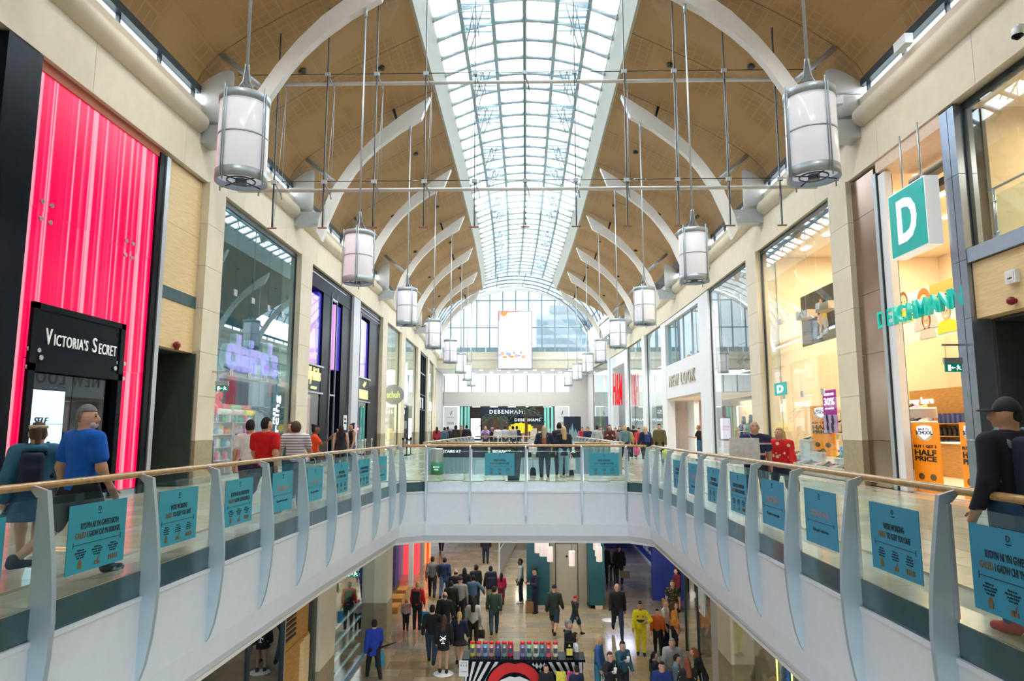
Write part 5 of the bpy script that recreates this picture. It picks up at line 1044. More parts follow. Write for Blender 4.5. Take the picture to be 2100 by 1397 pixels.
wbo('upper_glass', 1, 36.1, 44.6, 5.6, 8.3, -.1, -.08, m_shop_teal, nl); wbo('door_soffit', 1, 36.1, 44.6, 3.3, 3.45, -3, .0, M('soffit_beige', (.75, .65, .55), .6), nl)
for y in (38.2, 40.3, 42.4): wbo('window_bar', 1, y-.03, y+.03, 5.6, 8.3, -.12, -.02, m_alu, nl)
fitword('NEW LOOK', 6.6, .72, M('brass_edge_letters', (.5, .47, .4), .3, .5), (9.32, 40.4, 4.5), 'R', nl, space=1.3, ext=.06)
wbo('inner_wall', 1, 36.1, 44.6, 0, 3.3, -4.2, -4.0, m_peach, nl); wbo('threshold', 1, 42.9, 44.6, 0, 3.3, -1.5, -1.2, m_white, nl)
def dress_mannequin(loc, dress, label, sc=1):
    t = thing('mannequin', loc, label, 'mannequin'); s = lambda p: [(r*sc, z*sc) for r, z in p]; sk_ = M('mannequin_skin', (.75, .62, .56), .4)
    MB().lathe(s([(.0, 1.42), (.05, 1.42), (.05, 1.5), (.075, 1.56), (.085, 1.64), (.07, 1.73), (0, 1.76)]), 12, loc).obj('head', sk_, t)
    MB().lathe(s([(.09, 1.38), (.1, 1.5), (.105, 1.66), (.085, 1.77), (0, 1.8)]), 12, Vector(loc)+Vector((.03, .0, 0))).obj('wig', M('wig_black', (.02, .025, .03), .5), t)
    MB().lathe(s([(.05, 1.42), (.19, 1.4), (.18, 1.3), (.15, 1.12), (.13, 1.02), (.17, .9), (.2, .7), (.26, .45), (.25, .44)]), 14, loc).obj('dress', dress, t)
    for a in (-1, 1):
        MB().path([Vector(loc)+Vector((0, a*.17, 1.38))*sc, Vector(loc)+Vector((-.02, a*.23, 1.12))*sc, Vector(loc)+Vector((-.08, a*.2, .88))*sc], [.05, .042, .03], 8).obj('arm', sk_, t); MB().path([Vector(loc)+Vector((0, a*.08, .5))*sc, Vector(loc)+Vector((0, a*.08, .05))*sc, Vector(loc)+Vector((-.1, a*.08, .02))*sc], [.055, .035, .03], 8).obj('leg', sk_, t)
    MB().lathe([(.0, 0), (.25, 0), (.25, .02), (0, .02)], 16, loc).obj('stand', m_steel, t)
for i, (y, z, c, nm) in enumerate(((31.4, .3, (.03, .1, .3), 'blue'), (30.4, .35, (.02, .3, .14), 'green'), (29.5, .4, (.6, .62, .62), 'pale grey'), (29.9, 1.0, (.1, .3, .4), 'teal'), (29.0, 1.1, (.5, .55, .6), 'silver'))):
    X_ = 10.0+.9*(i > 2); tag(MB().box(X_-.4, X_+.4, y-.38, y+.38, 0, z).obj('plinth', m_white), 'white plinth under the mannequin in the %s dress' % nm, 'plinth'); dress_mannequin((X_, y, z), M('dress_' + nm.replace(' ', '_'), c, .7, noise=.2, scale=20), 'mannequin in a %s dress in the clothes shop window' % nm)
tl = thing('track_light', (10.4, 31, 5.0), 'black track of spotlights hanging inside the clothes shop window', 'spotlight'); MB().box(10.38, 10.42, 28.5, 33.5, 5.0, 5.05).obj('track', m_black, tl)
for y in (28.9, 30.0, 31.2, 32.2): MB().path([(10.4, y, 4.98), (10.35, y, 4.8), (10.2, y+.1, 4.6)], [.03, .1, .13], 10).obj('spotlight', m_black, tl); MB().path([(10.4, y, 5.05), (10.4, y, 8.4)], .008, 4).obj('cable', m_alu, tl)
tag(MB().box(10.0, 10.06, 28.3, 29.3, 6.3, 7.6).obj('hanging_board', m_grey), 'grey hanging panel inside the clothes shop window', 'panel')
room(1, 46.2, 51.3, 4, m_ltgrey); panes('shop_window', 1, [46.2, 47.9, 49.6, 51.3], [.1, 3.3, 8.6], 0, m_shop, 'glass window with spotlights right of the distant white shop'); area('shop_light', (11, 48.8, 6), 2.5, 3, 140)
room(1, 52.4, 59.2, 4, m_ltgrey); panes('shop_window', 1, [52.4, 54.6, 56.9, 59.2], [.1, 3.3, 8.6], 0, m_shop, 'tall glass shop window beside the red letter sign'); area('shop_light', (11, 55.8, 6), 2.5, 3, 140)
tag(wbo('dark_fascia', 1, 46.4, 51, 2.2, 3.2, -.6, -.5, m_grey), 'grey sign band inside the window beyond the white shop', 'shop sign')
hm = thing('red_letter_shop', (9.2, 63, 0), 'white portal with grey recess behind the red letters', 'shop front')
wbo('portal', 1, 59.2, 60.6, 0, 8.5, -.4, .15, m_white, hm); wbo('portal', 1, 66.8, 68.1, 0, 8.5, -.4, .15, m_white, hm); wbo('portal_head', 1, 60.6, 66.8, 7.4, 8.5, -.4, .15, m_white, hm); wbo('recess', 1, 60.6, 66.8, 0, 7.4, -1.2, -1.0, m_grey, hm)
rl = thing('red_letters', (8.3, 61.5, 4.0), 'tall red slanted letter sign projecting from the white portal', 'shop sign'); fitword('H&M', .85, 2.9, M('letter_red', (.75, .01, .02), .4, emit=.25), (8.3, 61.0, 5.0), 'F', rl, shear=.1, ext=.12, bold=.02); MB().box(8.3, 9.4, 61.3, 61.4, 4.3, 4.36).obj('bracket', m_steel, rl); MB().box(8.3, 9.4, 61.3, 61.4, 5.7, 5.76).obj('bracket', m_steel, rl)
room(1, 69.4, 80, 3, m_ltgrey); panes('shop_window', 1, [69.4, 72.0, 74.7, 77.3, 80], [.1, 3.3, 8.5], 0, m_shop, 'last glass front on the right with coloured ribbons')
for i, (y, c, z) in enumerate(((72, (.7, .12, .1), 4.8), (73, (.05, .3, .35), 4.2), (75, (.7, .3, .15), 5.5), (76.5, (.15, .35, .5), 3.6), (78, (.45, .6, .2), 1.8), (74, (.3, .2, .5), 1.4))):
    tag(WB(MB(), 1, y, y+1.0, z, z+2.3, -.6, -.5).obj('ribbon_panel', M('ribbon_%d' % i, c, .6, emit=.1)), '%s coloured ribbon panel in the last window on the right' % ('red', 'dark teal', 'orange', 'blue', 'green', 'violet')[i], 'decoration')
# ------------------------------------------------------------------ lower mall
LX, RX_ = -5.15, 5.2; CZ = -1.72
def lbox(name, x0, x1, y0, y1, z0, z1, mat, parent=None): return boxo(name, x0, x1, y0, y1, LF+z0, LF+z1, mat, parent)
HT = CZ-LF-.03
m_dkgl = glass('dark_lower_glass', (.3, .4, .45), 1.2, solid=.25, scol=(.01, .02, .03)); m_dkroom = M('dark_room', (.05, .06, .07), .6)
# left side
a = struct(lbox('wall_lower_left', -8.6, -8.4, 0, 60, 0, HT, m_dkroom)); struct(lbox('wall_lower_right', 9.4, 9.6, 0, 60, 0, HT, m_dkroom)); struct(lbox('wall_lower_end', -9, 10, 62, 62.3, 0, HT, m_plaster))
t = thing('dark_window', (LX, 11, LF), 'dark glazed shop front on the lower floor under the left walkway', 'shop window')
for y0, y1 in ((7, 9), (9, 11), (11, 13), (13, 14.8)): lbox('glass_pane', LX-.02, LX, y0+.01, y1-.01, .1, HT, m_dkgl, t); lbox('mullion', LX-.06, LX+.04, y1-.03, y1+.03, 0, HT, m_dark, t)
lbox('framed_screen', LX-.3, LX-.2, 10.6, 12.2, .8, 3.1, M('blue_frame', (.03, .08, .14), .3), t)
t = thing('timber_door_bay', (LX, 15.8, LF), 'amber timber door with louvre vent on the lower floor at left', 'door')
lbox('side_panel', LX-.2, LX-.05, 14.9, 16.7, 2.35, HT, m_oak, t); lbox('leaf', LX-.2, LX-.1, 15.05, 16.3, 0, 2.25, m_oak, t); lbox('transom', LX-.2, LX-.02, 14.9, 16.7, 2.25, 2.35, m_oak, t); lbox('jamb', LX-.2, LX, 16.3, 16.7, 0, 2.3, m_ply, t)
for i in range(9): lbox('louvre_slat', LX-.05, LX-.02, 15.05, 15.75, 2.55+.11*i, 2.6+.11*i, m_dark, t)
struct(lbox('pillar_dark', LX-.5, LX+.02, 16.72, 17.15, 0, HT, M('green_black_steel', (.025, .04, .035), .3))); lbox('steel_edge', LX-.1, LX+.04, 14.8, 14.9, 0, HT, m_alu); tag(bpy.data.objects['steel_edge'], 'grey steel strip edging the amber door bay on the lower floor', 'trim strip')
def lpillar(x0, x1, y0, y1):
    p = struct(lbox('pillar', x0+.03, x1-.03, y0+.03, y1-.03, 0, HT, m_stone2)); lbox('base_block', x0, x1, y0, y1, 0, 1.25, m_base, p)
    for a, b in ((1.256, 2.6), (2.606, HT)): lbox('stone_block', x0, x1, y0, y1, a, b, m_stone2, p)
lpillar(-5.6, LX+.1, 17.2, 18.55); lpillar(-5.5, -4.72, 23.7, 24.6); lpillar(RX_-.05, 5.8, 17.9, 19.1)
t = thing('counter_window', (LX, 21, LF), 'glazed lower shop front with teal counter reflecting passers-by', 'shop window')
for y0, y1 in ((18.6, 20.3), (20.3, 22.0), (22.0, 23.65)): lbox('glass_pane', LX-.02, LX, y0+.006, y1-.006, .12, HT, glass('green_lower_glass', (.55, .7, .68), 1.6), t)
lbox('kick_rail', LX-.06, LX+.04, 18.6, 23.65, 0, .12, M('blue_kick', (.05, .25, .45), .3), t)
t = thing('shop_counter', (-5.9, 20.3, LF), 'teal shop counter with cream top and pale shelf edges behind glass', 'counter')
lbox('carcass', -6.3, -5.35, 18.8, 22.6, 0, 2.05, M('teal_carcass', (.02, .12, .14), .4), t); lbox('top', -6.4, -5.3, 18.7, 22.7, 2.05, 2.12, M('cream_top', (.85, .78, .62), .4), t)
for i in range(4): lbox('shelf_edge', -5.36, -5.3, 18.9, 22.5, .3+.42*i, .33+.42*i, m_wht, t)
t = thing('bright_shop', (-5.9, 27, LF), 'dark shop front with blue and multicoloured displays beyond the stone pillar', 'shop front')
lbox('backing', -6.4, -6.2, 24.7, 33.5, 0, HT, m_dkroom, t)
for i in range(9):
    c = [(.02, .04, .35), (.3, .05, .03), (.02, .1, .2), (.25, .12, .05), (.05, .2, .08), (.5, .1, .02), (.03, .03, .1), (.2, .05, .2), (.1, .15, .2)][i]; lbox('display_panel', -6.2, -5.7-.05*(i % 3), 25.2+.85*i, 25.95+.85*i, .3, 2.2+.5*(i % 3), M('display_%d' % i, c, .5, emit=.25, noise=.4, scale=9), t)
lbox('white_post', -5.35, -5.15, 31.6, 31.85, 0, HT, m_white, t)
t = thing('pull_up_banner', (-5.2, 26.2, LF), 'dark pull-up banner with pale text panel beside the stone pillar below', 'banner'); lbox('cloth', -5.3, -5.25, 25.4, 26.6, .15, 2.4, M('banner_navy', (.01, .03, .1), .5), t); lbox('text_panel', -5.25, -5.24, 25.55, 26.45, .4, 1.8, M('banner_pale', (.5, .42, .45), .6), t); MB().path([(-5.2, 25.3, LF+.08), (-5.2, 26.7, LF+.08)], .08, 10).obj('roller', m_alu, t)
for i in range(3): tag(lbox('timber_step', -5.9+.25*i, -5.0, 27.2+.9*i, 28.0+.9*i, 0, .22+.12*i, m_oak), '%s timber box step before the bright lower shop' % ('lowest', 'middle', 'tallest')[i], 'step')
t = thing('orange_portal', (-5.4, 36.5, LF), 'glowing orange and red portal of striped panels on the lower floor', 'shop front')
for i, (c, e) in enumerate((((.8, .06, .08), 1.0), ((.35, .3, .32), .1), ((.5, .45, .45), .1), ((.95, .22, .06), 1.4), ((.85, .05, .02), 1.0), ((.95, .25, .08), 1.4))): lbox('light_panel', -6.2, -5.35-.0*i, 34.2+.8*i, 34.95+.8*i, 0, HT, M('portal_%d' % i, c, .4, emit=e*.6), t)
# centre: teal lift box with a cream door
t = thing('teal_lift_box', (1.6, 29, LF), 'teal clad box with cream double door under the footbridge', 'lift shaft'); m_tb = M('teal_cladding', (.012, .105, .135), .4, noise=.08)
lbox('side_pier', .02, .95, 28.0, 30.4, .14, HT, m_tb, t); lbox('side_pier', 2.5, 3.15, 28.0, 30.4, .14, HT, m_tb, t); lbox('back', .95, 2.5, 29.6, 30.4, 0, HT, m_tb, t)
m_dcr = M('cream_door', (.55, .49, .38), .6, noise=.03); lbox('door_frame', .95, 2.5, 28.75, 28.85, 0, 2.95, m_dcr, t); lbox('over_panel', .95, 2.5, 28.78, 28.85, 3.0, HT, M('drab_panel', (.3, .28, .23), .6), t)
lf_ = lbox('door_leaf', 1.25, 2.1, 28.7, 28.75, 0, 2.35, m_dcr, t); MB().path([(1.68, 28.68, LF+1.9), (1.68, 28.7, LF+1.9)], .05, 10).obj('door_sign', m_ink, lf_)
for a in (1.2, 2.12): lbox('door_groove', a, a+.025, 28.735, 28.76, 0, 2.42, m_dark, t)
lbox('door_groove', 1.2, 2.14, 28.735, 28.76, 2.4, 2.425, m_dark, t)
for a, b in ((.06, .9), (2.55, 3.1)): lbox('plinth_light', a+.2, b-.05, 27.98, 28.02, 0, .13, M('plinth_cream', (.7, .55, .45), .5), t)
pd = MB().lathe([(.1, 0), (.11, .01), (.11, .5), (.1, .52), (0, .52)], 16).path([(0, 0, .5), (0, 0, 2.2)], .006, 4)
k = 0
for (px_, py_, Y_) in ((1102, 1134, 27.2), (1112, 1141, 26.6), (1120, 1141, 25.8), (1128, 1152, 25.2), (1173, 1161, 24.6), (1222, 1128, 27.2), (1226, 1141, 26.2), (1229, 1152, 25.2)):
    p = atY(px_, py_, Y_); t = thing('pendant_lamp', (p.x, p.y, p.z), '%s white cylinder pendant lamp before the teal lift box' % ('highest', 'second', 'third', 'lowest in the left cluster', 'single low', 'top of the right cluster', 'middle of the right cluster', 'lowest of the right cluster')[k], 'pendant lamp'); k += 1
    MB().lathe([(.0, 0), (.1, 0), (.11, .01), (.11, .5), (.1, .52), (0, .52)], 16, p).obj('shade', M('pendant_shade', (.8, .68, .62), .5, emit=.35), t); MB().path([(p.x, p.y, p.z+.5), (p.x, p.y, CZ-.02)], .008, 4).obj('flex', m_dark, t)
t = thing('glass_barrier', (-1.25, 36, LF), 'glass and steel escalator barrier on the lower floor behind the crowd', 'barrier'); lbox('post', -1.32, -1.26, 33.5, 33.6, 0, 3.7, m_white, t); MB().hexa([(-1.3, 33.6, LF+.05), (-1.26, 33.6, LF+.05), (-.5, 44, LF+.05), (-.56, 44, LF+.05), (-1.3, 33.6, LF+1.3), (-1.26, 33.6, LF+1.3), (-.5, 44, LF+1.3), (-.56, 44, LF+1.3)]).obj('panel', m_steel, t)
# right side
t = thing('blue_hoarding', (6.6, 34, LF), 'blue hoarding with framed pictures lining the right lower passage', 'hoarding'); m_bh = M('hoarding_blue', (.015, .03, .2), .5, emit=.12)
for i in range(6): lbox('board', 6.6, 6.75, 29.8+2.3*i, 32.08+2.3*i, .1, HT, m_bh, t)
lbox('kerb', 6.5, 6.75, 29.8, 43.6, 0, .1, m_plaster, t)
for i in range(5): q = lbox('picture_frame', 6.57, 6.6, 31.0+1.7*i, 32.3+1.7*i, .5, 2.7, m_white, t); lbox('picture', 6.55, 6.57, 31.15+1.7*i, 32.15+1.7*i, .7, 2.5, M('picture_%d' % (i % 3), [(.05, .08, .09), (.4, .42, .5), (.2, .1, .08)][i % 3], .5, noise=.5, scale=4), q)
t = thing('blue_shop', (4.5, 43, LF), 'deep blue clothes shop interior at the end of the right lower passage', 'shop front'); lbox('back_wall', 3.2, 6.6, 43.5, 43.7, 0, HT, m_bh, t); lbox('dark_side', 3.2, 3.35, 31, 43.5, 0, HT, m_dkroom, t); word('thank you together', .35, m_wht, (5.2, 43.48, LF+2.9), 'F', t)
t = thing('clothes_rail', (5.2, 41, LF), 'rail of pale jackets in the blue lower shop', 'clothes rail'); MB().path([(4.4, 41, LF+1.7), (6.0, 41, LF+1.7)], .02, 6).obj('rail', m_steel, t)
for x in (4.4, 6.0): MB().path([(x, 41, LF), (x, 41, LF+1.7)], .02, 6).obj('post', m_steel, t)
for i in range(7): MB().rings([[(4.55+.2*i+a, 41+b, LF+z) for a, b in ((-.06, -.2*w), (.06, -.2*w), (.06, .2*w), (-.06, .2*w))] for z, w in ((.75, 1.2), (1.3, 1.1), (1.6, 1.0), (1.68, .3))]).obj('jacket', M('jacket_%d' % (i % 3), [(.6, .58, .6), (.5, .4, .4), (.1, .1, .15)][i % 3], .8), t)
t = thing('corner_shop', (RX_+.2, 21.5, LF), 'lower glass shop front with warm shelves at the right', 'shop front')
lbox('back_wall', 8.2, 8.4, 19.2, 29.5, 0, HT, M('brown_back', (.1, .07, .05), .6), t)
for y0, y1 in ((19.9, 21.4), (21.4, 23.0)): lbox('glass_pane', RX_, RX_+.02, y0, y1-.02, .1, HT, m_shop, t)
lbox('mullion', RX_-.03, RX_+.08, 22.98, 23.06, 0, HT, m_dark, t); lbox('blue_board', RX_+.1, 6.6, 29.4, 29.6, 0, HT, m_bh, t); lbox('grey_column', RX_-.02, RX_+.3, 19.15, 19.85, 0, HT, m_grey, t); lbox('mullion', RX_-.03, RX_+.05, 21.37, 21.43, 0, HT, m_dark, t)
for i in range(4): lbox('shelf', 7.2, 7.7, 19.6, 23.2, .5+.6*i, .54+.6*i, m_oak, t); [lbox('goods', 7.25, 7.6, 19.8+.5*j, 20.1+.5*j, .54+.6*i, .85+.6*i, pm_[(i*3+j) % 10], t) for j in range(6)]
sheet_t = thing('free_poster', (RX_-.02, 20.9, LF+1.7), 'white poster reading free in the lower shop window', 'poster'); lbox('sheet', RX_-.03, RX_-.015, 20.5, 21.15, 1.7, 2.75, m_white, sheet_t); fitword('FREE', .5, .2, m_ink, (RX_-.035, 20.82, LF+2.5), 'R', sheet_t, bold=.03, ext=.003); lbox('red_logo', RX_-.035, RX_-.03, 20.95, 21.05, 1.8, 1.9, m_rsale, sheet_t)
t = thing('green_tub', (5.9, 20.3, LF), 'green plastic tub on the lower shop floor', 'tub'); MB().lathe([(0, .0), (.3, .0), (.42, .5), (.45, .5), (.45, .55), (.36, .55), (.3, .05)], 16, (5.9, 20.3, LF)).obj('body', M('tub_green', (.01, .35, .12), .4), t); MB().lathe([(.45, .5), (.47, .53), (.45, .56)], 16, (5.9, 20.3, LF)).obj('rim', MATS['tub_green'], t)
t = thing('beige_window', (RX_, 14, LF), 'beige lined lower shop window with yellow neon framed screens', 'shop window')
lbox('backing', RX_+.5, RX_+.6, 7, 17.8, 0, HT, M('beige_lining', (.62, .5, .33), .6), t)
for y0, y1 in ((7, 9.5), (9.5, 12), (12, 14.8), (14.8, 17.8)): lbox('glass_pane', RX_-.01, RX_+.01, y0+.01, y1-.01, 0, HT, m_shop, t)
m_neon = M('yellow_neon', (.9, .9, .15), .4, emit=2.5)
for i, (y0, y1) in enumerate(((14.75, 15.6), (13.0, 14.1))):
    t = thing('neon_screen', (RX_+.3, (y0+y1)/2, LF+.6), '%s blue advert screen in a yellow neon frame on the lower floor' % ('farther', 'nearer')[i], 'advert screen'); lbox('screen', RX_+.3, RX_+.34, y0+.1, y1-.1, .7, 2.2, pattern('blue_game_print', 'noise', [(.4, (.01, .03, .1)), (.55, (.02, .12, .4)), (.7, (.1, .4, .7))], 4, .4, emit=.5), t)
    X_ = RX_+.27; MB().path([(X_, y0, LF+.6), (X_, y1, LF+.6), (X_, y1, LF+2.35), (X_, y0, LF+2.35), (X_, y0, LF+.6)], .022, 6).obj('neon_frame', m_neon, t)
p = atX(722, 1176, -4.6); exit_sign((p.x, p.y, p.z-.1), 'green exit sign on the lower floor by the teal counter', True); p = atX(1426, 1180, 4.9); exit_sign((p.x, p.y, p.z-.1), 'green exit sign half hidden under the right walkway', True)
for i in range(2):
    t = tag(MB().lathe([(0, .002), (.3, .002), (.3, .006), (0, .006)], 20, (0, 0, 0)).obj('floor_sticker', M('sticker_white', (.8, .82, .85), .4), None), '%s round white distancing sticker on the lower floor' % ('nearer', 'farther')[i], 'floor sticker'); q = atZ(*((909, 1382), (1250, 1272))[i], LF); t.location = q
# added area lights that brighten the lower mall, no fittings built
for i, (x, y) in enumerate(((-3.6, 29), (0, 22.0), (4.5, 26), (-2, 34), (4.8, 36), (0, 46), (-7, 15), (7.2, 15), (-6.6, 21), (6.8, 21))): area('lower_fill', (x, y, CZ-.06), 1.4, 1.4, (48 if i < 6 else 32), (1, .88, .7) if i != 4 else (.7, .75, 1))
# ------------------------------------------------------------------ sweets kiosk
KX0, KX1, KY = -1.62, 1.48, 18.5; KZ = LF+1.2
ks = thing('sweets_kiosk', (0, KY, LF), 'sweets kiosk with black and white stripes and a giant red mouth', 'kiosk')
boxo('counter_top', KX0-.05, KX1+.05, KY-.15, KY+.5, KZ-.06, KZ, m_black, ks); boxo('back_board', KX0, KX1, KY, KY+.4, LF, KZ-.06, m_black, ks)
q = 0
for i in range(-8, 24):
    x = KX0 + .2*i; s_ = 1 if x < -.05 else -1; zt, zb_ = KZ-.08, LF+.05; dx = .62
    a, b = (x, x+.09); lo = lambda v: max(KX0+.01, min(KX1-.01, v))
    pts = [(lo(a), KY-.012, zb_), (lo(b), KY-.012, zb_), (lo(b+s_*dx), KY-.012, zt), (lo(a+s_*dx), KY-.012, zt)]
    if abs(pts[1][0]-pts[0][0]) + abs(pts[2][0]-pts[3][0]) > .08: MB().prism(pts, (0, .01, 0)).obj('white_stripe', m_white, ks)
def flat(name, pts, y, m): return MB().prism([(mc+(x-mc)*.84, y, LF+z) for x, z in pts], (0, .012, 0)).obj(name, m, ks)
mc = -.3
flat('lip_outline', [(mc+.95*math.cos(a), .42+.74*math.sin(a)) for a in [PI*i/20 for i in range(21)]], KY-.03, m_black)  # black rim behind the lips, part of the mural
flat('upper_lip', [(mc+.88*math.cos(a), .42+.7*abs(math.sin(a))*(1-.1*math.exp(-((a-PI/2)/.16)**2))) for a in [PI*i/28 for i in range(29)]], KY-.045, M('lip_red', (.75, .01, .015), .35))
flat('mouth_dark', [(mc+.62*math.cos(a), .35+.5*math.sin(a)) for a in [PI*i/20 for i in range(21)]], KY-.06, m_black)
flat('teeth', [(mc-.45, .66), (mc-.5, .58), (mc-.38, .52), (mc-.12, .5), (mc+.12, .5), (mc+.38, .52), (mc+.5, .58), (mc+.45, .66), (mc+.15, .76), (mc, .73), (mc-.15, .76)], KY-.075, m_white)
flat('lollipop', [(mc+.3*math.cos(a), .2+.33*math.sin(a)) for a in [2*PI*i/24 for i in range(24)]], KY-.09, M('candy_pink', (.75, .08, .3), .4))
for i, (dx, dz, c) in enumerate(((-.1, .38, m_yel), (.12, .42, m_white), (.0, .25, m_lil), (-.15, .2, m_white))): flat('candy_mark', [(mc+dx+.08*math.cos(a), dz+.07*math.sin(a)) for a in [2*PI*j/10 for j in range(10)]], KY-.1, c)
JC = [('lime', (.5, .55, .1)), ('mauve', (.45, .3, .38)), ('sky blue', (.2, .4, .6)), ('peach', (.7, .35, .25)), ('navy', (.08, .1, .3)), ('grey green', (.25, .35, .3)), ('crimson', (.55, .05, .1)), ('violet', (.3, .25, .5)), ('mint', (.3, .6, .45)), ('cream', (.7, .65, .5)), ('teal', (.1, .35, .45)), ('strawberry', (.8, .15, .15)), ('straw', (.75, .7, .45))]
jx = [969, 982, 995, 1008, 1021, 1034, 1047, 1072, 1085, 1099, 1112, 1125, 1139]
for (nm, c), x in zip(JC, jx):
    p = atY(x, 1346, KY+.1); loc = Vector((p.x, KY+.12, KZ)); t = thing('sweet_jar', loc, 'tall plastic jar of %s sweets with red lid on the kiosk' % nm, 'sweet jar', 'jars of sweets')
    MB().lathe([(0, 0), (.075, 0), (.08, .02), (.08, .28), (.06, .32)], 12, loc).obj('jar', M('jar_' + nm.replace(' ', '_'), c, .2, noise=.3, scale=60, coat=.5), t); MB().lathe([(.062, .31), (.066, .31), (.066, .36), (0, .365)], 12, loc).obj('lid', M('lid_red', (.7, .02, .02), .35), t)
    boxo('label', loc.x-.05, loc.x+.05, loc.y-.085, loc.y-.07, KZ+.1, KZ+.22, M('jar_label', (.04, .05, .12), .4), t)
t = thing('counter_card', (1.2, KY+.1, KZ), 'black and yellow notice card in a frame on the kiosk counter', 'notice'); p = atY(1168, 1346, KY+.1); boxo('frame', p.x-.1, p.x+.1, KY+.1, KY+.12, KZ, KZ+.36, m_black, t); boxo('yellow_sheet', p.x-.08, p.x+.08, KY+.09, KY+.1, KZ+.03, KZ+.2, M('card_yellow', (.85, .7, .1), .5), t); MB().prism([(p.x-.04, KY+.095, KZ+.25), (p.x+.04, KY+.095, KZ+.25), (p.x, KY+.095, KZ+.32)], (0, .005, 0)).obj('warning_triangle', MATS['card_yellow'], t)
t = thing('kiosk_notice', (KX0+.05, KY-.05, LF+.6), 'white paper notice hung on the corner of the kiosk', 'notice'); boxo('sheet', KX0-.12, KX0+.12, KY-.17, KY-.16, KZ-.42, KZ-.03, m_white, t); fitword('PLEASE KEEP', .18, .03, m_ink, (KX0, KY-.172, KZ-.08), 'F', t, ext=.002); fitword('2 METRES', .18, .03, m_ink, (KX0, KY-.172, KZ-.3), 'F', t, ext=.002)
for i in range(3): MB().path([(KX0-.07+.07*i, KY-.172, KZ-.17), (KX0-.07+.07*i, KY-.172, KZ-.13)], .01, 6).obj('figure_icon', m_ink, t)
for i, (px_, c) in enumerate(((1150, (.8, .7, .05)), (1172, (.75, .1, .35)))):
    p = atY(px_, 1378, KY-.4); t = thing('sweet_stand', (p.x, KY-.4, LF), '%s bag stand in front of the striped kiosk' % ('yellow', 'pink'), 'sweets') if False else thing('sweet_stand', (p.x, KY-.4, LF), '%s sweet packets on a stand before the striped kiosk' % ('yellow', 'pink')[i], 'sweets')
    MB().path([(p.x, KY-.4, LF), (p.x, KY-.4, LF+.75)], .02, 6).obj('pole', m_steel, t)
    for j in range(3): boxo('packet', p.x-.12, p.x+.12, KY-.45-.02*j, KY-.42-.02*j, LF+.4+.2*j, LF+.62+.2*j, M('packet_%d' % i, c, .4, noise=.3, scale=20), t)
    MB().lathe([(.15, 0), (.15, .02), (0, .02)], 12, (p.x, KY-.4, LF)).obj('foot', m_steel, t)
# ------------------------------------------------------------------ people: soft bodies grown from tapered limbs
_ED = [(0, 1), (2, 3), (4, 5), (6, 7), (0, 2), (1, 3), (4, 6), (5, 7), (0, 4), (1, 5), (2, 6), (3, 7)]
_CO = np.array([(i, j, k) for i in (0, 1) for j in (0, 1) for k in (0, 1)])
def nets(f, lo, hi, h):
    lo = np.array(lo, float); n = np.maximum(4, np.ceil((np.array(hi)-lo)/h).astype(int)+1)
    ax = [lo[i]+h*np.arange(n[i]) for i in range(3)]
    P = np.stack(np.meshgrid(*ax, indexing='ij'), -1); V = f(P.reshape(-1, 3)).reshape(n); I = V < 0
    c = [V[i:n[0]-1+i, j:n[1]-1+j, k:n[2]-1+k] for i, j, k in _CO]; s = sum((q < 0).astype(int) for q in c); act = (s > 0) & (s < 8)
    idx = -np.ones(act.shape, int); w = np.argwhere(act); idx[act] = np.arange(len(w))
    if not len(w): return [], []
    cv = np.stack([q[act] for q in c], 1); acc = np.zeros((len(w), 3)); cnt = np.zeros(len(w))
    for a, b in _ED:
        va, vb = cv[:, a], cv[:, b]; m = (va < 0) != (vb < 0); t = np.where(m, va/np.where(m, va-vb, 1), 0)
        acc += np.where(m[:, None], _CO[a] + t[:, None]*(_CO[b]-_CO[a]), 0); cnt += m
    vs = lo + h*(w + acc/cnt[:, None]); fs = []
    for d in range(3):
        e1, e2 = [i for i in range(3) if i != d]; sl = [slice(None)]*3; sh = [slice(None)]*3; sl[d] = slice(0, n[d]-1); sh[d] = slice(1, n[d])
        A, B = I[tuple(sl)], I[tuple(sh)]; q = np.argwhere(A != B); q = q[(q[:, e1] > 0) & (q[:, e2] > 0) & (q[:, e1] < n[e1]-1) & (q[:, e2] < n[e2]-1)]
        if not len(q): continue
        def g(o1, o2): r = q.copy(); r[:, e1] += o1; r[:, e2] += o2; return idx[r[:, 0], r[:, 1], r[:, 2]]
        F = np.stack([g(-1, -1), g(0, -1), g(0, 0), g(-1, 0)], 1); flip = A[q[:, 0], q[:, 1], q[:, 2]]; flip = flip if d != 1 else ~flip
        F[~flip] = F[~flip][:, ::-1]; fs.append(F)
    F = np.concatenate(fs); F = F[(F >= 0).all(1)]
    return vs, F
def cone(a, b, ra, rb, sy=1.0, yc=0.0):
    a = np.array(a, float); b = np.array(b, float)
    def f(P):
        p = P.copy() if sy != 1 else P; aa, bb = a, b
        if sy != 1:
            p[:, 1] = (p[:, 1]-yc)/sy + yc; aa = a.copy(); bb = b.copy(); aa[1] = (a[1]-yc)/sy+yc; bb[1] = (b[1]-yc)/sy+yc
        d = bb-aa; pa = p-aa; t = np.clip(pa@d/max(1e-9, d@d), 0, 1); return (np.linalg.norm(pa-t[:, None]*d, axis=1) - (ra+t*(rb-ra)))*(1 if sy == 1 else .8)
    r = max(ra, rb)+.03; f.lo = np.minimum(a, b)-r; f.hi = np.maximum(a, b)+r; return f
def ell(c, r):
    c = np.array(c, float); r = np.array(r, float)
    def f(P): return (np.linalg.norm((P-c)/r, axis=1)-1)*r.min()
    f.lo = c-r-.03; f.hi = c+r+.03; return f
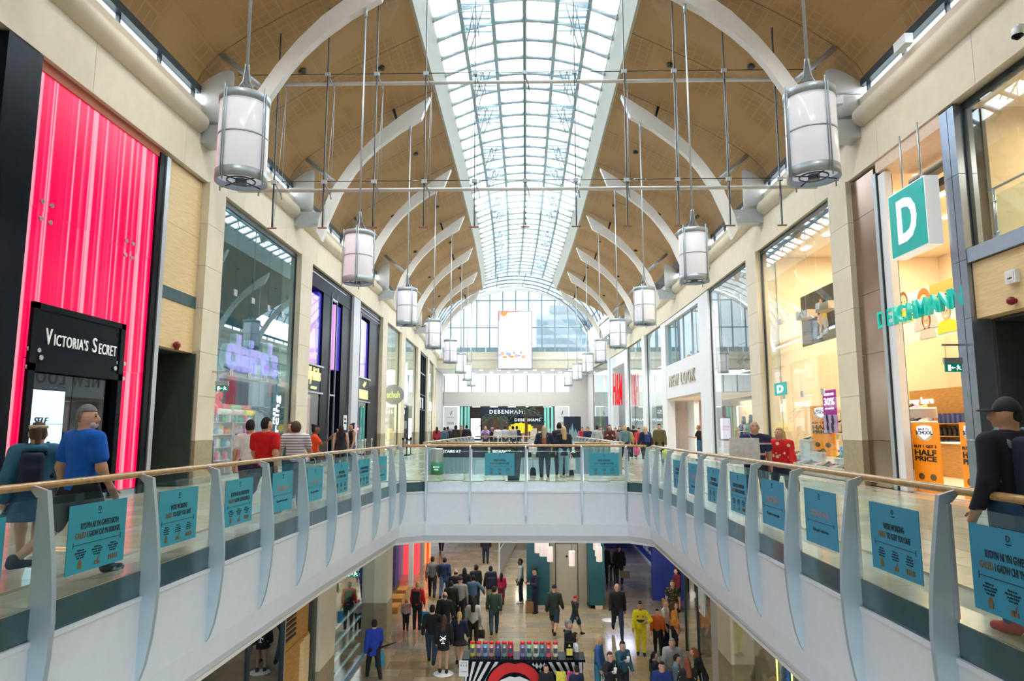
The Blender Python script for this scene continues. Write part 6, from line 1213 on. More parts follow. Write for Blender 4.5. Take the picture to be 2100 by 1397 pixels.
def rbox(c, s, r=.03):
    c = np.array(c, float); s = np.array(s, float)-r
    def f(P): q = np.abs(P-c)-s; return np.linalg.norm(np.maximum(q, 0), axis=1)+np.minimum(q.max(1), 0)-r
    f.lo = c-s-r-.03; f.hi = c+s+r+.03; return f
def grow(prims, h, k=70, cuts=()):
    lo = np.min([p.lo for p in prims], 0)-h; hi = np.max([p.hi for p in prims], 0)+h
    def f(P):
        s = 0
        for p in prims: s = s + np.exp(np.clip(-k*p(P), -60, 60))
        d = -np.log(s+1e-30)/k
        for c in cuts: d = np.maximum(d, c(P))
        return d
    return nets(f, lo, hi, h)
def soft(name, prims, h, mat, parent, k=70, cuts=(), extra=None):
    v, f = grow(prims, h, k, cuts)
    mb = MB(); mb.v = [tuple(p) for p in v]; mb.f = [tuple(q) for q in f]; mb.m = [0]*len(mb.f); mb.sm = [True]*len(mb.f)
    if extra: extra(mb)
    o = put(name, mb.mesh(name, mat), wl(parent), parent); KIDS.setdefault(parent, []).append(o); return o
SKIN = {'f': M('fair_skin', (.62, .36, .26), .55, noise=.04), 't': M('tan_skin', (.5, .27, .17), .55, noise=.04), 'd': M('dark_skin', (.16, .08, .05), .5, noise=.04)}
CLO = {}
def cm(c, rough=.85):
    if isinstance(c, str): return MATS[c]
    k = 'cloth_%02d_%02d_%02d' % tuple(int(v*99) for v in c); return M(k, c, rough, noise=.1, scale=14)
BK, NV, JN, WH, GY = (.012, .013, .016), (.012, .022, .06), (.05, .11, .22), (.75, .76, .78), (.3, .32, .33)
HB, HD, HL, HG, HR = (.07, .035, .018), (.012, .01, .01), (.55, .38, .18), (.25, .24, .24), (.22, .06, .025)
pattern('stripe_knit', 'wave', [(0, (.75, .75, .78)), (.62, (.55, .2, .22)), (.72, (.75, .75, .78)), (.85, (.12, .14, .25))], 5.2, .85, (0, 0, 2.2)); pattern('rugby_stripe', 'wave', [(0, (.02, .03, .1)), (.4, (.55, .03, .05)), (.55, (.75, .75, .76)), (.7, (.02, .03, .1))], 1.6, .85, (0, 0, .85)); pattern('red_floral', 'voronoi', [(0, (.85, .65, .5)), (.3, (.72, .015, .015))], 9, .85); pattern('camo_floral', 'voronoi', [(0, (.35, .27, .08)), (.3, (.02, .03, .02))], 14, .85); pattern('orange_floral', 'noise', [(.4, (.8, .25, .04)), (.55, (.75, .5, .2)), (.62, (.7, .12, .03))], 9, .85); pattern('dark_floral', 'voronoi', [(0, (.7, .7, .65)), (.16, (.015, .02, .02))], 12, .85); pattern('pink_grey_knit', 'noise', [(.4, (.5, .15, .18)), (.55, (.35, .3, .33))], 9, .85, sharp=False)
PEOPLE = []
def person(px, py, label, z=0.0, Y=None, H=1.7, face=0, b=1.0, skin='f', top=('tee', WH), bot=('trousers', JN), hair=('short', HB), shoes=BK, arms=None, walk=0, lean=0, h=.024, eyes=None, turn=0, look=0, off=(0, 0)):
    """px, py: where the feet meet the floor in the photograph (or px with a depth Y when the feet are hidden)"""
    loc = atZ(px, py, z) if Y is None else Vector((atY(px, 878, Y).x, Y, z))
    loc = Vector((loc.x+off[0], loc.y+off[1], z))
    t = thing('person', loc, label, 'person', None, None, R(face)); w = b
    hip = .525*H; A = lambda v: np.array(v, float); L1, L2 = .245*H, .235*H
    ang = {-1: (3, 4), 1: (-2, 4)} if not walk else {-1: (24*walk, 6 if walk > 0 else 28), 1: (-22*walk, 28 if walk > 0 else 6)}
    legs = {}; low = 9
    for s in (-1, 1):
        a, kb = ang[s]; a, kb = R(a), R(kb); hp = A((s*.055*H*w, 0, hip)); kn = hp + L1*A((s*.03, math.sin(a), -math.cos(a))); an = kn + L2*A((0, math.sin(a-kb), -math.cos(a-kb))); legs[s] = [hp, kn, an]; low = min(low, an[2])
    dz = .045*H-low; zc = dz
    for s in legs: legs[s] = [p + A((0, 0, dz)) for p in legs[s]]
    pz = hip+dz
    cl, sl = math.cos(R(lean)), math.sin(R(lean))
    def U(x, y, zz): zz = zz*H - hip; return A((x*H*w if abs(x) < .2 else x*H, y*H*cl + zz*sl, pz + zz*cl - y*H*sl))
    sw = .108; arm = {}
    da = {-1: (6, 9, 14), 1: (6, 9, 14)} if not walk else {-1: (-16*walk, 9, 18), 1: (18*walk, 9, 22)}
    if arms: da.update(arms)
    for s in (-1, 1):
        f_, o_, e_ = [R(v) for v in da[s][:3]]; inn = R(da[s][3]) if len(da[s]) > 3 else 0
        sh = U(s*sw, 0, .81); d1 = A((s*math.sin(o_), math.sin(f_)*math.cos(o_), -math.cos(f_)*math.cos(o_))); el_ = sh + .172*H*d1
        g = f_+e_; d2 = A((s*(math.sin(o_)*.4 - math.sin(inn)), math.sin(g)*math.cos(inn), -math.cos(g))); d2 /= np.linalg.norm(d2); wr = el_ + .145*H*d2; arm[s] = [sh, el_, wr, wr + .05*H*d2, d1, d2]
    T = lambda v: v*H
    hz = .932; HC = U(0, .012, hz); lk = R(look); ca, sa = math.cos(lk), math.sin(lk)
    def K(x, y, zz): return HC + H*A((x*ca - y*sa, x*sa + y*ca, zz-hz))
    # body in skin
    P = [cone(U(-.05, 0, .8), U(.05, 0, .8), T(.052)*w, T(.052)*w, .8), cone(U(0, 0, .76), U(0, 0, .62), T(.088)*w, T(.072)*w, .66), cone(U(0, 0, .6), U(0, 0, .53), T(.074)*w, T(.086)*w, .74), cone(U(0, -.004, .8), U(0, .004, .89), T(.036), T(.031)),
         ell(HC, (T(.045), T(.055), T(.067))), cone(K(0, .022, hz-.03), K(0, .03, hz-.045), T(.03), T(.022)), cone(K(0, .05, hz+.004), K(0, .062, hz-.014), T(.006), T(.01)), cone(K(-.044, -.003, hz), K(-.046, -.004, hz-.012), T(.009), T(.009)), cone(K(.044, -.003, hz), K(.046, -.004, hz-.012), T(.009), T(.009))]
    for s in (-1, 1):
        sh, el_, wr, pm2, d1, d2 = arm[s]; P += [cone(sh, el_, T(.031)*w, T(.024)*w), cone(el_, wr, T(.025)*w, T(.016)), cone(wr, pm2, T(.017), T(.019), 1)]
        hp, kn, an = legs[s]; P += [cone(hp, kn, T(.05)*w, T(.033)*w), cone(kn, an, T(.034)*w, T(.021))]
    def fingers(mb):
        for s in (-1, 1):
            sh, el_, wr, pm2, d1, d2 = arm[s]; d = Vector(d2); side = Vector((0, 1, 0)) if abs(d.y) < .8 else Vector((0, 0, 1)); side = (side - d*side.dot(d)).normalized(); inn = d.cross(side)*(-s)
            c = Vector(pm2)
            for q in range(4):
                o = c + side*T(.0085)*(q-1.5)*1.15; L = T((.036, .043, .041, .032)[q]); mb.path([o, o + d*L*.5 + inn*L*.12, o + d*L*.85 + inn*L*.42], [T(.0062), T(.0056), T(.004)], 5)
            o = Vector(wr) + d*T(.018) + side*T(.016); mb.path([o, o + side*T(.016) + d*T(.016), o + side*T(.02) + d*T(.034)], [T(.0075), T(.0065), T(.0045)], 5)
    soft('body', P, h, SKIN[skin], t, extra=fingers)
    e = .011
    def trk(r=e): return [cone(U(-.055, 0, .8), U(.055, 0, .8), T(.05)*w+r, T(.05)*w+r, .82), cone(U(0, 0, .76), U(0, 0, .62), T(.09)*w+r, T(.078)*w+r, .68)]
    kind, mt = top; mt = cm(mt); neck = U(0, 0, .865)[2]; cutn = lambda Q: Q[:, 2]-neck
    hem = {'tee': .515, 'long': .515, 'coat': .42, 'tank': .52, 'parka': .40, 'crop': .6}[kind]; ex = {'coat': .022, 'parka': .03, 'long': .014}.get(kind, .011)
    TP = trk(ex) + [cone(U(0, 0, .62), U(0, 0, hem), T(.078)*w+ex, T(.09)*w+ex, .76)]
    hemz = U(0, 0, hem)[2]
    for s in (-1, 1):
        sh, el_, wr = arm[s][:3]
        if kind == 'tee' or kind == 'crop': TP.append(cone(sh, sh+(el_-sh)*.62, T(.034)*w+ex, T(.036)*w+ex))
        elif kind != 'tank': TP += [cone(sh, el_, T(.033)*w+ex, T(.027)*w+ex), cone(el_, el_+(wr-el_)*.94, T(.027)*w+ex, T(.022)+ex)]
    soft('top', TP, h, mt, t, cuts=(cutn, lambda Q: hemz-Q[:, 2]))
    bk, mb_ = bot; mb_ = cm(mb_); wz = U(0, 0, .6)[2]; BP = [cone((0, 0, pz+T(.05)), (0, 0, pz+T(.0)), T(.076)*w+e, T(.088)*w+e, .76)]
    if bk in ('trousers', 'leggings', 'shorts'):
        for s in (-1, 1):
            hp, kn, an = legs[s]; r = e*(.6 if bk == 'leggings' else 1.2)
            if bk == 'shorts': BP.append(cone(hp, kn+(hp-kn)*.12, T(.052)*w+r, T(.042)*w+r*1.6))
            else: BP += [cone(hp, kn, T(.052)*w+r, T(.035)*w+r), cone(kn, an+(kn-an)*.06, T(.036)*w+r, T(.026)+r)]
        soft('trousers' if bk != 'shorts' else 'shorts', BP, h, mb_, t, cuts=(lambda Q: Q[:, 2]-wz,))
    else:
        end = {'skirt': .33, 'mini': .4, 'dress': .3, 'midi': .2}[bk]; spread = max(.11, .55*abs(legs[1][1][1]-legs[-1][1][1])/H + .08)
        BP.append(cone((0, 0, pz), (0, 0, end*H), T(.092)*w+e, T(spread), .8)); z_ = end*H; soft('skirt', BP, h, mb_, t, cuts=(lambda Q: Q[:, 2]-wz, lambda Q: z_-Q[:, 2]))
    for s in (-1, 1):
        hp, kn, an = legs[s]; z0 = an[2]-.045*H; soft('shoe', [cone(an+A((0, -.018*H, -.02*H)), an+A((0, .085*H, -.03*H)), T(.026), T(.021)), cone(an+A((0, -.012*H, .01*H)), an+A((0, .02*H, -.02*H)), T(.025), T(.024))], min(h, .018), cm(shoes, .5), t, cuts=(lambda Q, z0=z0: z0-Q[:, 2],))
    style, hm = hair; hm = cm(hm, .7); g = 1.13; E = ell(K(0, -.004, hz+.004), (T(.045)*g, T(.056)*g, T(.067)*g))
    front = A((-sa, ca, 0)); base = HC@front
    yf, zl = {'long': (.012, .045), 'bun': (-.004, .042), 'pony': (-.004, .042), 'short': (-.002, .036), 'crop': (-.012, .03), 'cap': (.2, .012), 'curly': (.01, .036), 'hood': (.02, .05), 'half': (-.02, -.2)}.get(style, (0, .03))
    cut = lambda Q: np.minimum((Q@front-base)-yf*H, (HC[2]+zl*H)-Q[:, 2])
    zlow = {'long': -.2, 'hood': -.08, 'cap': .008, 'crop': -.03, 'curly': -.06}.get(style, -.045); cut2 = lambda Q: (HC[2]+zlow*H)-Q[:, 2]
    if style == 'long': pr = [E, cone(K(0, -.035, hz), K(0, -.055, hz-.17), T(.045), T(.05)), cone(K(-.035, -.01, hz-.02), K(-.05, -.02, hz-.12), T(.02), T(.016)), cone(K(.035, -.01, hz-.02), K(.05, -.02, hz-.12), T(.02), T(.016))]
    elif style == 'curly': pr = [ell(K(0, -.012, hz), (T(.062), T(.068), T(.078)))]
    elif style == 'bald': pr = None
    else: pr = [E]
    if pr: soft('cap' if style == 'cap' else 'hood' if style == 'hood' else 'hair', pr, min(h, .017), hm, t, k=120, cuts=(cut, cut2))
    if style == 'bald': soft('hair', [ell(K(0, -.006, hz-.012), (T(.047), T(.057), T(.05)))], min(h, .017), hm, t, cuts=(lambda Q: (Q@front-base)+.012*H, lambda Q: (HC[2]-.035*H)-Q[:, 2], lambda Q: Q[:, 2]-(HC[2]+.02*H)))
    if style == 'bun': soft('bun', [ell(K(0, -.045, hz+.065), (T(.03), T(.03), T(.028)))], .015, hm, t)
    if style == 'pony': soft('ponytail', [cone(K(0, -.058, hz+.02), K(0, -.085, hz-.12), T(.022), T(.014))], .015, hm, t)
    if style == 'cap': soft('brim', [ell(K(0, .07, hz+.018), (T(.042), T(.05), T(.006)))], .012, hm, t)
    toward = eyes if eyes is not None else math.cos(R(face+look)) < -.2
    if toward:
        q = MB()
        for s in (-1, 1): q.ball(K(s*.018, .051, hz+.006), T(.0055), 8)
        q.obj('eyes', m_ink, t, True); q2 = MB()
        for s in (-1, 1): q2.path([K(s*.009, .054, hz+.017), K(s*.028, .049, hz+.017)], T(.0028), 5)
        q2.obj('eyebrows', cm(HB), t, True); MB().path([K(-.014, .052, hz-.034), K(0, .0555, hz-.035), K(.014, .052, hz-.034)], T(.0035), 5).obj('mouth', M('lip_pink', (.45, .12, .1), .5), t, True)
    PEOPLE.append(t); t_info = dict(t=t, loc=loc, rz=R(face), H=H, w=w, U=U, arm=arm, K=K, legs=legs); return t_info
def backpack(I, mat, label, strap=None, size=1.0):
    H = I['H']; U = I['U']; t = thing('backpack', I['loc'] + Vector((0, 0, .62*H)), label, 'backpack', None, None, I['rz']); o = np.array((0, 0, -.62*H)); c = U(0, -.115, .7)
    soft('pack', [rbox(c+o, (.14*size, .08*size, .22*size), .05), rbox(c+o+np.array((0, -.07*size, -.06)), (.11*size, .04*size, .11*size), .03)], .017, cm(mat), t)
    for s in (-1, 1):
        p = [U(s*.06, -.07, .79), U(s*.062, .0, .865), U(s*.062, .075, .8), U(s*.085, .07, .72), U(s*.1, -.03, .64)]; mb = MB(); mb.path([Vector(q+o) for q in p], .021, 6); mb.obj('strap', cm(strap or mat), t, True)
    return t
def carry(I, s, mat, label, size=(.2, .07, .24), name='shopping_bag', drop=.05):
    wr = I['arm'][s][3]; c = np.array(wr); t = thing(name, I['loc'] + Matrix.Rotation(I['rz'], 3, 'Z') @ Vector((wr[0], wr[1], max(.02, wr[2]-drop-.12-2*size[2]))), label, 'bag', None, None, I['rz']); base = 0
    w, d, hh = size; MB().rings([[(a*w, b*d, z) for a, b in ((-1, -1), (1, -1), (1, 1), (-1, 1))] for z, w, d in ((0, size[0], size[1]), (hh, size[0]*1.04, size[1]*1.1), (2*hh, size[0], size[1]*.5))], smooth=False).obj('body', cm(mat), t, True)
    MB().path([(-w*.5, 0, 2*hh-.01), (-w*.3, 0, 2*hh+.12), (w*.3, 0, 2*hh+.12), (w*.5, 0, 2*hh-.01)], .009, 5).obj('handle', cm(mat), t, True); return t
D = LF
TEAL, CREAM = (.08, .2, .24), (.6, .55, .45)
# --- upper level, near
I = person(30, 1172, 'woman in blue rain jacket and sun visor striding at the left edge', H=1.66, face=28, top=('parka', (.03, .14, .25)), bot=('skirt', (.02, .10, .22)), hair=('pony', HB), shoes=WH, walk=1, h=.014, look=10, off=(.12, 0)); soft('hood', [ell(I['K'](0, -.05, .83), (.12, .1, .06))], .014, cm((.03, .14, .25)), I['t']); soft('sun_visor', [cone(I['K'](0, -.01, .975), I['K'](0, .05, .965), .095, .06, 1)], .014, cm((.5, .42, .3)), I['t'], cuts=(lambda Q, z=I['K'](0, 0, .962)[2]: z-Q[:, 2], lambda Q, z=I['K'](0, 0, .985)[2]: Q[:, 2]-z)); backpack(I, NV, 'dark blue backpack low on the woman in the blue rain jacket', size=.8)
I = person(183, 1186, 'grey-bearded man in bright blue T-shirt and black shorts walking past', H=1.84, face=-22, b=1.12, top=('tee', (.0, .12, .62)), bot=('shorts', (.012, .014, .02)), hair=('crop', (.16, .17, .18)), shoes=(.015, .025, .06), walk=-1, h=.012, off=(-.24, .1), look=-55, eyes=True, arms={-1: (-8, 10, 18), 1: (6, 8, 22)}); soft('beard', [cone(I['K'](-.02, .035, .885), I['K'](.02, .035, .885), .036, .036)], .012, cm((.5, .48, .46)), I['t'])
I = person(2102, 1300, 'man in navy jumper and black cap beside the right handrail', H=1.78, face=12, b=1.12, skin='t', top=('long', (.008, .012, .025)), bot=('trousers', (.03, .09, .2)), hair=('cap', (.006, .01, .018)), shoes=(.65, .02, .035), h=.012, look=45, arms={-1: (-6, 11, 32), 1: (0, 9, 30)}, off=(.03, 0)); soft('hair', [ell(I['K'](0, -.01, .925), (.084, .1, .075))], .012, cm(HD), I['t'], cuts=(lambda Q, I=I: (Q[:, 1]-I['K'](0, 0, .93)[1])+.01, lambda Q, I=I: I['K'](0, 0, .885)[2]-Q[:, 2])); backpack(I, (.01, .02, .05), 'navy backpack with pale blue straps on the man in the cap', (.2, .36, .45), 1.1)
# --- upper level, left walkway
person(513, 0, 'man in white T-shirt walking beside the man in red', Y=13.2, H=1.76, face=5, top=('tee', WH), bot=('shorts', NV), hair=('short', HD), walk=1, skin='t', h=.018)
person(545, 0, 'man in red football shirt with white cuffs by the left handrail', Y=12.2, H=1.78, face=-8, b=1.08, top=('tee', (.7, .005, .012)), bot=('trousers', NV), hair=('short', HD), walk=-1, look=-30, h=.016)
I = person(607, 0, 'brown curly haired woman in a striped shirt by the left handrail', Y=13.6, H=1.68, face=12, b=1.15, top=('tee', 'stripe_knit'), bot=('trousers', JN), hair=('curly', HB), h=.018, arms={-1: (35, 20, 60), 1: (20, 12, 50)}); carry(I, 1, (.6, .57, .5), 'pale grey bag under the arm of the woman in stripes', (.17, .07, .12), 'handbag')
person(598, 0, 'woman in teal top with sunglasses on her head facing the woman in stripes', Y=15.2, H=1.68, face=170, top=('tee', (.02, .15, .28)), bot=('trousers', NV), hair=('pony', HB), h=.02)
I = person(646, 0, 'woman in orange-red top holding a white shopping bag', Y=17.6, H=1.62, face=-70, skin='d', top=('tee', (.8, .07, .01)), bot=('trousers', BK), hair=('bun', HD), h=.02, arms={-1: (10, 8, 20), 1: (40, 10, 95)}); carry(I, -1, WH, 'white shopping bag held by the woman in orange-red')
I = person(700, 0, 'woman in black vest with her back to the camera before the black shop', Y=24, H=1.64, face=10, b=1.1, top=('tank', BK), bot=('trousers', BK), hair=('long', HD)); carry(I, -1, (.7, .5, .05), 'yellow bag hanging beside the woman in black', (.12, .06, .18))
person(722, 0, 'woman in black vest facing her friend with hand raised', Y=24.6, H=1.7, face=130, skin='t', b=1.08, top=('tank', BK), bot=('trousers', JN), hair=('bun', HD), arms={1: (50, 12, 95)})
# --- footbridge
I = person(1117, 979, 'blonde woman in navy coat with a brown rucksack on the footbridge', H=1.62, face=-5, b=1.1, top=('coat', NV), bot=('trousers', (.02, .05, .09)), hair=('long', (.4, .33, .25)), h=.02, arms={-1: (30, 15, 60), 1: (30, 15, 60)}); backpack(I, (.25, .08, .03), 'small brown rucksack on the blonde woman on the footbridge', size=.55)
person(1148, 972, 'dark-haired man in black leaning on the footbridge rail', Y=22.9, H=1.74, face=5, top=('long', (.01, .02, .035)), bot=('trousers', NV), hair=('short', HD), h=.022, lean=12)
I = person(1157, 978, 'long-haired blonde woman in navy coat and pale jeans on the footbridge', H=1.6, face=10, top=('coat', (.008, .015, .04)), bot=('trousers', (.22, .42, .55)), hair=('long', HL), shoes=CREAM, h=.02); carry(I, 1, WH, 'white cotton tote at the side of the woman in pale jeans', (.16, .05, .18))
# --- right walkway
I = person(1547, 0, 'balding man in rugby stripes carrying a white bag past the shoe shop', Y=13.2, H=1.74, face=168, b=1.12, top=('tee', 'rugby_stripe'), bot=('trousers', (.015, .02, .04)), hair=('bald', HB), h=.017, walk=1, arms={1: (30, 5, 55)}); carry(I, 1, WH, 'large white carrier bag in front of the man in stripes', (.26, .06, .24), drop=-.42)
I = person(1598, 0, 'blonde woman in red patterned blouse looking up beside the striped man', Y=13.4, H=1.6, face=150, b=1.08, top=('long', 'red_floral'), bot=('leggings', NV), hair=('long', HL), h=.017, look=-35, walk=-1); carry(I, -1, BK, 'black shoulder bag behind the woman in the red blouse', (.1, .05, .1), 'handbag')
person(1433, 0, 'woman in black T-shirt and jeans outside the white shop doorway', Y=33, H=1.68, face=60, top=('tee', BK), bot=('trousers', (.05, .16, .33)), hair=('short', (.3, .15, .05)), arms={-1: (25, 8, 70), 1: (25, 8, 70)})
UP = [(1194, 44, 'person in red top half hidden in the far right crowd', (.4, .03, .04), BK, 'short', 180), (1205, 40, 'woman in dark coat and hat in the far right crowd', NV, BK, 'curly', 170), (1224, 35, 'man in pale grey jacket turning away in the right crowd', (.4, .45, .47), NV, 'short', 20), (1232, 37, 'person in olive coat with hood beside the grey jacket', (.16, .18, .12), BK, 'curly', 175), (1250, 31, 'woman in maroon jumper looking at her phone', (.09, .02, .02), JN, 'long', 175), (1262, 40, 'person with pale face behind the woman in maroon', (.3, .2, .2), BK, 'short', 180), (1271, 42, 'person in black coat with dark hair in the right crowd', BK, BK, 'long', 160), (1281, 33, 'woman with long fair hair in teal cardigan', (.1, .2, .22), BK, 'long', 178), (1288, 34.5, 'woman in long camel coat seen from behind', (.42, .27, .12), NV, 'long', 20), (1299, 37, 'person in black jacket behind the camel coat', BK, BK, 'short', 20), (1310, 35, 'person in pink-red jacket with bags on the right', (.5, .03, .06), BK, 'short', 190), (1323, 29, 'fair-haired woman in navy coat with blue backpack', NV, BK, 'long', 15), (1352, 29, 'woman in olive jacket and white top with lime bag', (.12, .1, .04), BK, 'short', 172)]
for i, (x, Y, lab, c, c2, hs, fc) in enumerate(UP):
    ph = {'arms': {-1: (25, 6, 85, 20), 1: (25, 6, 85, 20)}} if 'phone' in lab else {}
    I = person(x, 0, lab, Y=Y, H=1.6+.12*((i*7) % 5)/4, face=fc, top=('coat' if 'coat' in lab or 'jacket' in lab else 'long', c), bot=('trousers', c2), hair=(hs, (HL if 'fair' in lab else HB if i % 2 else HD)), h=.028, walk=(0, 1, -1)[i % 3] if not ph else 0, **ph)
    if 'backpack' in lab: backpack(I, (.02, .05, .22), 'blue backpack on the fair-haired woman in navy', size=.8)
    if 'lime bag' in lab: carry(I, -1, (.6, .65, .1), 'lime shopping bag held by the woman in olive', (.17, .06, .18))
    if 'with bags' in lab: carry(I, 1, (.7, .1, .25), 'pink carrier bag held by the person in pink-red', (.14, .06, .2))
UL = [(896, 45, 'woman with long dark hair in a red jacket at the far left', (.35, .02, .03), BK, 'long', 15), (912, 40, 'woman in blue denim jacket at the far left', (.05, .1, .16), BK, 'short', 30), (918, 44, 'dark-haired person behind the blue denim jacket', NV, BK, 'short', 10), (935, 43, 'person in black coat with fur hood far left', (.03, .025, .02), BK, 'curly', 20), (946, 44, 'masked person in brown jacket facing the camera', (.2, .13, .06), BK, 'short', 180), (957, 42.5, 'person in black with a rucksack near the advert totem', BK, NV, 'short', 10)]
for i, (x, Y, lab, c, c2, hs, fc) in enumerate(UL): person(x, 0, lab, Y=Y, H=1.62+.03*i, face=fc, top=('coat', c), bot=('trousers', c2), hair=(hs, HD if i != 4 else HB), h=.03, walk=(0, 1, -1)[i % 3])
UC = [(996, 'fair woman in lilac top leaning on the far rail', (.35, .27, .55), 'long', HL), (1010, 'man in black leaning on the far rail with folded arms', BK, 'short', HD), (1021, 'person in white shirt at the far rail', WH, 'short', HB), (1036, 'man in pale grey hoodie at the far rail', (.5, .52, .55), 'short', HD), (1052, 'man in light jacket beside the yellow display at the far rail', (.4, .42, .45), 'short', HD), (1060, 'person in dark blue behind the far rail', NV, 'short', HD)]
for i, (x, lab, c, hs, hc) in enumerate(UC): person(x, 0, lab, Y=41.9+.95*(i % 2), H=1.68, face=178 if i < 2 else 20, top=('long', c), bot=('trousers', BK), hair=(hs, hc), h=.03, lean=14 if i < 2 else 0, arms={-1: (50, 5, 70, 30), 1: (50, 5, 70, 30)} if i < 2 else None)
# --- lower level
LOW = [
 (886, 1227, 'man in grey hoodie and black trousers walking off at left below', 1.76, 5, ('long', (.13, .14, .15)), ('trousers', BK), ('short', HD), dict(walk=1)),
 (911, 1230, 'man in navy jumper and jeans walking off below', 1.76, 0, ('long', (.012, .03, .09)), ('trousers', (.03, .08, .18)), ('short', HD), dict(walk=-1)),
 (934, 1262, 'dark-jacketed man with thinning hair in the lower crowd', 1.7, 10, ('coat', BK), ('trousers', NV), ('bald', HD), {}),
 (952, 1252, 'woman with dark loose hair and black jacket in the lower crowd', 1.62, 0, ('coat', BK), ('trousers', NV), ('long', HD), {}),
 (975, 1245, 'curly-haired person in black quilted jacket looking left', 1.64, 20, ('coat', (.015, .02, .025)), ('trousers', NV), ('curly', HD), dict(look=50)),
 (1006, 1250, 'traveller almost hidden by a huge dark rucksack', 1.66, 10, ('long', NV), ('trousers', (.4, .35, .3)), ('short', HD), {}),
 (1028, 1240, 'small girl in pink top with dark hair below', 1.25, 0, ('long', (.55, .02, .1)), ('trousers', (.2, .03, .06)), ('long', HD), {}),
 (943, 1285, 'man in grey sweatshirt and dark cap in the lower crowd', 1.74, 0, ('long', (.28, .3, .28)), ('trousers', BK), ('cap', BK), {}),
 (970, 1272, 'woman in blue denim jacket with hand on hip', 1.62, 5, ('long', (.06, .13, .22)), ('trousers', BK), ('short', HD), dict(arms={1: (-15, 40, 60)})),
 (911, 1322, 'bald man in long black coat in the lower crowd', 1.74, 0, ('coat', (.008, .01, .015)), ('trousers', NV), ('bald', HB), dict(walk=1)),
 (924, 1290, 'person in black between the bald man and grey sweatshirt', 1.66, 0, ('coat', BK), ('trousers', BK), ('short', HD), {}),
 (885, 1362, 'man in black hoodie and jeans near the kiosk', 1.78, 0, ('long', BK), ('trousers', (.03, .06, .12)), ('short', HD), dict(walk=1, b=1.08)),
 (909, 1380, 'long-haired girl in black dress with white print on its back', 1.62, 0, ('parka', (.012, .015, .016)), ('mini', BK), ('long', HB), dict()),
 (941, 1368, 'blonde woman in navy jacket and black skirt', 1.64, -5, ('coat', NV), ('mini', BK), ('pony', HL), dict(walk=1, skin='f')),
 (970, 1332, 'woman with long dark hair in pale grey jumper', 1.62, 0, ('long', (.45, .47, .5)), ('trousers', BK), ('long', HD), {}),
 (1013, 1303, 'man in dark green bomber jacket walking alone', 1.68, 5, ('long', (.025, .06, .05)), ('trousers', (.02, .05, .08)), ('short', HD), dict(walk=-1)),
 (1068, 1237, 'man in pale grey hoodie standing sideways by the teal box', 1.76, 95, ('long', (.42, .45, .48)), ('trousers', NV), ('crop', HD), dict(skin='d', shoes=WH)),
 (1098, 1257, 'woman in navy looking at her phone against the teal box', 1.66, 120, ('coat', (.015, .02, .06)), ('trousers', NV), ('bun', HD), dict(arms={-1: (20, 6, 85, 15), 1: (20, 6, 85, 15)})),
 (1137, 1303, 'man in flat cap, dark green jacket and navy shorts', 1.74, -15, ('coat', (.02, .04, .035)), ('shorts', (.02, .04, .07)), ('cap', BK), dict(walk=1)),
 (1180, 1302, 'child in red cap and dark top running beside the flat-capped man', 1.35, -60, ('long', (.02, .03, .03)), ('shorts', (.01, .05, .14)), ('cap', (.5, .01, .02)), dict(walk=-1)),
 (1240, 1196, 'dark-coated man at the far right of the lower passage', 1.74, 175, ('coat', BK), ('trousers', NV), ('short', HD), {}),
 (1257, 1190, 'boy in white jacket in the lower passage', 1.5, 175, ('long', (.5, .5, .55)), ('trousers', (.15, .16, .18)), ('short', HD), {}),
 (1271, 1197, 'woman in black coat carrying a beige bag in the lower passage', 1.68, 170, ('coat', BK), ('trousers', (.03, .04, .05)), ('long', HD), {}),
 (1267, 1305, 'tall man in open black jacket striding toward the camera', 1.82, 178, ('coat', (.012, .014, .016)), ('trousers', (.02, .04, .09)), ('bald', HB), dict(walk=1)),
 (1315, 1343, 'woman in bright yellow tracksuit with a smiling face print', 1.6, 172, ('long', (.85, .72, .02)), ('trousers', (.82, .68, .02)), ('bun', HD), dict(skin='t', arms={-1: (10, 35, 75, 45), 1: (5, 10, 20)})),
 (1382, 1290, 'woman in a dark camouflage floral dress', 1.68, 160, ('tee', 'camo_floral'), ('midi', 'camo_floral'), ('long', HB), {}),
 (1350, 1342, 'boy in rust orange jumper and black trousers', 1.38, 165, ('long', (.6, .12, .02)), ('trousers', BK), ('short', HD), {}),
 (1366, 1338, 'fair woman in white T-shirt wearing a face mask', 1.62, -120, ('tee', WH), ('trousers', NV), ('bun', (.4, .22, .08)), {}),
 (1385, 1345, 'woman in orange floral blouse wearing a mask', 1.64, -110, ('long', 'orange_floral'), ('trousers', NV), ('long', HB), {}),
 (1391, 1255, 'dark figure in maroon near the blue hoarding', 1.66, 100, ('coat', (.15, .01, .03)), ('trousers', BK), ('long', HD), {}),
]
INFO = {}
for (x, y, lab, H_, fc, tp, bt, hr, kw) in LOW: INFO[lab] = person(x, y, lab, z=D, H=H_, face=fc, top=tp, bot=bt, hair=hr, **kw)
backpack(INFO['traveller almost hidden by a huge dark rucksack'], (.012, .02, .04), 'huge dark blue rucksack in the lower crowd', size=1.5)
I = person(855, 1291, 'blonde woman in red jacket with black backpack on the lower floor', z=D, H=1.64, face=-5, top=('long', (.65, .015, .015)), bot=('trousers', BK), hair=('short', HL)); backpack(I, BK, 'black backpack on the woman in red below'); carry(I, 1, (.03, .25, .55), 'bright blue shopping bag held by the woman in red', (.16, .06, .2))
person(832, 1293, 'small child in pink and grey coat holding hands with the woman in red', z=D, H=1.05, face=0, top=('long', 'pink_grey_knit'), bot=('trousers', BK), hair=('hood', (.5, .12, .12)))
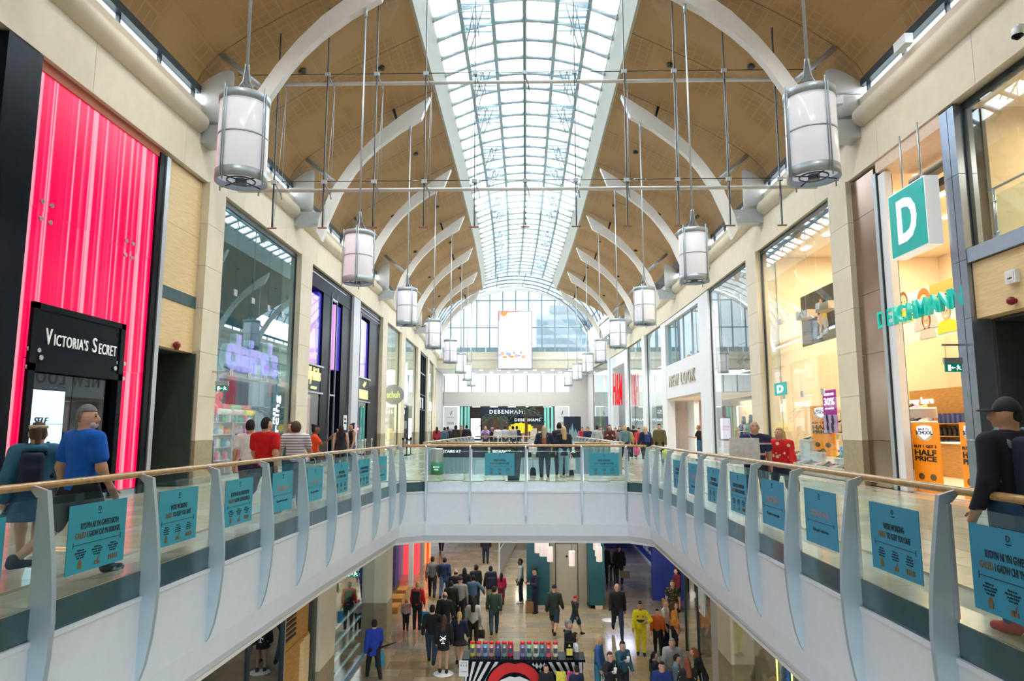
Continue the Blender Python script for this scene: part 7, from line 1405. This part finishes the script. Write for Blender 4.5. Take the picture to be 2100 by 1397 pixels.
I = person(765, 1393, 'man in bright blue jacket at the lower shop window', z=D, H=1.68, face=25, top=('coat', (.015, .05, .42)), bot=('trousers', BK), hair=('short', BK), walk=1); carry(I, 1, (.05, .35, .6), 'light blue carrier bag of the man in the blue jacket', (.12, .05, .2))
t = thing('umbrella', I['loc']+Vector((.35, .1, .85)), 'folded black umbrella under the arm of the man in blue', 'umbrella'); MB().path([(-.2, -.1, 0), (.25, .15, .08)], [.035, .015], 8).obj('canopy', cm(BK), t, True); MB().path([(.25, .15, .08), (.38, .22, .1)], .008, 5).obj('tip', m_steel, t, True)
carry(INFO['woman in black coat carrying a beige bag in the lower passage'], -1, (.3, .27, .18), 'large beige bag of the woman in the lower passage', (.22, .08, .15)); carry(INFO['woman with long dark hair in pale grey jumper'], 1, BK, 'black shoulder bag of the woman in the pale grey jumper', (.13, .05, .13), 'handbag')
I = INFO['woman in bright yellow tracksuit with a smiling face print']; q = MB(); U = I['U']
for s in (-1, 1): q.ball(U(s*.05, .085, .745), .022, 8, (1, .5, 1.3))
q.prism([U(.075*math.cos(a)*1.0, .092, .69-.055*math.sin(a)*1.0) for a in [PI*i/10 for i in range(11)]], (0, .012, 0)); q.obj('smile_print', m_ink, I['t'], True)
I2 = INFO['long-haired girl in black dress with white print on its back']; U = I2['U']; q = MB()
for a, b in (((-.05, .66), (.05, .6)), ((.05, .67), (-.05, .58)), ((-.06, .6), (.05, .63)), ((0, .6), (0, .54)), ((-.03, .54), (.03, .54))): q.path([U(a[0], -.105, a[1]), U(b[0], -.105, b[1])], .008, 5)
q.obj('back_print', m_wht, I2['t'], True)
# at the kiosk and the bottom edge: feet below the picture
def near(x, ytop, Yd, lab, **k):
    zt = atY(x, ytop, Yd).z - D; kk = dict(H=zt, z=D, Y=Yd); kk.update(k); p = atY(x, ytop, Yd); return person(x, 0, lab, off=(p.x-atY(x, 878, Yd).x, 0), **kk)
near(1165, 1272, 19.9, 'man in navy jumper beside the kiosk', face=-100, top=('long', (.008, .015, .04)), bot=('trousers', NV), hair=('short', HG))
near(1178, 1298, 19.2, 'dark-haired woman in white top behind the kiosk', face=-80, top=('long', WH), bot=('trousers', BK), hair=('long', HD))
I = near(1227, 1302, 18.9, 'blonde woman in blue denim jacket right of the kiosk', face=-110, top=('long', (.03, .12, .32)), bot=('trousers', (.05, .25, .38)), hair=('long', HL)); carry(I, 1, WH, 'white carrier bag of the blonde woman in denim', (.14, .06, .18))
for x, yt, Yd, lab, c, hh in ((1250, 1337, 18.0, 'boy in black jumper sipping from a white cup', BK, HB), (1276, 1315, 18.75, 'young man in teal hoodie holding a white cup', (.03, .1, .14), HD)):
    I = near(x, yt, Yd, lab, face=-150, top=('long', c), bot=('trousers', (.015, .02, .03)), hair=('short', hh), arms={1: (30, 8, 95, 15), -1: (8, 8, 20)})
    wv = I['arm'][1][3]; t = thing('paper_cup', I['loc'] + Matrix.Rotation(I['rz'], 3, 'Z') @ Vector((wv[0], wv[1]+.05, wv[2]-.03)), 'white drink cup with straw held by the %s' % ('boy in black' if 'boy' in lab else 'young man in teal'), 'cup'); MB().lathe([(0, 0), (.032, 0), (.042, .11), (0, .11)], 12).obj('cup', m_white, t, True); MB().lathe([(.045, .11), (.045, .125), (0, .13)], 12).obj('lid', m_white, t, True); MB().path([(0, 0, .12), (0, .01, .2), (.02, .02, .23)], .005, 5).obj('straw', m_white, t, True)
near(1120, 1363, 18.0, 'kiosk assistant with dark tied hair facing the camera', face=178, top=('long', BK), bot=('trousers', BK), hair=('pony', HD)); near(1182, 1366, 17.7, 'dark-haired man in navy and red at the kiosk seen from behind', face=20, top=('long', NV), bot=('trousers', BK), hair=('short', HD))
near(1357, 1357, 17.3, 'man in blue T-shirt and glasses at the bottom edge', face=170, top=('tee', (.01, .03, .16)), bot=('trousers', NV), hair=('short', HD), b=1.1)
near(1341, 1337, 18.4, 'girl with black ponytail and dark tracksuit', face=-70, top=('long', BK), bot=('trousers', BK), hair=('pony', HD)); near(1376, 1303, 18.9, 'grey-haired person in pale jumper bending over bags', face=175, top=('long', (.45, .47, .5)), bot=('trousers', GY), hair=('short', HG), lean=15)
near(1387, 1342, 18.0, 'small dark-haired child in blue between the shoppers', face=-100, top=('long', (.15, .25, .33)), bot=('trousers', NV), hair=('short', HD)); near(1409, 1350, 17.35, 'long brown-haired woman in dark floral top at the bottom right', face=10, top=('long', 'dark_floral'), bot=('trousers', BK), hair=('long', HR)); near(1442, 1328, 18.2, 'auburn-haired woman in black bending over a pushchair', face=70, top=('long', BK), bot=('trousers', BK), hair=('long', HR), lean=20)
far_ = [(873, 1118, 42.5, 'person in dark jeans cut off by the footbridge above'), (905, 1120, 41.5, 'person in black cut off by the footbridge above'), (996, 1156, 36.5, 'woman in black carrying a pink coat under the footbridge'), (1108, 1132, 40, 'bare-legged walker seen under the footbridge')]
for i, (x, y, Yd, lab) in enumerate(far_): person(x, y + (12 if i < 2 else 0), lab, z=D, H=1.7, face=0, top=('coat', BK), bot=('shorts' if i == 3 else 'trousers', NV), hair=('short', HD), h=.028, walk=1 if i % 2 else 0)
# ------------------------------------------------------------------ recessed spotlights in the timber vault
sp_me = MB().lathe([(.0, -.05), (.1, -.05), (.13, -.02), (.13, .06), (0, .06)], 10)
sp_mesh = sp_me.mesh('ceiling_spotlight', M('spotlight_black', (.02, .025, .03), .4))
for k in range(-1, 7):
    for side in (-1, 1):
        for X, fy in ((-7.4, .35), (-5.2, .6)):
            y = Y0 + BAY*(k+fy)
            if y > ROOF_END-1: continue
            x = cx(X, side)+bend(y); z = 13.37 if X < -7 else 14.55
            o = inst(sp_mesh, 'ceiling_spotlight', (x, y, z-.05)); tag(o, 'small black recessed spotlight, %s of the %s row in the %s vault' % (nth(k+2), 'lower' if X < -7 else 'upper', 'left' if side < 0 else 'right'), 'spotlight', 'recessed spotlights in the timber vault')
            if X < -7: continue
            l = bpy.data.lights.new('vault_fill_spot', 'SPOT'); l.energy = 650; l.spot_size = R(120); l.spot_blend = .8; l.shadow_soft_size = .12; l.color = (1, .95, .88)  # added fill lamp to brighten the hall; the fitting itself is unlit
            lo = bpy.data.objects.new('vault_fill_spot', l); COL.objects.link(lo); lo.location = (x, y, z-.2)
# ------------------------------------------------------------------ things standing on the footbridge and beyond
p = atZ(896, 973, 0); bn = thing('litter_bin', p, 'round steel litter bin with green base on the footbridge', 'litter bin')
MB().lathe([(0, .0), (.215, .0), (.215, .42), (0, .42)], 24, p).obj('green_wrap', M('wrap_green', (.02, .25, .1), .4), bn); MB().lathe([(.21, .42), (.21, .82), (.2, .86), (.16, .87), (.14, .82), (0, .8)], 24, p).obj('drum', m_steel, bn); fitword('RECYCLE', .2, .05, m_wht, (p.x, p.y-.222, .25), 'F', bn, ext=.003); fitword('MORE', .14, .05, m_wht, (p.x, p.y-.222, .17), 'F', bn, ext=.003)
p = atZ(1053, 986, 0); p.y += .3; pl = thing('planter', p, 'tall dark tapered planter behind the footbridge glass', 'planter')
MB().rings([[(p.x+a*s, p.y+b*s, z) for a, b in ((-1, -1), (1, -1), (1, 1), (-1, 1))] for z, s in ((0, .17), (.85, .24), (.85, .2), (.78, .2))], smooth=False).obj('pot', M('planter_petrol', (.01, .05, .08), .4), pl); boxo('soil', p.x-.2, p.x+.2, p.y-.2, p.y+.2, .74, .78, M('soil', (.05, .03, .02), .9), pl)
lf_m = M('leaf_green', (.02, .07, .03), .5, noise=.3, scale=30); rl_ = random.Random(5)
def leaf(base, d, L, w, m, parent, name='leaf', droop=.3):
    d = Vector(d).normalized(); s = d.cross(Vector((0, 0, 1))); s = s.normalized() if s.length > .01 else Vector((1, 0, 0)); b = Vector(base); rr = []
    for i in range(5):
        u = i/4; c = b + d*L*u - Vector((0, 0, droop*L*u*u)); ww = w*math.sin(PI*(.08+.9*u)); rr.append([c - s*ww, c + Vector((0, 0, .003)), c + s*ww, c - Vector((0, 0, .003))])
    return MB().rings(rr).obj(name, m, parent)
for i in range(26): a = rl_.uniform(0, 2*PI); leaf((p.x+rl_.uniform(-.1, .1), p.y+rl_.uniform(-.1, .1), .78+rl_.uniform(0, .25)), (math.cos(a), math.sin(a), rl_.uniform(.2, 1.6)), rl_.uniform(.2, .34), .035, lf_m, pl)
for i, (px_, Y_, h_) in enumerate(((1015, 47, 2.25), (1078, 46, 2.75))):
    x = atY(px_, 878, Y_).x; t = thing('potted_palm', (x, Y_, 0), '%s potted palm before the department store' % ('shorter', 'taller')[i], 'palm')
    MB().lathe([(0, 0), (.3, 0), (.38, .5), (.34, .5), (0, .46)], 16, (x, Y_, 0)).obj('pot', m_grey, t); MB().path([(x, Y_, .45), (x+.05, Y_, h_*.6), (x, Y_, h_)], [.12, .1, .09], 8).obj('trunk', M('palm_bark', (.16, .07, .03), .9, noise=.4, scale=30), t)
    for k in range(16):
        a = 2*PI*k/16; e = (.15, .55, 1.0)[k % 3]; d = Vector((math.cos(a), math.sin(a), e)).normalized(); L = 1.25; pts = []
        fr_ = MB(); side = d.cross(Vector((0, 0, 1))).normalized()
        for q in range(7): u = q/6; pts.append(Vector((x, Y_, h_)) + d*L*u - Vector((0, 0, .75*L*u*u)))
        fr_.path(pts, [.018]*6+[.005], 4)
        for q in range(1, 7):
            for s in (-1, 1):
                c = pts[q]; tip = c + side*s*.34*math.sin(PI*(.15+.8*q/6)) + d*.18 - Vector((0, 0, .12)); fr_.add([c, c+d*.06, tip, c+d*.03-Vector((0, 0, .01))], [(0, 1, 2), (0, 2, 3), (1, 3, 2)])
        fr_.obj('frond', lf_m, t)
t = thing('sunflower_display', (atY(1068, 878, 52).x, 52, 0), 'big yellow sunflower shaped display near the palms', 'display'); x = atY(1068, 878, 52).x
MB().prism([(x+(1.0 if k % 2 else .85)*math.cos(2*PI*k/28), 52, 1.55+(.42 if k % 2 else .35)*math.sin(2*PI*k/28)) for k in range(28)], (0, .08, 0)).obj('petals', M('petal_yellow', (.85, .62, .02), .5, emit=.2), t); MB().box(x-.05, x+.05, 52.02, 52.08, 0, 1.2).obj('stem', m_dark, t)
# restaurant banners on the far side of the footbridge
bp = pattern('festival_print', 'noise', [(.3, (.02, .03, .06)), (.55, (.02, .03, .06)), (.6, (.7, .05, .3)), (.66, (.1, .5, .7)), (.72, (.8, .6, .2))], 3, .5)
for i, (x0, x1, wd) in enumerate(((-3.1, -1.35, 'UPSTAIRS AT'), (-1.2, .2, 'RESTAURANTS'), (.35, 1.9, "ST DAVID'S"))):
    t = thing('rail_banner', ((x0+x1)/2, 23.48, .55), '%s dark restaurant banner hung on the rear rail of the footbridge' % ('left', 'middle', 'right')[i], 'banner'); boxo('cloth', x0, x1, 23.46, 23.48, .55, .95, M('banner_night', (.006, .012, .025), .5), t); boxo('print', x0+(x1-x0)*(.55 if i < 2 else .0), x0+(x1-x0)*(.95 if i < 2 else .3), 23.45, 23.46, .57, .93, bp, t); fitword(wd, (x1-x0)*.45, .1, m_wht, (x0+(x1-x0)*(.27 if i < 2 else .65), 23.448, .75), 'F', t, ext=.003)
# silver queue posts and rope stands by the black shops
for i, (px_, Y_) in enumerate(((723, 26), (744, 27.5), (750, 29.5), (763, 31))):
    x = atY(px_, 878, Y_).x; t = thing('queue_post', (x, Y_, 0), '%s polished queue post with ball top before the black shops' % ORD[i].replace('nearest', 'first'), 'queue post'); MB().lathe([(.0, 0), (.16, 0), (.16, .02), (.03, .05), (.022, .1), (.022, .95), (.04, .97), (.04, 1.0)], 12, (x, Y_, 0)).obj('post', m_steel, t); MB().ball((x, Y_, 1.04), .05, 10).obj('ball_top', m_steel, t)
for i, (px_, py_) in enumerate(((826, 935), (834, 934), (842, 932))):
    p = atZ(px_, py_, 0); t = thing('belt_post', p, '%s slim black belt barrier post by the glass shop' % ('nearest', 'middle', 'farthest')[i], 'queue post'); MB().lathe([(0, 0), (.17, 0), (.17, .02), (.03, .05), (.03, .98), (0, .98)], 12, p).obj('post', m_black, t); boxo('belt_head', p.x-.05, p.x+.05, p.y-.05, p.y+.05, .88, 1.0, m_black, t)
# folded sign frames beside the three friends
for i, (px_, py_) in enumerate(((1093, 975), (1170, 975), (1262, 975))):
    p = atZ(px_, py_, 0); t = thing('sign_stand', p, '%s black based sign stand on the footbridge' % ('first', 'second', 'third')[i], 'sign stand'); MB().rings([[(p.x+a*s, p.y+b*s, z) for a, b in ((-.11, -.12), (.11, -.12), (.11, .12), (-.11, .12))] for z, s in ((0, 1), (.2, .8), (.26, .45))], smooth=False).obj('base', m_black, t); MB().path([(p.x, p.y, .2), (p.x, p.y, 1.05)], .018, 8).obj('pole', m_steel, t); boxo('board', p.x-.14, p.x+.14, p.y-.012, p.y+.012, .75, 1.1, m_white, t)
t = thing('floor_arrow', atZ(124, 1127, 0), 'white floor sticker with an orange arrow on the left walkway', 'floor sticker'); q = atZ(124, 1127, 0)
MB().box(q.x-.22, q.x+.22, q.y-.16, q.y+.16, .001, .004).obj('sticker', m_white, t); MB().prism([(q.x-.17, q.y-.06, .004), (q.x+.05, q.y-.06, .004), (q.x+.05, q.y-.11, .004), (q.x+.18, q.y, .004), (q.x+.05, q.y+.11, .004), (q.x+.05, q.y+.06, .004), (q.x-.17, q.y+.06, .004)], (0, 0, .002)).obj('arrow', m_orp, t)
t = thing('paper_bag', atZ(1086, 1256, LF), 'brown paper shopping bag against the teal box', 'bag'); q = atZ(1086, 1256, LF); MB().rings([[(q.x+a, q.y+b, LF+z) for a, b in ((-.16, -.09), (.16, -.09), (.16, .09), (-.16, .09))] for z in (0, .42)], caps=False, smooth=False).box(q.x-.16, q.x+.16, q.y-.09, q.y+.09, LF, LF+.01).obj('body', M('kraft_paper', (.35, .2, .1), .8), t); MB().path([(q.x-.07, q.y-.09, LF+.42), (q.x-.05, q.y-.09, LF+.52), (q.x+.05, q.y-.09, LF+.52), (q.x+.07, q.y-.09, LF+.42)], .008, 5).obj('handle', MATS['kraft_paper'], t)
# pushchair among the shoppers
p = atY(1428, 1375, 17.6); q = Vector((p.x, 17.6, LF)); t = thing('pushchair', q, 'pushchair with orange patterned seat among the shoppers at bottom right', 'pushchair')
for a in (-.22, .22):
    for b in (-.3, .3): MB().path([q+Vector((a-.02, b, .1)), q+Vector((a+.02, b, .1))], .1, 12).obj('wheel', m_black, t)
    MB().path([q+Vector((a, -.3, .1)), q+Vector((a, .1, .55)), q+Vector((a, .45, 1.02))], .015, 6).obj('frame_tube', m_steel, t)
MB().path([q+Vector((-.22, .45, 1.02)), q+Vector((.22, .45, 1.02))], .018, 8).obj('handle', m_black, t); soft('seat', [cone((0, -.1, .45), (0, .15, .5), .17, .17), cone((0, .15, .5), (0, .28, .85), .17, .15)], .03, MATS['orange_floral'], t); soft('child_blanket', [ell((0, -.05, .58), (.15, .22, .08))], .03, cm((.7, .5, .35)), t)
